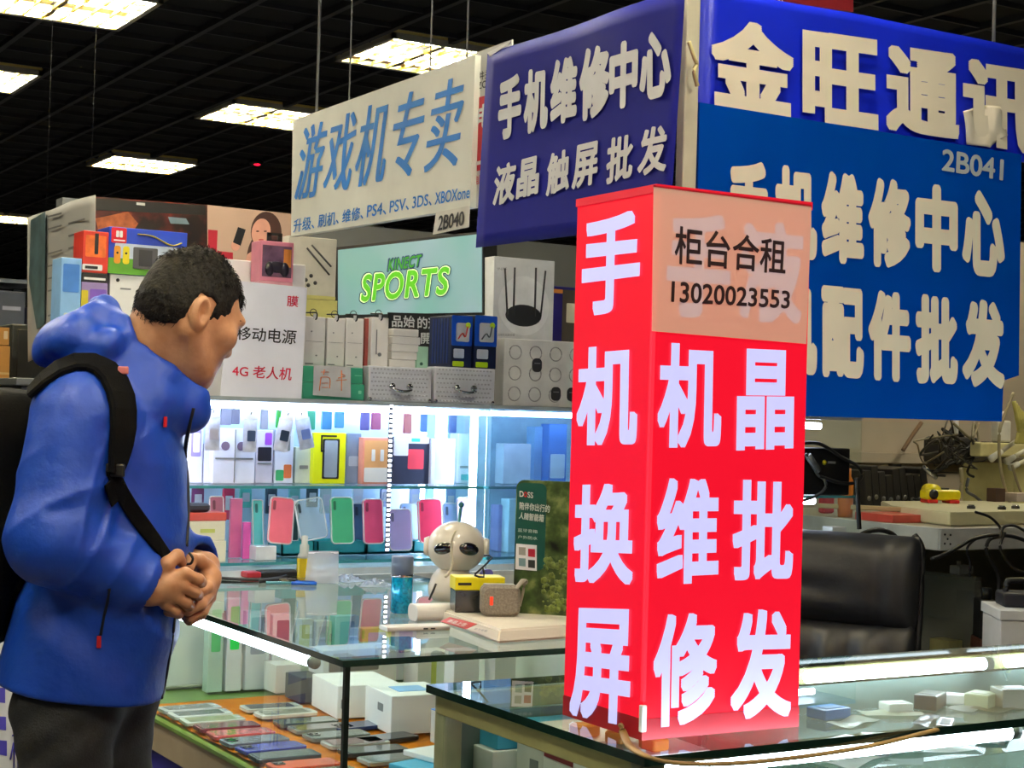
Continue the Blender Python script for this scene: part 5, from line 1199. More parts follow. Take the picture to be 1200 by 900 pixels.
r = thing('spray_bottle', 'small bottle of yellow liquid with a clear spray cap', 'bottle', (0, 0, 0))
m = MB(); m.rbox(-.020, .020, -.014, .014, 0, .052, .007, axis='z'); m.build('bottle_body', mat('amber_liquid', (206, 178, 12), .15, coat=.6), r)
m = MB(); m.lathe([(.0, .052), (.018, .052), (.018, .060), (.013, .066), (.013, .088), (.009, .090), (.009, .112), (.0, .114)], n=18); m.build('spray_cap', film('clear_plastic', (222, 222, 208), .5, .15), r)
m = MB(); m.lathe([(.004, .06), (.004, .108), (.0, .109)], n=10); m.build('pump_stem', mat('pump_white', (220, 220, 214), .4), r)
p = at(354, 676, z=ZT); r.location = (p[0], p[1]-.01, ZT+.0005); r.rotation_euler = (0, 0, -.3)
# clear zip bag leaning
r = thing('zip_bag', 'clear zip bag standing beside the small bottle of yellow liquid', 'bag', (0, 0, 0))
V = []; F = []; n = 8
for s in (-1, 1):
    for j in range(n+1):
        for i in range(n+1):
            x = (i/n-.5)*.080; z = .085*j/n; V.append((x-.01*(1-j/n)*(1 if i < 4 else 0), s*(.0008+.012*math.sin(PI*i/n)*(1-j/n)**.7), z))
W_ = n+1; S_ = W_*W_
for j in range(n):
    for i in range(n): k = j*W_+i; F.append((k, k+1, k+W_+1, k+W_)); F.append((S_+k, S_+k+W_, S_+k+W_+1, S_+k+1))
m = MB(); m.raw(V, F, 0, True); m.build('bag_film', film('zip_film', (216, 222, 236), .38, .08), r)
m = MB(); m.box(-.04, .04, -.0016, .0016, .078, .082); m.build('zip_line', mat('zip_white', (226, 228, 236), .4), r)
p = at(379, 684, z=ZT); r.location = (p[0], p[1], ZT+.0005); r.rotation_euler = (-.15, 0, -.25)
r = thing('pen', 'blue capped pen lying in front of the keys', 'pen', (0, 0, 0))
m = MB(); m.cyl((-.075, 0, .005), (-.01, 0, .005), .0042, n=10); m.build('pen_barrel', mat('pen_teal', (86, 150, 160), .3, trans=0), r)
m = MB(); m.cyl((-.01, 0, .005), (.055, 0, .005), .005, n=10); m.build('pen_cap', mat('pen_blue', (24, 92, 196), .35), r)
m = MB(); m.box(.0, .05, -.001, .001, .010, .012); m.build('pen_clip', mat('pen_blue', (24, 92, 196), .35), r)
p = at(346, 686, z=ZT); r.location = (p[0], p[1], ZT+.0005); r.rotation_euler = (0, 0, -.45)
m = MB(); m.tube([at(u, v, z=ZT+.005) for u, v in ((254, 677), (268, 678), (290, 679), (312, 679), (332, 676), (342, 672))], .0042, n=8); tag(m.build('black_cable', mat('cable_black', (22, 22, 24), .5)), 'black cable lying on the glass from the hands towards the keys', 'cable')

for k, (u, v, l, w, rot, lab) in enumerate(((408, 681, .10, .07, .3, 'crumpled clear bag lying right of the clear zip bag'), (440, 687, .09, .06, -.4, 'crumpled clear bag lying left of the glitter bottle'))):
    nx, ny = 12, 9; V = []; F = []
    for j in range(ny+1):
        for i in range(nx+1):
            e = math.sin(PI*i/nx)*math.sin(PI*j/ny); V.append(((i/nx-.5)*l, (j/ny-.5)*w, .002+e*(.016+.008*math.sin(i*2.1+k)*math.cos(j*1.7))))
    for j in range(ny):
        for i in range(nx): q = j*(nx+1)+i; F.append((q, q+1, q+nx+2, q+nx+1))
    m = MB(); m.raw(V, F, 0, False); bmesh.ops.solidify(m.bm, geom=m.bm.faces[:], thickness=.0012)
    p = at(u, v, z=ZT); o = m.build('plastic_bag', film('bag_film', (186, 200, 222), .5, .1)); o.location = (p[0], min(p[1], 3.99), ZT+.0006); o.rotation_euler = (0, 0, rot); tag(o, lab, 'bag', 'crumpled clear bags on the counter')
# ================================================================ posters on the back partition
YP = 5.594
def poster(quad, label, name='wall_poster'):
    r = thing(name, label, 'poster', at((quad[3][0]+quad[2][0])/2, (quad[3][1]+quad[2][1])/2, y=YP)); return r
def pslab(quad, m_, nm, r, Y=YP, t=.003, parent=None):
    m = MB(); P_ = on(y=Y); m.slab([P_(*q) for q in quad], (0, t, 0)); return m.build(nm, m_, parent or r)
q = [(104, 230), (243, 240), (243, 322), (104, 316)]
r = poster(q, 'dark poster with a red brown glow high on the back partition')
def glow():
    m = bpy.data.materials.new('dark_red_print'); m.use_nodes = True; nt = m.node_tree; b = nt.nodes['Principled BSDF']; b.inputs['Roughness'].default_value = .4
    tc = nt.nodes.new('ShaderNodeTexCoord'); n = nt.nodes.new('ShaderNodeTexNoise'); n.inputs['Scale'].default_value = 9; n.inputs['Detail'].default_value = 5
    nt.links.new(tc.outputs['Object'], n.inputs['Vector'])
    rp = nt.nodes.new('ShaderNodeValToRGB'); e = rp.color_ramp.elements; e[0].position = .42; e[0].color = rgb(26, 16, 16); e[1].position = .72; e[1].color = rgb(170, 70, 40); x = e.new(.55); x.color = rgb(84, 30, 26)
    nt.links.new(n.outputs['Fac'], rp.inputs['Fac']); nt.links.new(rp.outputs['Color'], b.inputs['Base Color']); return m
pslab(q, glow(), 'poster_sheet', r)
pslab([(106, 232), (241, 241), (241, 252), (106, 246)], mat('print_black', (20, 20, 22), .5), 'dark_band', r, YP-.001, .001)
pslab([(112, 256), (150, 248), (162, 262), (150, 280), (118, 282)], mat('print_rust', (160, 84, 44), .5, noise=.4, scale=30), 'rust_shape', r, YP-.002, .001)
pslab([(197, 254), (218, 256), (222, 263), (200, 262)], mat('print_steel', (110, 130, 140), .4), 'steel_shape', r, YP-.002, .001)
pslab([(160, 237), (170, 238), (170, 241), (160, 240)], mat('print_pale', (190, 190, 186), .4), 'pale_mark', r, YP-.002, .001)
q = [(243, 240), (346, 251), (346, 330), (243, 322)]
r = poster(q, 'pink beige poster of a smiling woman holding up a black phone')
pslab(q, mat('print_beige', (196, 164, 142), .5, noise=.06, scale=4), 'poster_sheet', r)
PPf = on(y=YP-.0015)
def disc(u, v, ru, rv, m_, nm, k=1, a0=0, a1=2*PI, rot=0):
    pts = []
    for t in np.linspace(a0, a1, 28, endpoint=False):
        x, y = ru*math.cos(t), rv*math.sin(t); pts.append((u+x*math.cos(rot)-y*math.sin(rot), v+x*math.sin(rot)+y*math.cos(rot)))
    return pslab(pts, m_, nm, r, YP-.0012*k, .001)
HAIRP = mat('print_hair', (70, 44, 40), .5); SKINP = mat('print_skin', (222, 160, 138), .5)
disc(312, 272, 18, 24, HAIRP, 'hair_print', 1); disc(298, 292, 7, 18, HAIRP, 'hair_print', 1, rot=.3)
disc(306, 272, 11, 16, SKINP, 'face_print', 2, rot=.15)
pslab([(284, 318), (290, 298), (304, 288), (316, 292), (322, 318)], SKINP, 'shoulder_print', r, YP-.0018, .001)
pslab([(282, 322), (288, 308), (300, 303), (318, 302), (322, 324)], mat('print_lime', (150, 190, 30), .5), 'top_print', r, YP-.0030, .001)
disc(302, 271, 1.8, .8, HAIRP, 'eye_print', 3); disc(311, 271, 1.8, .8, HAIRP, 'eye_print', 3)
disc(306, 281, 3, 1.1, mat('print_lip', (196, 84, 84), .5), 'mouth_print', 3)
pslab([(279, 266), (288, 269), (282, 288), (273, 284)], mat('print_phone', (34, 34, 38), .4), 'phone_print', r, YP-.003, .001)
disc(276, 288, 5, 6, SKINP, 'hand_print', 2)
pslab([(244, 269), (255, 270), (254, 297), (244, 296)], mat('print_crimson', (176, 30, 50), .5), 'red_block', r, YP-.0012, .001)
pslab([(255, 294), (273, 296), (273, 304), (255, 302)], mat('print_crimson', (176, 30, 50), .5), 'red_block', r, YP-.0012, .001)
# hanging notice sheet beside the partition
XN = 1.45; PX_ = on(x=XN)
r = thing('notice_sheet', 'grey hanging sheet with faint printed lines and a dark picture strip at its edge', 'notice', at(70, 400, x=XN))
m = MB(); V, F = cloth([(32, 255), (70, 240), (107, 228)], [(30, 424), (68, 404), (107, 386)], PX_, .002, n=12, wav=.006); m.raw(V, F, 0, True); m.build('sheet', mat('sheet_grey', (158, 156, 148), .6, noise=.06, scale=5), r)
m = MB()
for k in range(9):
    v0 = 254+k*14.5
    for u0, u1 in ((56, 72), (80, 99)):
        if (k*7+int(u0)) % 5 == 0: continue
        y0 = v0-(u0-53)*.28; y1 = v0-(u1-53)*.28
        m.slab([on(x=XN-.0015)(*q) for q in [(u0, y0), (u1, y1), (u1, y1+2), (u0, y0+2)]], (.001, 0, 0))
m.build('printed_lines', mat('print_soft_grey', (104, 102, 98), .6), r)
m = MB(); m.slab([on(x=XN-.0015)(*q) for q in [(36, 258), (53, 248), (52, 380), (43, 386), (34, 330)]], (.001, 0, 0)); m.build('picture_strip', mat('strip_teal', (66, 88, 92), .5, noise=.4, scale=14), r)
m = MB()
for u, v in ((54, 243), (106, 229)):
    a = at(u, v, x=XN); m.cyl(tuple(a), (a[0], a[1], CEIL), .0009, n=6)
m.build('hanging_wire', mat('wire_dark', (30, 30, 30), .6), r)

# ================================================================ game boxes on a low cabinet left of the display
ZG = at(110, 446, y=4.75)[2]
r = thing('side_cabinet', 'dark side cabinet carrying the coloured game boxes behind the man', 'cabinet', (1.45, 4.9, 0))
m = MB(); m.box(1.18, 1.80, 4.72, 5.02, 0.05, ZG-.022, .004); m.build('cabinet_body', mat('cabinet_dark', (52, 54, 52), .5), r)
m = MB(); m.box(1.16, 1.82, 4.70, 5.03, ZG-.022, ZG-.0005, .003); m.build('cabinet_top', mat('cabinet_top', (74, 76, 74), .4), r)
m = MB(); m.box(1.20, 1.78, 4.74, 5.0, 0, .05); m.build('plinth', BLACKP, r)
for s in (1.20, 1.495):
    m = MB(); m.box(s, s+.285, 4.712, 4.722, .08, ZG-.05, .002); d_ = m.build('cabinet_door', mat('cabinet_door', (60, 62, 60), .45), r)
    m = MB(); m.box(s+.13, s+.155, 4.702, 4.712, .9, 1.0, .002); m.build('door_handle', CHROME, d_)
def gbox(u0, u1, v0, v1, Y, dep, m_, label, zb=None, decals=(), zt=None):
    b = pbox(u0, u1, v0, v1, Y, dep, zb=zb)
    return b, carton(b, m_, label, 'game_box', group='game boxes behind the man', decals=decals)
RED = mat('game_red', (206, 52, 34), .4)
b1, _ = gbox(96, 126, 428, 446, 4.75, .12, OFFW, 'lowest white box of the small stack behind the hood', ZG, [('f', .3, .4, 0, 1, mat('print_crimson', (176, 30, 50), .5), 'red_line')])
b2, _ = gbox(95, 126, 331, 372, 4.75, .10, mat('game_lilac', (150, 130, 180), .45), 'box with a lilac label and green foot above the hood peak', b1[5]+.0005, [('f', .32, .95, .35, .92, mat('lilac_label', (120, 84, 186), .45), 'lilac_label'), ('f', .36, .9, .4, .75, mat('label_pale', (206, 192, 206), .5), 'pale_area'), ('f', 0, .25, .1, .9, mat('game_yellow', (210, 190, 40), .45), 'yellow_side'), ('f', .1, .95, .04, .3, mat('game_green', (110, 160, 50), .45), 'green_foot')])
b3, _ = gbox(96, 126, 320, 331, 4.75, .10, mat('game_black', (24, 24, 26), .4), 'black case with a white stripe under the red game box', b2[5]+.0005, [('f', .08, .92, .25, .5, WHITE, 'white_stripe')])
b4, _ = gbox(97, 127, 271, 320, 4.75, .10, RED, 'red game box with an orange glow and white foot label', b3[5]+.0005, [('f', .1, .9, .38, .9, mat('game_orange', (234, 110, 40), .45, noise=.3, scale=30), 'orange_picture'), ('f', .45, .6, .45, .95, mat('game_black', (24, 24, 26), .4), 'dark_figure_print'), ('f', 0, .78, .06, .2, WHITE, 'white_label'), ('f', .1, .6, .09, .16, BLACKP, 'label_print')])
b5, _ = gbox(70, 94, 302, 428, 4.74, .10, mat('game_sky', (130, 176, 220), .45), 'tall pale blue game box at the left of the stack', at(82, 446, y=4.74)[2], [('f', .1, .9, .72, .95, mat('sky_deep', (60, 120, 200), .45), 'blue_area'), ('f', .2, .9, .08, .55, mat('print_mist', (190, 196, 190), .5, noise=.2, scale=20), 'pale_picture'), ('f', .05, .5, .02, .12, mat('game_coral', (214, 80, 80), .45), 'coral_foot')])
b6, r6 = gbox(127, 168, 322, 446, 4.76, .14, WHITE, 'tall white console box under the blue and green one', ZG, [('c', .22, .10, .945, 0, DARKM, 'round_mark'), ('f', .3, .6, .86, .875, GREYP, 'print_line')])
b6b = pbox(169, 216, 322, 446, 4.76, .14, zb=ZG)
carton(b6b, WHITE, 'second white console box hidden behind the head', 'game_box', group='game boxes behind the man')
GB = pbox(127, 219, 269, 322, 4.755, .12, zb=b6[5]+.0005)
r = carton(GB, mat('game_blue', (30, 66, 190), .4), 'wide blue and green console box with a red square emblem', 'console_box', decals=[('f', .0, 1, .0, .34, mat('grass_green', (92, 160, 44), .5), 'green_foot'), ('f', .08, .9, .34, .66, mat('cloud_pale', (190, 204, 226), .5), 'pale_band'), ('f', .03, .22, .66, .985, mat('emblem_red', (216, 28, 44), .4), 'red_square')])
w = GB[1]-GB[0]; h = GB[5]-GB[4]; yb = -.06
for x in (-w*.5+w*.105, -w*.5+w*.150):
    m = MB(); m.rbox(x-w*.018, x+w*.018, yb-.003, yb-.0008, h*.78, h*.92, w*.010); m.build('emblem', WHITE, None, origin=False).parent = r
m = MB(); m.box(-w*.5+w*.06, -w*.5+w*.20, yb-.0026, yb-.0008, h*.70, h*.73); m.build('emblem_line', WHITE, None, origin=False).parent = r
for x, c in ((-w*.5+w*.11, (222, 150, 40)), (-w*.5+w*.22, (224, 206, 30))):
    m = MB(); m.rbox(x-w*.04, x+w*.04, yb-.003, yb-.001, h*.22, h*.60, w*.03); o_ = m.build('controller_print', mat('ctl_%d' % c[1], c, .4), None, origin=False); o_.parent = r
    m = MB(); m.cyl((x, yb-.004, h*.45), (x, yb-.002, h*.45), w*.014, n=12); q_ = m.build('stick_print', BLACKP, None, origin=False); q_.parent = o_
m = MB(); m.rbox(-w*.5+w*.31, -w*.5+w*.62, yb-.003, yb-.001, h*.14, h*.60, .004); o_ = m.build('console_print', mat('console_grey', (76, 78, 84), .4), None, origin=False); o_.parent = r
m = MB(); m.box(-w*.5+w*.38, -w*.5+w*.55, yb-.004, yb-.0028, h*.2, h*.55); m.build('console_screen', mat('console_dark', (52, 54, 60), .3), None, origin=False).parent = o_
m = MB(); m.tube([(-w*.5+w*.36, yb-.0015, h*.88), (-w*.5+w*.55, yb-.0015, h*.86), (-w*.5+w*.78, yb-.0015, h*.70), (-w*.5+w*.92, yb-.0015, h*.76)], .010, n=8, flat=.15); m.build('yellow_swoosh', mat('swoosh_yellow', (236, 212, 40), .5), None, origin=False).parent = r

# ================================================================ far left: dark cabinets, cartons and shelves
def dbox(u0, u1, v0, v1, d, dep, z0=None):
    """block facing the aisle at depth d"""
    a = at(u0, v1, d=d); b = at(u1, v1, d=d); c = at(u0, v0, d=d)
    return a, b, c
Y1 = 6.2
b = pbox(12, 78, 381, 520, Y1, .5, zb=0)
r = thing('speaker_cabinet', 'dark grey green cabinet behind the black backpack', 'cabinet', ((b[0]+b[1])/2, Y1+.25, 0))
m = MB(); m.box(b[0], b[1]+.3, b[2], b[3], .04, b[5], .006); m.build('cabinet_body', mat('dark_grey_green', (42, 46, 42), .5, noise=.15, scale=8), r)
m = MB(); m.box(b[0]+.02, b[1]+.28, b[2]+.02, b[3], 0, .04); m.build('plinth', BLACKP, r)
m = MB(); m.box(b[0]+.02, b[1]+.28, b[2]-.006, b[2], b[5]-.26, b[5]-.02, .003); p_ = m.build('front_panel', mat('cabinet_panel', (34, 36, 34), .45), r)
m = MB(); m.box(b[0]+.10, b[0]+.13, b[2]-.02, b[2]-.006, b[5]-.16, b[5]-.10, .002); m.build('pull_handle', CHROME, p_)
for k in range(4):
    m = MB(); bb = pbox(44+k*9, 52+k*9, 358, 380, Y1+.02, .2, zb=b[5]+.0005); m.box(*bb, .003); m.box(bb[0]+.006, bb[1]-.006, bb[2]-.001, bb[2], bb[4]+.02, bb[4]+.028, mi=1)
    tag(m.build('dark_box', [mat('dark_navy_card', (26, 28, 44), .4), mat('dim_print', (120, 124, 140), .5)]), ['small navy box on the dark cabinet, leftmost of four', 'small navy box on the dark cabinet, second of four', 'small navy box on the dark cabinet, third of four', 'small navy box on the dark cabinet, next to the pale blue game box'][k], 'box', 'small navy boxes on the dark cabinet')
for k, (v0, v1, lab) in enumerate(((383, 405, 'upper cardboard carton with a pale label at the left edge'), (406, 470, 'tall cardboard carton below the labelled one at the left edge'))):
    zlo = at(5, 405, y=5.9)[2]
    bb = pbox(-26, 11, v0, v1, 5.9, .3, zb=(zlo+.001 if k == 0 else at(5, 470, y=5.9)[2]))
    if k == 1: bb = bb[:5]+(zlo-.001,)
    carton(bb, mat('cardboard', (190, 134, 62), .7, noise=.08), lab, 'cardboard_carton', group='cardboard cartons at the left edge', decals=[('f', .82, .95, .35, .8, mat('carton_label', (214, 190, 150), .6), 'paper_label')] if k == 0 else [('f', .0, 1, .48, .52, mat('parcel_tape', (204, 170, 110), .3), 'tape')])
zlow = at(5, 470, y=5.9)[2]
m = MB(); bb = pbox(-26, 11, 470, 520, 5.9, .3); 
for q in range(2): pass
r = thing('carton_table', 'low dark table under the cardboard cartons at the left edge', 'table', ((bb[0]+bb[1])/2, 6.05, 0))
m.box(bb[0]-.02, bb[1]+.0, 5.89, 6.19, zlow-.03, zlow-.001); m.build('table_top', DARKM, r)
for x in (bb[0], bb[1]-.04):
    for y in (5.9, 6.15): m = MB(); m.box(x, x+.03, y, y+.03, 0, zlow-.03); m.build('table_leg', DARKM, r)
# far shelf racks with blue grey packs
r = thing('storage_rack', 'dim metal rack of blue grey packs at the far left', 'rack', (.2, 8.2, 0))
a = at(-40, 400, y=8.2); b_ = at(46, 400, y=8.2); X0_, X1_ = a[0], b_[0]
zt_ = at(10, 322, y=8.2)[2]
for x in (X0_, X1_-.04):
    for y in (8.2, 8.6): m = MB(); m.box(x, x+.04, y, y+.04, 0, zt_); m.build('rack_post', mat('rack_metal', (90, 96, 104), .4, .5), r)
for k in range(5):
    z = zt_-.02-.25*k; m = MB(); m.box(X0_, X1_, 8.2, 8.64, z-.02, z); m.build('rack_shelf', mat('rack_metal', (90, 96, 104), .4, .5), r)
PK_ = [mat('pack_blue_grey', (84, 98, 122), .4, noise=.2), mat('pack_dark', (48, 54, 66), .4), mat('pack_pale', (120, 130, 146), .4)]
n_ = 0
for k in range(1, 4):
    z = zt_-.02-.25*k; x = X0_+.06
    while x < X1_-.16:
        w_ = random.uniform(.09, .15); h_ = random.uniform(.14, .2)
        m = MB(); m.box(x, x+w_-.006, 8.24, 8.5, z+.0005, z+h_, .004); m.box(x+.02, x+w_-.03, 8.238, 8.241, z+h_*.5, z+h_*.6, mi=1)
        tag(m.build('stored_pack', [PK_[n_ % 3], mat('dim_print', (120, 124, 140), .5)]), 'dim blue grey pack stored in the far metal rack at left', 'pack', 'packs in the far rack'); n_ += 1; x += w_
# promotional banner on the aisle behind the man
XQ = .86; 
r = thing('floor_banner', 'white standing banner with violet blue characters beside the man', 'banner', at(10, 900, y=3.75))
PQ = on(y=3.75)
m = MB(); m.slab([PQ(*q) for q in [(-70, 728), (34, 734), (34, 1220), (-70, 1220)]], (0, .02, 0)); m.build('banner_panel', mat('banner_white', (204, 204, 196), .5, noise=.05), r)
VB = mat('banner_violet', (74, 66, 168), .5)
m = MB(); m.slab([PQ(*q) for q in [(-70, 733), (34, 739), (34, 752), (-70, 746)]], (0, -.001, 0)); m.build('top_stripe', VB, r)
m = MB()
for q in ([(-20, 806), (6, 806), (6, 824), (-20, 820)], [(-20, 838), (7, 840), (7, 856), (-20, 852)], [(-20, 866), (8, 868), (8, 886), (-20, 880)]): m.slab([PQ(*z) for z in q], (0, -.001, 0))
for s in ([(14, 846), (22, 846)], [(18, 838), (16, 900)], [(21, 860), (21, 900)], [(12, 890), (16, 870)], [(26, 856), (26, 900)], [(14, 862), (25, 858)]): m.tube([np.array(PQ(*z)) for z in s], .006, n=6, samples=1, flat=.3)
m.build('banner_lettering', VB, r)
m = MB(); a = PQ(-70, 1220); b_ = PQ(34, 1220); m.box(a[0], b_[0], 3.70, 3.82, 0, .02, .004); m.build('foot_plate', DARKM, r)
bpy.data.objects['floor_banner'].children[0].data.update()
# ================================================================ work desk, clutter and chair in the right stall
XT, YT, ZK = 4.245, 4.11, 1.0
WF = mat('desk_white', (206, 208, 204), .4, noise=.05)
r = thing('work_desk', 'white edged work desk covered with boards and cables behind the leather chair', 'desk', (5.2, 4.6, 0))
m = MB(); m.box(XT, 6.6, YT, 5.3, ZK-.012, ZK, .002); m.build('desk_top', mat('desk_top_pale', (168, 162, 140), .5, noise=.08), r)
m = MB(); m.box(XT-.008, 6.6, YT-.012, YT, ZK-.075, ZK+.004, .003); m.build('front_rail', WF, r)
m = MB(); m.box(XT-.012, XT, YT-.004, 5.3, ZK-.075, ZK+.004, .003); m.build('side_rail', WF, r)
m = MB()
for x, z in ((.012, -.018), (.026, -.034), (.012, -.05), (.04, -.02), (.04, -.052)): m.cyl((XT+x, YT-.0135, ZK+z), (XT+x, YT-.011, ZK+z), .004, n=10)
m.build('corner_screws', DARKM, r)
for (x, y) in ((XT+.01, YT+.25), (6.4, YT+.03), (XT+.03, 5.2), (6.4, 5.2)):
    m = MB(); m.box(x, x+.03, y, y+.03, 0, ZK-.075); m.build('desk_leg', WF, r)
m = MB(); m.box(XT+.3, 6.5, 5.2, 5.22, .2, ZK-.08); m.build('back_board', mat('desk_back_olive', (120, 116, 88), .6), r)
# lower acrylic cabinet under the desk
ac = film('smoky_acrylic', (150, 150, 136), .42, .15)
a = at(1090, 752, y=3.95); 
x0 = at(1080, 700, y=4.6)[0]; x1 = at(1143, 700, y=4.3)[0]; zt = at(1110, 678, y=4.3)[2]; zb0 = at(1110, 765, y=4.3)[2]
r = thing('acrylic_cabinet', 'smoky clear acrylic cabinet under the work desk', 'cabinet', ((x0+x1)/2, 4.45, .3))
m = MB(); m.box(x0, x1, 4.3, 4.6, zt-.012, zt, .002); m.build('cabinet_lid', film('smoky_acrylic_top', (150, 150, 136), .6, .15), r)
for q, nm in (((x0, x0+.005, 4.3, 4.6), 'side_panel'), ((x1-.005, x1, 4.3, 4.6), 'side_panel'), ((x0, x1, 4.3, 4.305), 'front_panel'), ((x0, x1, 4.595, 4.6), 'back_panel')):
    m = MB(); m.box(*q, .32, zt-.012); m.build(nm, ac, r)
m = MB(); m.box(x0, x1, 4.3, 4.6, .30, .32); m.build('cabinet_base', mat('acrylic_base', (120, 116, 100), .5), r)
for k in range(1, 3):
    m = MB(); m.box(x0+.006, x1-.006, 4.306, 4.594, zt-.17*k-.006, zt-.17*k); m.build('inner_shelf', ac, r)
m = MB(); m.box((x0+x1)/2-.006, (x0+x1)/2+.004, 4.29, 4.3, zt-.22, zt-.08); m.build('front_strip', mat('strip_pale', (190, 190, 180), .4), r)
m = MB(); m.box(x0+.0, x1, 4.3, 4.6, .0, .30, .004); m.build('plinth', mat('plinth_dark', (44, 42, 38), .6), r)
bb = (x0+.02, x0+.10, 4.34, 4.44, zt-.165, zt-.06)
carton(bb, mat('dim_grey_card', (120, 120, 116), .5), 'grey box on the upper shelf inside the acrylic cabinet', 'parts_box')
carton((x1-.09, x1-.02, 4.34, 4.44, zt-.34+.001, zt-.34+.10), mat('straw_card', (176, 170, 110), .5), 'straw coloured box on the lower shelf inside the acrylic cabinet', 'parts_box')
p = np.array([at(1131, 680, y=4.4)[0], 4.42, zt])
r = thing('power_adapter', 'white power adapter lying on the acrylic cabinet', 'adapter', tuple(p))
m = MB(); m.box(p[0]-.04, p[0]+.04, p[1]-.025, p[1]+.025, zt+.0005, zt+.034, .005); m.build('adapter_body', mat('adapter_white', (214, 212, 200), .4), r)
m = MB(); m.cyl((p[0]-.015, p[1], zt+.034), (p[0]-.015, p[1], zt+.05), .008, n=10); m.build('plug_pin', mat('adapter_white', (214, 212, 200), .4), r)
# white box and dark case on the floor stack at the right edge
def faced(u, v, d, name, label, cat):
    """thing whose front is turned to the aisle corner; origin at its lower left front corner"""
    p = at(u, v, d=d); r = thing(name, label, cat, (0, 0, 0)); r['_p'] = [float(p[0]), float(p[1])]; return r, p
def put(r, z=0):
    p = r['_p']; r.location = (p[0], p[1], z); r.rotation_euler = (0, 0, math.atan2(RGT[1], RGT[0])-.06); del r['_p']
r, p = faced(1172, 735, 5.25, 'storage_box', 'white lidded storage box at the right edge behind the counter', 'box')
z1 = at(1180, 715, d=5.25)[2]
m = MB(); m.box(.003, .34, .003, .26, .45, z1-.035, .004); m.build('box_body', WHITE, r)
m = MB(); m.box(-.003, .346, -.003, .266, z1-.034, z1, .004); m.build('box_lid', WHITE, r)
m = MB(); m.box(0, .34, 0, .26, 0, .45, .004); m.build('lower_crate', mat('crate_grey', (110, 108, 100), .6), r)
put(r)
r, p = faced(1176, 700, 5.33, 'tool_case', 'dark navy tool case with a black handle on the white storage box', 'case')
hh = at(1185, 681, d=5.33)[2]-z1
m = MB(); m.box(.0, .26, .0, .12, .0005, hh*.55, .008); m.build('case_body', mat('case_navy', (24, 26, 40), .5), r)
m = MB(); m.tube([(.02, .06, hh*.5), (.025, .06, hh-.012), (.05, .06, hh-.002), (.21, .06, hh-.002), (.235, .06, hh-.012), (.24, .06, hh*.5)], .010, n=8); m.build('handle', BLACKP, r)
put(r, z1)
r, p = faced(1149, 730, 5.66, 'black_machine', 'small black machine between the acrylic cabinet and the white storage box', 'machine')
zm = at(1160, 704, d=5.66)[2]
m = MB(); m.box(0, .06, 0, .12, .62, zm, .006); m.build('machine_body', BLACKP, r)
m = MB(); m.cyl((.03, .05, zm), (.03, .05, zm+.04), .018, n=14); m.build('machine_knob', DARKM, r)
m = MB(); m.box(-.005, .065, -.005, .13, 0, .62, .004); m.build('machine_stand', mat('stand_red_brown', (92, 50, 34), .5), r)
put(r)

# ---- things on the desk
def dk(u, v, z=ZK): return at(u, v, z=z)
# long pale device with buttons
a = dk(1031, 597, ZK+.03); 
P0 = [np.array(q) for q in ((4.50, 4.62, ZK), (4.39, 4.20, ZK), (5.35, 4.30, ZK), (5.35, 4.90, ZK), (4.72, 4.90, ZK))]
r = thing('repair_unit', 'long cream repair board unit lying on the desk', 'device', tuple(sum(P0)/5))
V = [tuple(p+np.array([0, 0, .003])) for p in P0]+[tuple(p+np.array([0, 0, .052])) for p in P0]; n = 5
m = MB(); m.raw(V, [tuple(range(n-1, -1, -1)), tuple(range(n, 2*n))]+[(i, (i+1) % n, n+(i+1) % n, n+i) for i in range(n)]); bmesh.ops.bevel(m.bm, geom=m.bm.edges[:], offset=.004, segments=2, affect='EDGES'); m.build('unit_body', mat('unit_cream', (206, 202, 168), .45, noise=.04), r)
PDt = on(z=ZK+.0525)
for k, (u, v) in enumerate(((1138, 596), (1174, 597), (1190, 596))):
    p = PDt(u, v); m = MB(); m.cyl((p[0], p[1], ZK+.052), (p[0], p[1], ZK+.062), .016, n=16); o_ = m.build('control_knob', BLACKP, r)
    m = MB(); m.cyl((p[0], p[1], ZK+.062), (p[0], p[1], ZK+.067), .012, n=16); m.build('knob_cap', CHROME, o_)
p = PDt(1074, 586); m = MB(); m.cyl((p[0]-.02, p[1], ZK+.056), (p[0]+.03, p[1], ZK+.056), .004, n=8); m.build('side_screw', DARKM, r)
# yellow tape dispenser / tool with red feet
p = PDt(1108, 590)
r = thing('yellow_tape_tool', 'bright yellow tape tool with red feet on the cream repair unit', 'tool', (0, 0, 0))
m = MB(); m.rbox(-.075, .075, -.035, .035, .012, .055, .014, axis='y', edge=.006); m.cyl((-.04, -.03, .045), (-.04, .03, .045), .032, n=20); m.build('tool_body', mat('tool_yellow', (232, 214, 10), .4), r)
m = MB(); m.cyl((-.045, -.036, .036), (-.045, -.031, .036), .020, n=18); m.build('tool_wheel', DARKM, r)
for s in (-.05, .045):
    m = MB(); m.box(s-.022, s+.022, -.042, .035, 0, .014, .004); m.build('red_foot', mat('foot_red', (214, 44, 40), .4), r)
m = MB(); m.box(.0, .03, -.02, .02, .054, .062, .003); m.build('tool_button', BLACKP, r)
r.location = (p[0], p[1]+.03, ZK+.053); r.rotation_euler = (0, 0, -.35)
p = PDt(1115, 581)
carton((p[0]-.1, p[0]+.12, min(p[1]+.10, 4.80), min(p[1]+.10, 4.80)+.07, ZK+.053, ZK+.09), mat('dim_pink_card', (190, 176, 164), .5), 'dull pinkish box behind the yellow tape tool', 'parts_box')
p = PDt(1168, 588)
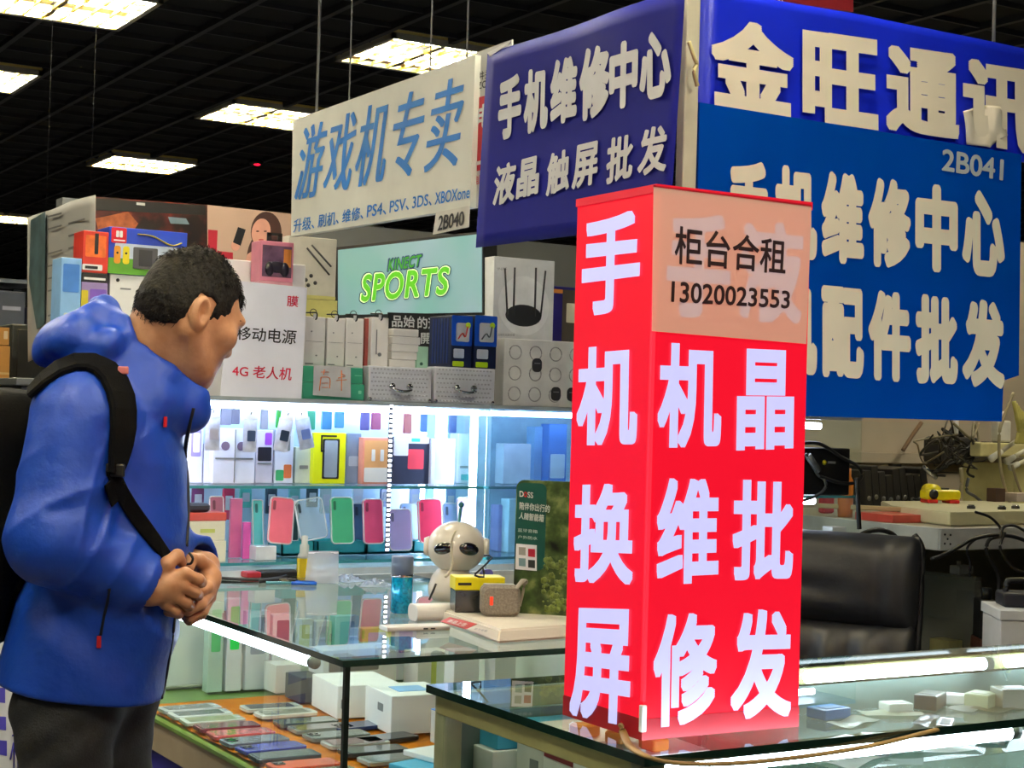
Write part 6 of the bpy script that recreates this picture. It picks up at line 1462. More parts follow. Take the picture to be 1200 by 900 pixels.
carton((p[0]-.03, p[0]+.03, p[1]-.02, p[1]+.03, ZK+.053, ZK+.11), mat('brown_block', (72, 52, 44), .6), 'small brown block standing on the cream repair unit', 'block')
# row of dark files at the wall
for k in range(9):
    u = 1016+k*8.6
    a = at(u, 570, y=5.12)
    m = MB(); h = .17+.02*math.sin(k*1.7); m.box(-.019, .019, 0, .14, 0, h, .003); m.cyl((0, -.002, h*.3), (0, .0015, h*.3), .011, n=12, mi=1)
    o = m.build('file_binder', [mat('binder_black', (30, 29, 28), .55, noise=.2), mat('binder_ring', (96, 96, 92), .4)], origin=False); o.location = (a[0], 5.10, ZK+.0005); o.rotation_euler = (0, -.10-.015*k, 0)
    tag(o, ['black leaning file nearest the glass cabinet', 'second black leaning file from the glass cabinet', 'third black leaning file from the glass cabinet', 'fourth black leaning file from the glass cabinet', 'fifth black file, middle of the leaning row', 'sixth black leaning file from the glass cabinet', 'seventh black leaning file from the glass cabinet', 'eighth black leaning file, next to the last', 'last black leaning file under the tangled cables'][k], 'file', 'row of black leaning files on the desk')
p = dk(1012, 575)
m = MB(); m.rbox(-.03, .03, -.02, .02, 0, .20, .012, axis='z', edge=.006); o = m.build('red_bottle', mat('red_plastic', (186, 40, 52), .4)); o.location = (4.47, 4.95, ZK+.0005); tag(o, 'dark red bottle beside the leaning files', 'bottle')
m = MB(); m.lathe([(.0, 0), (.028, 0), (.03, .03), (.03, .14), (.02, .16), (.02, .19), (0, .192)], n=18); o = m.build('orange_bottle', mat('orange_dull', (206, 120, 44), .4)); o.location = (4.36, 4.72, ZK+.0005); tag(o, 'orange bottle between the glass cabinet and the leaning files', 'bottle')
carton((4.30, 4.52, 4.40, 4.60, ZK+.0005, ZK+.03), mat('red_packet_card', (216, 84, 72), .35, coat=.4), 'flat red packet at the left end of the desk', 'packet')
m = MB(); m.box(0, .35, -.012, .012, 0, .018, .003); o = m.build('tan_stick', mat('tan_wood', (190, 174, 126), .6)); o.location = (4.40, 4.66, ZK+.032); o.rotation_euler = (0, 0, -.9); tag(o, 'tan wooden stick lying on the desk by the red packet', 'stick')
# pale yellow cupboard and power strip at the far right
x0 = at(1134, 560, y=5.22)[0]; z1 = at(1165, 543, y=4.95)[2]
r = thing('yellow_cupboard', 'pale yellow cupboard standing on the desk at the right edge', 'cupboard', (x0+.4, 5.05, ZK))
m = MB(); m.box(x0, x0+.9, 4.95, 5.25, ZK+.0005, z1, .006); m.build('cupboard_body', mat('pale_yellow_board', (206, 200, 138), .5, noise=.06), r)
m = MB(); m.box(x0-.02, x0+.92, 4.93, 5.26, z1, z1+.028, .003); m.build('cupboard_top', mat('cupboard_top_dim', (112, 104, 84), .5), r)
m = MB(); m.box(x0+.46, x0+.466, 4.948, 4.952, ZK+.02, z1-.02); m.build('door_gap', DARKM, r)
zt = z1+.0285
xs = at(1144, 530, y=4.98)[0]
r = thing('power_strip', 'cream power strip with white plugs on the pale yellow cupboard', 'power strip', (xs+.25, 4.98, zt))
m = MB(); m.box(xs, xs+.40, 4.955, 5.02, zt, zt+.062, .008); m.build('strip_body', mat('strip_cream', (214, 206, 150), .4), r)
for k in range(5): m = MB(); m.box(xs+.05+k*.07, xs+.085+k*.07, 4.97, 5.0, zt+.061, zt+.065); m.build('socket', BLACKP, r)
m = MB(); m.box(xs+.12, xs+.20, 4.965, 5.012, zt+.065, zt+.16, .008); m.cyl((xs+.16, 4.99, zt+.16), (xs+.16, 4.99, zt+.20), .015, n=12); m.build('charger_plug', mat('adapter_white', (214, 212, 200), .4), r)
for k, (u0, v0, u1, v1, lab) in enumerate(((1161, 538, 1196, 513, 'white plug lead slanting in front of the power strip'), (1179, 541, 1206, 525, 'second white plug lead at the right edge'), (1184, 548, 1210, 536, 'lowest white plug lead at the right edge'))):
    a = at(u0, v0, y=4.90); b_ = at(u1, v1, y=4.90)
    r = thing('plug_lead', lab, 'plug', tuple(a), 'white plug leads by the power strip')
    m = MB(); m.cyl(tuple(a), tuple(a+(b_-a)*.35), .016, .012, n=12); m.build('plug_body', mat('adapter_white', (214, 212, 200), .4), r)
    m = MB(); m.cyl(tuple(a+(b_-a)*.35), tuple(b_), .010, n=10); m.build('lead', mat('lead_white', (206, 200, 176), .5), r)
r = thing('cord_bundle', 'olive yellow bundle of cords hanging above the power strip', 'cords', at(1195, 520, y=4.86))
m = MB()
for k in range(5): m.tube([at(1188+k*2, 470+k*3, y=4.86), at(1192+k*2, 490, y=4.85), at(1194+k, 505, y=4.85), at(1191+k*2, 520, y=4.85)], .010, n=6)
m.build('cord_loops', mat('cord_olive', (176, 168, 90), .6), r)
# dark clutter of cables and tools over the files
rnd = random.Random(11)
for k in range(14):
    u = rnd.uniform(1092, 1138); v = rnd.uniform(500, 548)
    pts = [at(u+rnd.uniform(-26, 26), v+rnd.uniform(-18, 22), y=5.0+rnd.uniform(-.05, .15)) for q in range(5)]
    m = MB(); m.tube(pts, rnd.choice([.003, .004, .006]), n=6)
    c = rnd.choice([(34, 32, 28), (60, 56, 46), (130, 122, 96), (26, 26, 26), (24, 24, 22)])
    tag(m.build('hanging_cable', mat('cab_%d' % c[0], c, .55)), 'cable in the dark tangle hanging under the right end of the blue shop sign', 'cable', 'tangled cables under the blue sign')
r = thing('lamp_arm', 'black jointed tool holder in the dark clutter under the blue sign', 'tool holder', at(1110, 525, y=5.2))
m = MB(); 
a = at(1095, 540, y=5.34); b_ = at(1118, 500, y=5.34); c = at(1140, 530, y=5.34)
m.tube([a, b_, c], .014, n=8, samples=1); m.build('arm', BLACKP, r)
m = MB(); m.box(a[0], a[0]+.26, 5.30, 5.42, at(1110, 545, y=5.2)[2], at(1110, 512, y=5.2)[2], .02); m.build('holder_body', mat('clutter_dark', (38, 36, 32), .6, noise=.3), r)
m = MB(); bq = at(1120, 510, y=5.2); m.cyl((bq[0], 5.2, bq[2]-.03), (bq[0], 5.2, bq[2]+.10), .012, n=10); m.build('white_tube', mat('adapter_white', (214, 212, 200), .4), r)
m = MB(); a = at(1082, 547, y=5.0); b_ = at(1097, 560, y=5.0); m.cyl(tuple(a), tuple(b_), .010, n=8); m.build('silver_tip', CHROME, r)
m = MB(); m.box(a[0]+.05, a[0]+.09, 5.22, 5.26, ZK, at(1110, 545, y=5.2)[2]); m.build('holder_post', BLACKP, r)
# individual cables round the desk
CB = mat('cable_black', (22, 22, 24), .5); CG = mat('cable_beige', (150, 140, 110), .55)
def cable(pts, y, rad, m_, label, **k):
    m = MB(); m.tube([at(u, v, y=(y if not isinstance(y, list) else y[i])) for i, (u, v) in enumerate(pts)], rad, n=8); return tag(m.build('hanging_cable', m_), label, 'cable')
cable([(1092, 655), (1104, 651), (1122, 642), (1140, 632), (1165, 627), (1188, 629), (1210, 637)], 4.0, .007, CB, 'thick black cable running from the chair to the right under the desk edge')
cable([(1176, 628), (1160, 632), (1156, 645), (1163, 660), (1170, 675), (1170, 700)], 4.02, .007, CB, 'black cable curving down in front of the storage box')
cable([(1172, 630), (1176, 618), (1188, 616), (1200, 622), (1210, 630)], 3.98, .005, CB, 'thin black cable loop on the desk edge at right')
cable([(1178, 624), (1172, 640), (1178, 655), (1190, 667), (1205, 672)], 3.99, .005, CB, 'thin black cable sagging at the right edge')
cable([(1150, 628), (1138, 636), (1133, 645), (1137, 660), (1136, 676)], 4.03, .0045, CB, 'thin black cable ending at the white adapter')
cable([(1143, 600), (1160, 606), (1172, 618), (1175, 628)], 4.08, .005, CB, 'short black cable drooping over the desk edge')
cable([(1188, 460), (1176, 490), (1171, 510), (1172, 545), (1180, 580), (1190, 600)], 4.88, .007, CG, 'long beige cord hanging down past the power strip')
cable([(1186, 545), (1192, 565), (1200, 585)], 4.88, .006, CG, 'short beige cord in front of the yellow cupboard')
cable([(1135, 560), (1133, 575), (1143, 582), (1152, 590)], 4.9, .007, mat('cable_grey', (74, 76, 78), .5), 'grey cord down the corner of the yellow cupboard')
cable([(1126, 548), (1127, 565), (1124, 585)], 4.9, .008, CG, 'beige lead hanging beside the dark clutter')
cable([(1080, 495), (1068, 512), (1058, 528)], 5.5, .010, mat('cable_tan', (120, 96, 70), .6), 'tan wire slanting across the beige wall')
cable([(1004, 560), (1005, 575), (1006, 600), (1007, 620)], 4.06, .008, CB, 'black cable hanging along the end of the glass cabinet')
cable([(1000, 640), (1010, 626), (1030, 621), (1046, 626), (1052, 634)], 4.2, .009, CB, 'black cable arching behind the chair headrest')

# ---- leather chair
LE = mat('black_leather', (34, 35, 39), .46, noise=.2, bump=.3, bscale=14, spec=.5)
LS2 = mat('black_leather_side', (40, 40, 42), .5, noise=.15, bump=.18, bscale=60)
r = thing('office_chair', 'black leather office chair with a padded headrest behind the glass counter', 'chair', (0, 0, 0))
Wc = .27
def pad(w, d, z0, z1, y0, bulge, name, mt, parent, nx=28, nz=18, fold=None, lean=0):
    """upholstered pad: front surface with bulge, rounded edges, closed back"""
    V = []; F = []
    for s in (0, 1):
        for j in range(nz+1):
            for i in range(nx+1):
                a = i/nx*2-1; b = j/nz*2-1
                ed = (1-abs(a)**6)*(1-abs(b)**4)
                f = fold(a, b) if (fold and s == 0) else 0
                z = z0+(z1-z0)*j/nz
                y = y0+(-(d/2)-bulge*(1-a*a*.5)*ed-f if s == 0 else d/2)*(.25+.75*ed**.5) + lean*(z-z0) + .03*(1-a*a)
                V.append((w*a*(1-.04*abs(b)**6), y, z))
    A = nx+1; S = A*(nz+1)
    for j in range(nz):
        for i in range(nx): k = j*A+i; F.append((k, k+1, k+A+1, k+A)); F.append((S+k, S+k+A, S+k+A+1, S+k+1))
    ring = [i for i in range(A)]+[j*A+nx for j in range(1, nz+1)]+[nz*A+i for i in range(nx-1, -1, -1)]+[j*A for j in range(nz-1, 0, -1)]
    for k in range(len(ring)): a, b = ring[k], ring[(k+1) % len(ring)]; F.append((a, S+a, S+b, b))
    m = MB(); m.raw(V, F, 0, True); return m.build(name, mt, parent)
pad(Wc, .09, .50, .80, .0, .03, 'backrest', LE, r, fold=lambda a, b: .016*math.sin(a*15)*math.exp(-3*(b-.2)**2)*(1 if abs(a) < .8 else 0), lean=.12)
pad(Wc*1.0, .11, .78, 1.045, .045, .035, 'headrest', LE, r, fold=lambda a, b: -.020*math.exp(-((abs(a)-.62)/.04)**2)+.006*math.sin(9*b+2*a)*math.exp(-(a+.3)**2*3), lean=.12)
for s in (-1, 1):
  m = MB(); m.tube([(s*Wc*.98, .02, .52), (s*Wc*1.0, .045, .70), (s*Wc*1.0, .075, .90), (s*Wc*.99, .085, 1.01), (s*Wc*.9, .09, 1.05)], .010, n=8); m.build('edge_piping', BLACKP, r)
m = MB(); m.rbox(-Wc*.97, Wc*.97, .05, .10, .48, 1.02, .05, axis='y', edge=.02); m.build('back_shell', LS2, r)
m = MB(); m.rbox(-.27, .27, -.50, .02, .40, .50, .05, axis='z', edge=.03); m.build('seat', LE, r)
for s in (-1, 1):
    a_ = thing('armrest', None, None); a_.parent = r
    m = MB(); m.rbox(s*.30-.03, s*.30+.03, -.40, .0, .66, .70, .02, axis='z', edge=.012); o_ = m.build('arm_pad', LE, None, origin=False); o_.parent = a_
    m = MB(); m.tube([(s*.30, -.36, .67), (s*.30, -.34, .52), (s*.27, -.25, .43)], .016, n=8); o_ = m.build('arm_support', BLACKP, None, origin=False); o_.parent = a_
m = MB(); m.cyl((0, -.22, .12), (0, -.22, .40), .028, n=16); m.build('gas_column', CHROME, r)
for k in range(5):
    t = 2*PI*k/5; m = MB(); e = (.30*math.cos(t), -.22+.30*math.sin(t)); m.cyl((0, -.22, .13), (e[0], e[1], .085), .024, .016, n=8); l_ = m.build('base_spoke', BLACKP, r)
    m = MB(); m.cyl((e[0]-.012, e[1], .032), (e[0]+.012, e[1], .032), .032, n=14); m.cyl((e[0], e[1], .03), (e[0], e[1], .085), .008, n=8); m.build('caster', BLACKP, l_)
pc = at(962, 640, d=4.62); r.location = (pc[0], pc[1], 0); r.rotation_euler = (0, 0, math.radians(-60))
# ================================================================ the man
# distance-field modelling: shapes are blended and meshed as one continuous surface
def ln(v): return np.sqrt((v*v).sum(-1))
def cap(p, a, b, ra, rb):
    a = np.asarray(a, np.float32); b = np.asarray(b, np.float32); ba = b-a
    h = np.clip(((p-a)@ba)/max(ba@ba, 1e-9), 0, 1)
    return ln(p-a-h[:, None]*ba)-(ra+(rb-ra)*h)
def ell(p, c, r, R=None):
    q = p-np.asarray(c, np.float32)
    if R is not None: q = q@R
    r = np.asarray(r, np.float32)
    k0 = ln(q/r); k1 = ln(q/(r*r))
    return k0*(k0-1)/np.maximum(k1, 1e-6)
def rbx(p, c, h, rad, R=None):
    q = p-np.asarray(c, np.float32)
    if R is not None: q = q@R
    q = np.abs(q)-(np.asarray(h, np.float32)-rad)
    return ln(np.maximum(q, 0))+np.minimum(q.max(-1), 0)-rad
def smin(a, b, k):
    h = np.clip(.5+.5*(b-a)/k, 0, 1); return b*(1-h)+a*h-k*h*(1-h)
def smax(a, b, k): return -smin(-a, -b, k)
def chain(p, pts, rads, k=.01):
    d = None
    for i in range(len(pts)-1):
        e = cap(p, pts[i], pts[i+1], rads[i], rads[i+1]); d = e if d is None else smin(d, e, k)
    return d
def sdf_mesh(fn, lo, hi, h, margin=1.6):
    lo = np.array(lo, np.float32); n = np.ceil((np.array(hi)-lo)/h).astype(int)+1
    B = 12; nb = np.ceil(n/B).astype(int)
    D = np.full(nb*B, 1.0, np.float32)
    g = np.stack(np.meshgrid(*[np.arange(k) for k in nb], indexing='ij'), -1).reshape(-1, 3)
    cen = (lo+(g*B+B/2-.5)*h).astype(np.float32)
    dc = fn(cen); rad = B*h*.87*margin
    loc = np.stack(np.meshgrid(*[np.arange(B)]*3, indexing='ij'), -1).reshape(-1, 3)
    act = np.abs(dc) < rad
    for q, d0 in zip(g[~act], dc[~act]): 
        if d0 < 0: D[q[0]*B:(q[0]+1)*B, q[1]*B:(q[1]+1)*B, q[2]*B:(q[2]+1)*B] = -1
    idx = g[act]
    for s in range(0, len(idx), 128):
        c = idx[s:s+128]
        P = (lo+((c[:, None, :]*B+loc[None])*h)).reshape(-1, 3).astype(np.float32)
        v = fn(P).reshape(len(c), B, B, B)
        for q, w in zip(c, v): D[q[0]*B:(q[0]+1)*B, q[1]*B:(q[1]+1)*B, q[2]*B:(q[2]+1)*B] = w
    ins = D < 0
    cnt = np.zeros(np.array(D.shape)-1, np.int8)
    for dx in (0, 1):
        for dy in (0, 1):
            for dz in (0, 1): cnt += ins[dx:dx+cnt.shape[0], dy:dy+cnt.shape[1], dz:dz+cnt.shape[2]]
    cell = np.argwhere((cnt > 0) & (cnt < 8))
    ids = np.full(cnt.shape, -1, np.int32); ids[tuple(cell.T)] = np.arange(len(cell))
    acc = np.zeros((len(cell), 3), np.float32); num = np.zeros(len(cell), np.float32)
    cor = [(x, y, z) for x in (0, 1) for y in (0, 1) for z in (0, 1)]
    val = {c: D[cell[:, 0]+c[0], cell[:, 1]+c[1], cell[:, 2]+c[2]] for c in cor}
    for a in cor:
        for ax in range(3):
            if a[ax]: continue
            b = list(a); b[ax] = 1; b = tuple(b)
            va, vb = val[a], val[b]; m = (va < 0) != (vb < 0)
            t = np.where(m, va/np.where(m, va-vb, 1), 0)
            pt = np.array(a, np.float32)[None]+np.zeros((len(cell), 3), np.float32); pt[:, ax] += t
            acc[m] += pt[m]; num[m] += 1
    V = lo+(cell+acc/num[:, None])*h
    F = []
    for ax in range(3):
        u, w = [(1, 2), (2, 0), (0, 1)][ax]
        s0 = [slice(0, -1)]*3; s1 = [slice(0, -1)]*3
        sl0 = [slice(None)]*3; sl1 = [slice(None)]*3; sl0[ax] = slice(0, -1); sl1[ax] = slice(1, None)
        A = ins[tuple(sl0)]; Bq = ins[tuple(sl1)]
        e = np.argwhere(A != Bq)
        e = e[(e[:, u] > 0) & (e[:, w] > 0)]
        e = e[(e[:, u] < cnt.shape[u]) & (e[:, w] < cnt.shape[w])]
        fl = A[tuple(e.T)]
        def gi(du, dw):
            q = e.copy(); q[:, u] -= du; q[:, w] -= dw; return ids[tuple(q.T)]
        Q = np.stack([gi(1, 1), gi(0, 1), gi(0, 0), gi(1, 0)], 1)
        Q[~fl] = Q[~fl][:, ::-1]
        F.append(Q)
    F = np.concatenate(F); F = F[(F >= 0).all(1)]
    return V, F
def np_mesh(name, V, F, m_, parent, smooth=True):
    me = bpy.data.meshes.new(name)
    me.vertices.add(len(V)); me.vertices.foreach_set('co', np.asarray(V, np.float32).ravel())
    k = F.shape[1]
    me.loops.add(len(F)*k); me.loops.foreach_set('vertex_index', F.astype(np.int32).ravel())
    me.polygons.add(len(F)); me.polygons.foreach_set('loop_start', np.arange(0, len(F)*k, k, dtype=np.int32))
    me.update(calc_edges=True); me.validate()
    me.polygons.foreach_set('use_smooth', np.ones(len(me.polygons), bool))
    for x in (m_ if isinstance(m_, (list, tuple)) else [m_]): me.materials.append(x)
    o = bpy.data.objects.new(name, me); COL.objects.link(o)
    if parent: o.parent = parent
    return o

DM = 2.85
MC = at(110, 478, d=DM); MANG = math.atan2(RGT[1], RGT[0])
man = thing('person', 'man in a blue hooded jacket looking down with clasped hands at the glass counter', 'person', (MC[0], MC[1], 0))
man.rotation_euler = (0, 0, MANG)
def J(u, v, dd=0.0):
    p = at(u, v, d=DM+dd); q = p-np.array([MC[0], MC[1], 0]); return np.array([q@RGT, q@FWD, q[2]], np.float32)
# head frame: x towards the face, y to the man's left, z up
al, be = math.radians(38), math.radians(27)
fh = np.array([math.cos(al)*math.cos(be), math.sin(al)*math.cos(be), -math.sin(be)]); lh = np.array([-math.sin(al), math.cos(al), 0]); uh = np.cross(fh, lh)
RH = np.stack([fh, lh, uh], 1).astype(np.float32)
HC = J(223, 356, 0)
def hd(x, y, z): return HC+RH@np.array([x, y, z], np.float32)
CRO = (-.006, 0, .0)
def f_head(p):
    q = (p-HC)@RH; qa = q.copy(); qa[:, 1] = np.abs(qa[:, 1])
    d = ell(q, (-.002, 0, .004), (.086, .075, .083))
    d = smin(d, ell(q, (.040, 0, -.045), (.058, .060, .072)), .04)
    d = smin(d, ell(q, (.042, 0, -.088), (.048, .047, .040)), .03)
    d = smin(d, cap(q, (.076, -.012, -.112), (.076, .012, -.112), .019, .019), .02)       # chin
    d = smin(d, cap(qa, (.0, .064, -.060), (.060, .038, -.105), .016, .016), .025)          # jaw line
    d = smin(d, ell(qa, (.064, .045, -.032), (.022, .022, .018)), .025)                     # cheekbone
    d = smin(d, ell(q, (.083, 0, .012), (.016, .050, .012)), .018)                          # brow
    d = smax(d, -ell(qa, (.100, .033, -.010), (.016, .018, .011)), .012)                     # eye sockets
    d = smin(d, ell(qa, (.078, .033, -.010), (.0125, .0145, .0115)), .004)                   # eyeball and lids
    d = smin(d, cap(q, (.088, 0, -.004), (.103, 0, -.040), .0075, .0105), .012)              # nose
    d = smin(d, ell(qa, (.094, .012, -.044), (.010, .008, .007)), .006)
    d = smin(d, ell(q, (.086, 0, -.072), (.014, .026, .007)), .006)                          # lips
    d = smin(d, ell(q, (.084, 0, -.083), (.013, .022, .007)), .006)
    d = smax(d, -cap(q, (.100, -.020, -.0775), (.100, .020, -.0775), .0022, .0022), .003)
    # ears
    t = -.30; E_ = np.array([[math.cos(t), 0, math.sin(t)], [0, 1, 0], [-math.sin(t), 0, math.cos(t)]], np.float32)
    ear = ell(qa, (-.009, .081, -.028), (.0185, .010, .032), E_)
    ear = smax(ear, -ell(qa, (-.006, .091, -.024), (.0110, .0105, .020), E_), .003)
    ear = smax(ear, -ell(qa, (-.001, .086, -.029), (.005, .012, .007), E_), .002)
    ear = smin(ear, ell(qa, (.003, .080, -.034), (.006, .007, .010)), .004)
    d = smin(d, ear, .006)
    return d
NB = J(150, 452, .0)
def f_neck(p):
    d = cap(p, hd(-.020, 0, -.035), NB, .060, .064)
    d = smin(d, cap(p, hd(.045, 0, -.098), J(192, 462, 0), .034, .05), .04)
    return d
# hands
def finger(p, pts, r0, r1):
    return chain(p, pts, np.linspace(r0, r1, len(pts)), .004)
# near hand (his right): back of the hand faces the viewer, fingers close around the strap
nW = J(176, 691, -.150); 
def f_hand_near(p):
    k = [J(217, 672, -.145), J(214, 687, -.146), J(206, 699, -.144), J(195, 708, -.140)]
    pip = [J(233, 679, -.132), J(229, 694, -.132), J(219, 707, -.131), J(206, 716, -.130)]
    d = cap(p, nW, J(197, 686, -.143), .025, .024)
    for q in k: d = smin(d, cap(p, J(192, 686, -.143), q, .019, .0112), .010)
    for i, q in enumerate(k):
        c = pip[i]+np.array([.000, .026, -.008], np.float32); e = c+np.array([-.020, .006, .002], np.float32)
        d = smin(d, finger(p, [q, pip[i], c, e], (.0102, .0104, .0100, .0088)[i], .0078), .0025)
    th = [J(188, 676, -.146), J(196, 661, -.150), J(208, 651, -.138), J(213, 659, -.118)]
    d = smin(d, finger(p, th, .0145, .0088), .006)
    return d
fW = J(240, 664, .02)
def f_hand_far(p):
    k = [J(243, 688, -.062), J(246, 694, -.045), J(246, 700, -.028), J(243, 704, -.012)]
    pip = [J(228, 697, -.092), J(236, 708, -.080), J(238, 716, -.062), J(236, 720, -.042)]
    tip = [J(214, 704, -.098), J(220, 716, -.092), J(223, 724, -.074), J(222, 727, -.054)]
    d = cap(p, fW, J(244, 678, -.02), .024, .022)
    for q in k: d = smin(d, cap(p, J(244, 676, -.02), q, .017, .0112), .010)
    for i, q in enumerate(k):
        d = smin(d, finger(p, [q, pip[i], tip[i], tip[i]+np.array([-.010, .012, .004], np.float32)], (.0104, .0106, .0102, .009)[i], .0078), .0025)
    th = [J(243, 664, -.02), J(234, 657, -.045), J(225, 655, -.070), J(222, 665, -.082)]
    d = smin(d, finger(p, th, .0135, .0088), .006)
    return d
# arms, torso, legs (mostly inside the clothes)
SHN, ELN, WRN = J(92, 492, -.160), J(62, 632, -.215), J(174, 690, -.150)
SHF, ELF, WRF = J(112, 492, .185), J(118, 640, .23), J(240, 664, .03)
def f_headneck(p):
    d = smin(f_head(p), f_neck(p), .03)
    return smax(d, -(p@np.array([.35, 0, .94], np.float32)-float(NB@np.array([.35, 0, .94], np.float32))+.03), .004)
def f_hands(p):
    d = smin(f_hand_near(p), cap(p, nW, nW+(ELN-nW)*.28, .0265, .030), .01)
    return np.minimum(d, smin(f_hand_far(p), cap(p, fW, fW+(ELF-fW)*.28, .0255, .030), .01))
def f_body(p):
    t = smin(ell(p, J(125, 520, 0), (.10, .16, .16)), ell(p, J(118, 640, 0), (.10, .14, .18)), .06)
    t = smin(t, ell(p, J(97, 800, 0), (.070, .115, .11)), .06)
    t = smin(t, cap(p, NB, J(125, 500, 0), .06, .09), .05)
    d = t
    for S, E2, W2 in ((SHN, ELN, WRN), (SHF, ELF, WRF)):
        d = smin(d, cap(p, S, E2, .048, .040), .03); d = smin(d, cap(p, E2, W2, .040, .0265), .01)
    for y, s in ((-.088, .0), (.088, .036)):
        hp = J(95, 815, 0)+np.array([s, y, 0], np.float32)
        kn = np.array([hp[0]-.0, y, .46], np.float32); an = np.array([hp[0]-.035, y*1.05, .09], np.float32)
        d = smin(d, cap(p, hp, kn, .060, .048), .03); d = smin(d, cap(p, kn, an, .048, .036), .02)
        d = smin(d, cap(p, an+np.array([0, 0, -.045], np.float32), an+np.array([.13, 0, -.055], np.float32), .032, .024), .02)
    return d
def skin_mat():
    m = bpy.data.materials.new('skin'); m.use_nodes = True; nt = m.node_tree; b = nt.nodes['Principled BSDF']
    tc = nt.nodes.new('ShaderNodeTexCoord'); n = nt.nodes.new('ShaderNodeTexNoise'); n.inputs['Scale'].default_value = 26; n.inputs['Detail'].default_value = 5
    nt.links.new(tc.outputs['Object'], n.inputs['Vector'])
    rp = nt.nodes.new('ShaderNodeValToRGB'); e = rp.color_ramp.elements; e[0].position = .32; e[0].color = rgb(178, 124, 84); e[1].position = .7; e[1].color = rgb(208, 156, 114)
    nt.links.new(n.outputs['Fac'], rp.inputs['Fac']); nt.links.new(rp.outputs['Color'], b.inputs['Base Color'])
    b.inputs['Roughness'].default_value = .48; b.inputs['Subsurface Weight'].default_value = .03; b.inputs['Subsurface Radius'].default_value = (.012, .005, .003); b.inputs['Subsurface Scale'].default_value = .5
    n2 = nt.nodes.new('ShaderNodeTexNoise'); n2.inputs['Scale'].default_value = 160; bp = nt.nodes.new('ShaderNodeBump'); bp.inputs['Strength'].default_value = .12; bp.inputs['Distance'].default_value = .004
    nt.links.new(tc.outputs['Object'], n2.inputs['Vector']); nt.links.new(n2.outputs['Fac'], bp.inputs['Height']); nt.links.new(bp.outputs['Normal'], b.inputs['Normal'])
    return m
parts_ = [sdf_mesh(f_body, (-.42, -.40, .0), (.30, .40, 1.50), .0075), sdf_mesh(f_headneck, (-.14, -.20, 1.30), (.34, .26, 1.70), .0026), sdf_mesh(f_hands, (-.10, -.30, .93), (.28, .14, 1.17), .0020)]
V = np.concatenate([q[0] for q in parts_]); off_ = np.cumsum([0]+[len(q[0]) for q in parts_[:-1]])
F = np.concatenate([q[1]+o_ for q, o_ in zip(parts_, off_)])
np_mesh('body', V, F, skin_mat(), man)
# eyes brows
for s in (-1, 1):
    m = MB(); m.tube([hd(.0935, s*.014, .006), hd(.0900, s*.034, .013), hd(.076, s*.052, .008)], [.0022, .0026, .0014], n=6, flat=.5); o = m.build('eyebrow', mat('brow_black', (30, 24, 22), .6), None, origin=False); o.parent = man
    m = MB(); m.ball(hd(.0795, s*.033, -.0125).tolist(), (.0098, .0098, .0050)); o = m.build('eye', mat('eye_dark', (40, 30, 26), .15), None, origin=False); o.parent = man

# hair: cap over the skull with a receding hairline, plus short tufts
def f_hair_mask(q):
    qa = np.abs(q[:, 1])
    # lower limit of the hair going round the head
    nape = -.046+.10*np.clip(-.02-q[:, 0], 0, .1)*0
    side = np.where(q[:, 0] < -.024, -.076+.35*np.clip(q[:, 0]+.07, 0, .05), np.where(q[:, 0] < .012, .006, np.where(q[:, 0] < .047, -.042, .034)))
    low = side - q[:, 2]
    front = q[:, 0]-(.070+.10*np.clip(q[:, 2]-.05, -.05, .03)) - .022*np.clip(1-qa/.024, 0, 1)   # hairline with a forelock
    temple = np.where((qa > .024) & (q[:, 0] > .052), .054-q[:, 2], -.1)
    return np.maximum(np.maximum(low, front), temple*.8)
def f_hair(p):
    q = (p-HC)@RH
    w = .0007*np.sin(170*q[:, 0]+60*q[:, 1])*np.sin(150*q[:, 1]+90*q[:, 2])+.0006*np.sin(330*q[:, 0]+260*q[:, 2])
    th = .0045+.006*np.clip((q[:, 2]-.02)/.06, 0, 1)
    d = ell(q, (-.002, 0, .004), (.086, .075, .083))-th+w
    d = smin(d, ell(q, (-.018, 0, -.035), (.064, .064, .058))-.003+w*.6, .02)
    d = smin(d, ell(q, (-.012, -.004, .086), (.034, .040, .0135))+w*2, .010)
    d = smin(d, cap(q, (.060, .0, .064), (.096, -.006, .040), .014, .005)+w, .012)
    d = smax(d, f_hair_mask(q)+w*1.5, .004)
    d = smax(d, -(f_head(p)+.004), .002)
    return d
V, F = sdf_mesh(f_hair, HC-.15, HC+.15, .0027)
HAIR = mat('black_hair', (12, 10, 9), .7, noise=.4, scale=60, bump=.4, bscale=150, spec=.25)
hair = np_mesh('hair', V, F, HAIR, man)
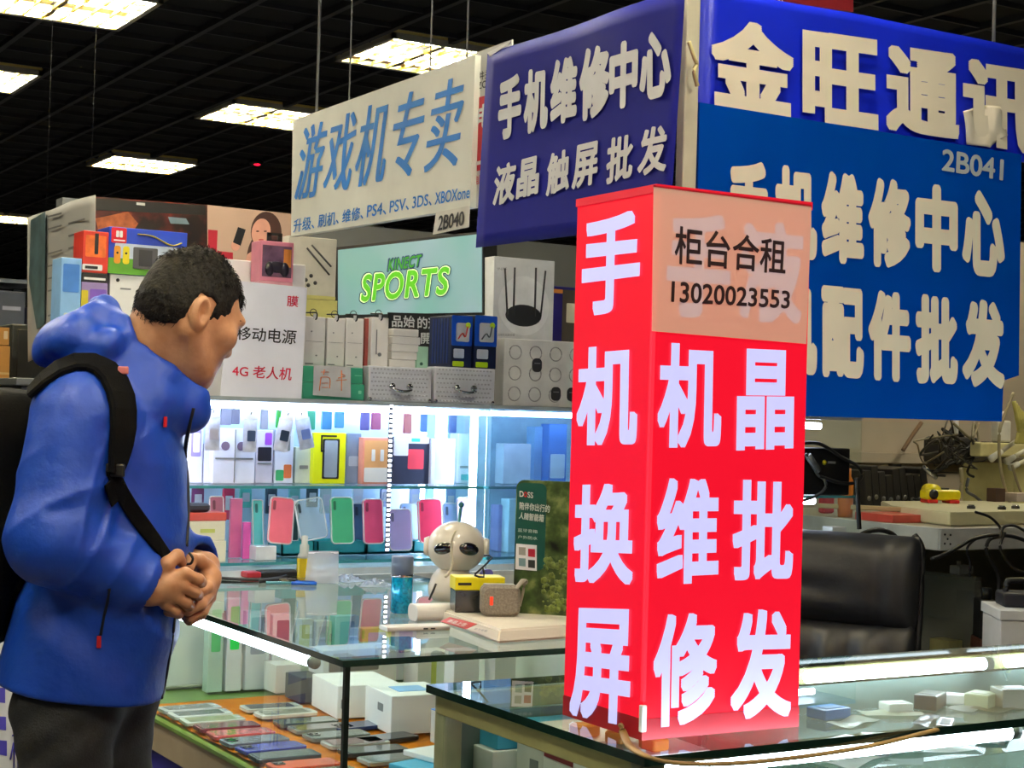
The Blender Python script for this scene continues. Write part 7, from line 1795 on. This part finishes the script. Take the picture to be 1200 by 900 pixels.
# short strands growing from the cap
rs = np.random.RandomState(5)
Q = (V-HC)@RH
sel = rs.choice(len(V), min(5200, len(V)), replace=False)
SV = []; SF = []
e_ = .002
for i in sel:
    q = Q[i]; p = V[i]
    if f_head(p[None])[0] < .007: continue
    g = np.array([f_hair((p+np.eye(3, dtype=np.float32)[a]*e_)[None])[0] for a in range(3)])-f_hair(p[None])[0]
    g /= np.linalg.norm(g)+1e-9; nl = RH.T@g
    flow = np.array([-.5 if q[0] < .03 else .8, np.sign(q[1])*.4, -.9 if q[2] < .06 else -.2])+rs.normal(0, .35, 3)
    flow -= nl*(flow@nl); flow /= np.linalg.norm(flow)+1e-9
    L_ = rs.uniform(.008, .015); lift = rs.uniform(.05, .22)
    dirv = RH@(flow+nl*lift); dirv /= np.linalg.norm(dirv); sidev = np.cross(dirv, g); w_ = .0008
    a = p-g*.002; b = p+dirv*L_*.55+g*.001; c = p+dirv*L_-g*.001*0
    k = len(SV); SV += [a+sidev*w_, a-sidev*w_, a+g*w_, b+sidev*w_*.8, b-sidev*w_*.8, b+g*w_*.8, c]
    SF += [(k, k+1, k+4, k+3), (k+1, k+2, k+5, k+4), (k+2, k, k+3, k+5), (k+3, k+4, k+6, k+6), (k+4, k+5, k+6, k+6), (k+5, k+3, k+6, k+6)]
m = MB(); m.raw([tuple(map(float, v)) for v in SV], [tuple(dict.fromkeys(f)) for f in SF], 0, True)
o = m.build('hair_strands', HAIR, None, origin=False, normals=False); o.parent = hair

# ---- jacket
def secs():
    T = [(432, 118, 172, .075, .02), (455, 66, 196, .130, .0), (480, 50, 208, .165, .0), (540, 44, 219, .180, .0), (600, 42, 223, .176, .0), (660, 36, 221, .172, 0), (720, 24, 212, .172, 0), (770, 10, 202, .174, 0), (800, 2, 197, .176, 0), (850, -4, 192, .177, 0)]
    out = []
    for v, a, b, ry, dy in T:
        A = J(a, v); B = J(b, v); out.append(((A[2]+B[2])/2, (A[0]+B[0])/2, (B[0]-A[0])/2*.97, ry, dy))
    return np.array(out[::-1], np.float32)
SEC = secs()
HA, HB_ = J(2, 793, -.05), J(190, 822, -.05)
def hem_z(p): return HA[2]+(HB_[2]-HA[2])*np.clip((p[:, 0]-HA[0])/(HB_[0]-HA[0]), -.3, 1.3)
def f_hips(p): return ell(p, np.array([J(95, 815, 0)[0]-.004, -.01, .86], np.float32), (.112, .158, .20))
def f_torso(p):
    z = np.clip(p[:, 2], SEC[0, 0], SEC[-1, 0])
    cx = np.interp(z, SEC[:, 0], SEC[:, 1]); rx = np.interp(z, SEC[:, 0], SEC[:, 2]); ry = np.interp(z, SEC[:, 0], SEC[:, 3])
    x = p[:, 0]-cx; y = p[:, 1]
    ca, sa = math.cos(.22), math.sin(.22); X = x*ca+y*sa; Y2 = -x*sa+y*ca
    k = (np.abs(X/rx)**2.3+np.abs(Y2/ry)**2.3)**(1/2.3)
    d = (k-1)*np.minimum(rx, ry)*.9
    d = smax(d, p[:, 2]-(SEC[-1, 0]), .05)
    return d
def ridge(x): return (1-np.abs(np.sin(x)))**2
def folds(p):
    wx = p[:, 0]+.02*np.sin(13*p[:, 2]+4*p[:, 1]); wz = p[:, 2]+.025*np.sin(11*p[:, 0]+7*p[:, 1])
    f = .0050*ridge(16*wz+13*wx+1.2)*(.5+.5*np.sin(7*p[:, 2]+9*p[:, 1]+1))
    f += .0040*ridge(21*wx-9*wz+3*p[:, 1]+.4)*(.5+.5*np.sin(9*p[:, 2]+2.5))
    return -f+.002*np.sin(40*wz+25*wx)
def sleeve(p, S, E2, W2, rS, rE, rW, near=True):
    d = smin(cap(p, S, E2, rS, rE), cap(p, E2, W2, rE*.97, rW), .03)
    ax = (W2-E2)/np.linalg.norm(W2-E2); t = (p-E2)@ax/np.linalg.norm(W2-E2)
    w = .03*np.sin(17*p[:, 2]+11*p[:, 0]+5*p[:, 1])
    inner = np.clip((p[:, 2]-E2[2]+.06)/.12, 0, 1)
    d = d-.0075*np.exp(-((t-.22)/.26)**2)*ridge(13*(t+w)+14*p[:, 2]+1.1)*inner
    d = d-.0045*ridge(9*(t+2*w)-17*p[:, 2]+.5)*np.clip(t*3, 0, 1)
    up = (E2-S)/np.linalg.norm(E2-S); s = (p-S)@up/np.linalg.norm(E2-S)
    d = d-.0055*np.exp(-((s-.75)/.35)**2)*ridge(7*(s+2*w)+18*p[:, 0]+.6)
    d = d-.0035*ridge(10*p[:, 0]-8*p[:, 2]+12*w+.7)*np.clip(1-s, 0, 1)
    # deep crease at the inner elbow
    cr = cap(p, E2+np.array([.012, -.075, .050], np.float32), E2+np.array([.085, -.055, .060], np.float32), .004, .010)
    d = smax(d, -cr, .018)
    d = smax(d, (p-W2)@ax-.002, .008)
    return d
CW_N = J(176, 688, -.150); CW_F = J(236, 660, .035)
def f_hood(p):
    # collar ring standing round the neck, with the hood bunched behind
    ring_low = [J(112, 425, 0), J(138, 440, -.085), J(182, 470, -.085), J(221, 482, -.030), J(218, 478, .03), J(176, 455, .085), J(128, 425, .08), J(112, 425, 0)]
    ring_mid = [J(108, 408, 0), J(140, 418, -.082), J(180, 445, -.080), J(220, 466, -.034), J(220, 464, .02), J(176, 436, .078), J(130, 405, .075), J(108, 408, 0)]
    d = chain(p, ring_low, [.034]*8, .02)
    d = smin(d, chain(p, ring_mid, [.026]*8, .02), .02)
    lip = [J(134, 398, -.078), J(165, 414, -.083), J(197, 437, -.072), J(229, 460, -.030), J(231, 462, .0), J(222, 452, .03)]
    d = smin(d, chain(p, lip, [.014, .015, .015, .016, .015, .013], .01), .016)
    h = ell(p, J(98, 398, .0), (.060, .125, .040))
    h = smin(h, chain(p, [J(72, 408, .07), J(66, 408, -.05), J(86, 402, -.115), J(122, 404, -.112)], [.036, .034, .032, .030], .02), .03)
    h = smin(h, chain(p, [J(104, 388, -.085), J(118, 372, -.060), J(127, 358, -.030)], [.030, .024, .013], .02), .03)
    h = smin(h, chain(p, [J(127, 358, -.030), J(140, 378, -.068), J(150, 396, -.082)], [.011, .013, .016], .012), .016)
    h = smin(h, chain(p, [J(127, 358, -.030), J(120, 362, .03), J(124, 380, .08)], [.012, .018, .026], .02), .03)
    h = h+.005*np.sin(60*p[:, 0]-45*p[:, 2]+20*p[:, 1])
    return smin(d, h, .018)
def f_jacket(p):
    d = f_torso(p)+folds(p)
    d = smin(d, ell(p, J(98, 470, -.135), (.075, .065, .070)), .04)
    d = smin(d, ell(p, J(108, 470, .135), (.075, .065, .070)), .04)
    d = smin(d, sleeve(p, SHN, ELN, CW_N, .078, .072, .0410), .030)
    d = smin(d, sleeve(p, SHF, ELF, CW_F, .074, .068, .0410), .030)
    d = smin(d, f_hood(p), .022)
    d = smin(d, f_hips(p)-.012, .03)
    d = smax(d, hem_z(p)-p[:, 2], .006)
    # room for the neck and the hands
    d = smax(d, -(np.minimum(f_neck(p), f_head(p))-.006), .008)
    d = smax(d, -(cap(p, CW_N, CW_N+(CW_N-ELN)*.3, .034, .034)), .004)
    d = smax(d, -(cap(p, CW_F, CW_F+(CW_F-ELF)*.3, .034, .034)), .004)
    # open underside
    q = p.copy(); q[:, 2] = np.maximum(q[:, 2], hem_z(p))
    return d
JK = mat('blue_jacket', (8, 62, 172), .5, noise=.06, scale=30, bump=.35, bscale=22)
V, F = sdf_mesh(f_jacket, (-.40, -.38, .76), (.30, .42, 1.62), .0044)
jk = np_mesh('jacket', V, F, JK, man)
def jhit(u, v, lift=.0, fn=f_jacket, dd=-.5):
    for k in range(60):
        f_ = k*.015
        r_ = _jhit(u+(105-u)*f_, v+(600-v)*f_*.6, lift, fn, dd)
        if r_ is not None: return r_
def _jhit(u, v, lift, fn, dd):
    """first point of the jacket along a line of sight, and its normal"""
    a = J(u, v, dd); b = J(u, v, .3); d = (b-a)/np.linalg.norm(b-a); t = 0
    for _ in range(90):
        s = float(fn((a+d*t)[None].astype(np.float32))[0]); t += max(s*.7, .0004)
        if s < .0008: break
        if t > 1.0: return None
    p = (a+d*t).astype(np.float32)
    g = np.array([fn((p+np.eye(3, dtype=np.float32)[k]*.004)[None])[0] for k in range(3)])-fn(p[None])[0]; g /= np.linalg.norm(g)+1e-9
    return p+g*lift, g
def attach(mb, nm, mt, par=None):
    o = mb.build(nm, mt, None, origin=False); o.parent = par or jk; return o
BLKZ = mat('zip_black', (16, 16, 20), .5)
# front zip
pts = [jhit(u, v, -.001)[0] for u, v in ((227, 478), (222, 500), (221, 530), (222, 560), (221, 600), (219, 640))]
m = MB(); m.tube(pts, .0036, n=6); attach(m, 'front_zip', BLKZ)
pts = [jhit(u, v, -.001)[0] for u, v in ((205, 722), (203, 745), (199, 770), (194, 800), (190, 818))]
m = MB(); m.tube(pts, .0032, n=6); attach(m, 'lower_zip', BLKZ)
m = MB(); a, g = jhit(193, 492, .002); m.box(a[0]-.003, a[0]+.003, a[1]-.003, a[1]+.002, a[2]-.012, a[2]+.006, .001); attach(m, 'red_zip_pull', mat('pull_red', (206, 30, 40), .4))
pts = [jhit(u, v, .0)[0] for u, v in ((128, 690), (126, 705), (122, 722), (118, 744))]
m = MB(); m.tube(pts, .0026, n=6); attach(m, 'pocket_zip', BLKZ)
a, g = jhit(116, 752, .002); m = MB(); m.box(a[0]-.0035, a[0]+.0035, a[1]-.003, a[1]+.002, a[2]-.010, a[2]+.010, .001); attach(m, 'red_pocket_pull', mat('pull_red', (206, 30, 40), .4))
# cuff band near hand
axn = (CW_N-ELN)/np.linalg.norm(CW_N-ELN)

# ---- trousers
def f_trousers(p):
    d = None
    hz = J(95, 815, 0)
    d = ell(p, np.array([hz[0]+.0, 0, .87], np.float32), (.092, .145, .13))
    for y, s in ((-.088, .0), (.088, .036)):
        hp = np.array([hz[0]+s, y, .84], np.float32); kn = np.array([hz[0]+s-.004, y, .46], np.float32); an = np.array([hz[0]+s-.035, y*1.05, .075], np.float32)
        e = smin(cap(p, hp, kn, .082, .068), cap(p, kn, an, .072, .058), .03)
        d = smin(d, e, .06)
    d = d+.004*np.sin(40*p[:, 2]+22*p[:, 0]+9*p[:, 1])*np.sin(13*p[:, 2]+4)+.002*np.sin(90*p[:, 2]-60*p[:, 0])
    d = smax(d, .055-p[:, 2], .004); d = smax(d, p[:, 2]-.93, .01)
    return d
V, F = sdf_mesh(f_trousers, (-.34, -.32, .03), (.30, .32, .96), .0062)
tr = np_mesh('trousers', V, F, mat('charcoal_denim', (30, 32, 36), .75, noise=.25, scale=60, bump=.15, bscale=300), man)
hz = J(95, 815, 0)
for y, s in ((-.088, .0), (.088, .036)):
    def f_shoe(p, y=y, s=s):
        a = np.array([hz[0]+s-.045, y*1.05, .05], np.float32)
        d = smin(ell(p, a+np.array([.0, 0, .0], np.float32), (.055, .042, .052)), ell(p, a+np.array([.115, 0, -.012], np.float32), (.085, .047, .036)), .04)
        d = smin(d, cap(p, a, a+np.array([-.004, 0, .05], np.float32), .045, .05), .02)
        d = smax(d, .012-p[:, 2], .004)
        return d
    V, F = sdf_mesh(f_shoe, (hz[0]-.2, y-.12, -.01), (hz[0]+.32, y+.12, .15), .006)
    sh = np_mesh('shoe', V, F, mat('shoe_black', (28, 28, 30), .5), man)
    m = MB(); m.rbox(hz[0]+s-.105, hz[0]+s+.158, y*1.05-.045, y*1.05+.045, 0, .016, .04, axis='z'); o = m.build('shoe_sole', mat('sole_grey', (70, 70, 72), .7), None, origin=False); o.parent = sh
# hair tie cord round the far hand
m = MB(); m.tube([J(222, 648, -.10), J(226, 654, -.105), J(224, 660, -.10), J(219, 661, -.09)], .0024, n=6); o = m.build('finger_cord', BLKZ, None, origin=False); o.parent = man

# ================================================================ backpack
bp_ = thing('backpack', 'black backpack worn on the back of the man in the blue jacket', 'backpack', (MC[0], MC[1], 0)); bp_.rotation_euler = (0, 0, MANG)
def f_pack(p):
    c = J(-12, 604, .01); t = .16
    R = np.array([[math.cos(t), 0, math.sin(t)], [0, 1, 0], [-math.sin(t), 0, math.cos(t)]], np.float32)
    d = rbx(p, c, (.105, .150, .225), .075, R)
    d = smin(d, rbx(p, J(-62, 650, .01), (.05, .12, .12), .045, R), .03)
    d = d+.004*np.sin(30*p[:, 2]+14*p[:, 1])*np.sin(18*p[:, 1]+8*p[:, 0])
    d = smax(d, -(np.minimum(f_torso(p), f_jacket(p))-.008), .01)
    return d
V, F = sdf_mesh(f_pack, (-.50, -.24, .84), (.02, .26, 1.46), .006)
PKM = mat('pack_black', (7, 8, 10), .9, spec=.1, noise=.2, scale=40, bump=.2, bscale=220)
np_mesh('pack_body', V, F, PKM, bp_)
STR = mat('strap_black', (8, 9, 13), .9, spec=.08, noise=.15, bump=.2, bscale=400)
def strap(pix, ws, th, nm, lift=.003):
    P = []; N = []
    for u, v in pix:
        q, g = jhit(u, v, lift); P.append(q); N.append(g)
    # smooth
    for _ in range(2):
        P = [P[0]]+[(P[i-1]+2*P[i]+P[i+1])/4 for i in range(1, len(P)-1)]+[P[-1]]
        N = [N[0]]+[(N[i-1]+2*N[i]+N[i+1])/4 for i in range(1, len(N)-1)]+[N[-1]]
    m = MB(); m.ribbon(P, N, ws, th); o = m.build(nm, STR, None, origin=False); o.parent = bp_; return o
s1 = strap([(38, 462), (52, 446), (70, 432), (90, 424), (108, 424), (124, 432), (134, 446), (140, 462), (143, 480), (143, 500), (140, 520), (135, 540), (131, 556)], [.050, .054, .056, .058, .060, .062, .062, .062, .060, .058, .052, .042, .030], .010, 'shoulder_strap')
strap([(129, 548), (132, 562), (140, 576), (150, 592), (160, 606), (170, 620), (180, 634), (190, 648), (198, 658)], [.026]*9, .004, 'webbing_strap')
strap([(122, 566), (126, 578), (131, 590)], .018, .003, 'loose_webbing', .006)
a, g = jhit(138, 441, .014); m = MB(); m.box(a[0]-.009, a[0]+.009, a[1]-.004, a[1]+.002, a[2]-.006, a[2]+.007, .002); o = m.build('pink_label', mat('pink_label', (210, 120, 116), .5), None, origin=False); o.parent = bp_; 
a, g = jhit(131, 552, .008); m = MB(); m.box(a[0]-.016, a[0]+.016, a[1]-.006, a[1]+.003, a[2]-.010, a[2]+.012, .003); o = m.build('strap_buckle', BLACKP, None, origin=False); o.parent = bp_
# far side strap
P = [J(60, 440, .13), J(90, 415, .14), J(125, 425, .15), J(150, 460, .165), J(155, 520, .175), J(140, 570, .18)]
m = MB(); m.ribbon(P, [np.array([0, .6, .8])]*3+[np.array([.4, .9, .1])]*3, .05, .01); o = m.build('shoulder_strap', STR, None, origin=False); o.parent = bp_
# ================================================================ world + view
w = bpy.data.worlds.new('world'); SC.world = w; w.use_nodes = True
w.node_tree.nodes['Background'].inputs['Color'].default_value = (.5, .52, .56, 1); w.node_tree.nodes['Background'].inputs['Strength'].default_value = .05
SC.view_settings.view_transform = 'Standard'; SC.view_settings.look = 'None'; SC.view_settings.gamma = 1; SC.view_settings.exposure = 0.0
SC.view_settings.use_curve_mapping = False
SC.cycles.use_denoising = True
SC.cycles.transparent_max_bounces = 32; SC.cycles.max_bounces = 10; SC.cycles.glossy_bounces = 4; SC.cycles.diffuse_bounces = 4
SC.cycles.caustics_reflective = False; SC.cycles.caustics_refractive = False
SC.cycles.sample_clamp_indirect = 6
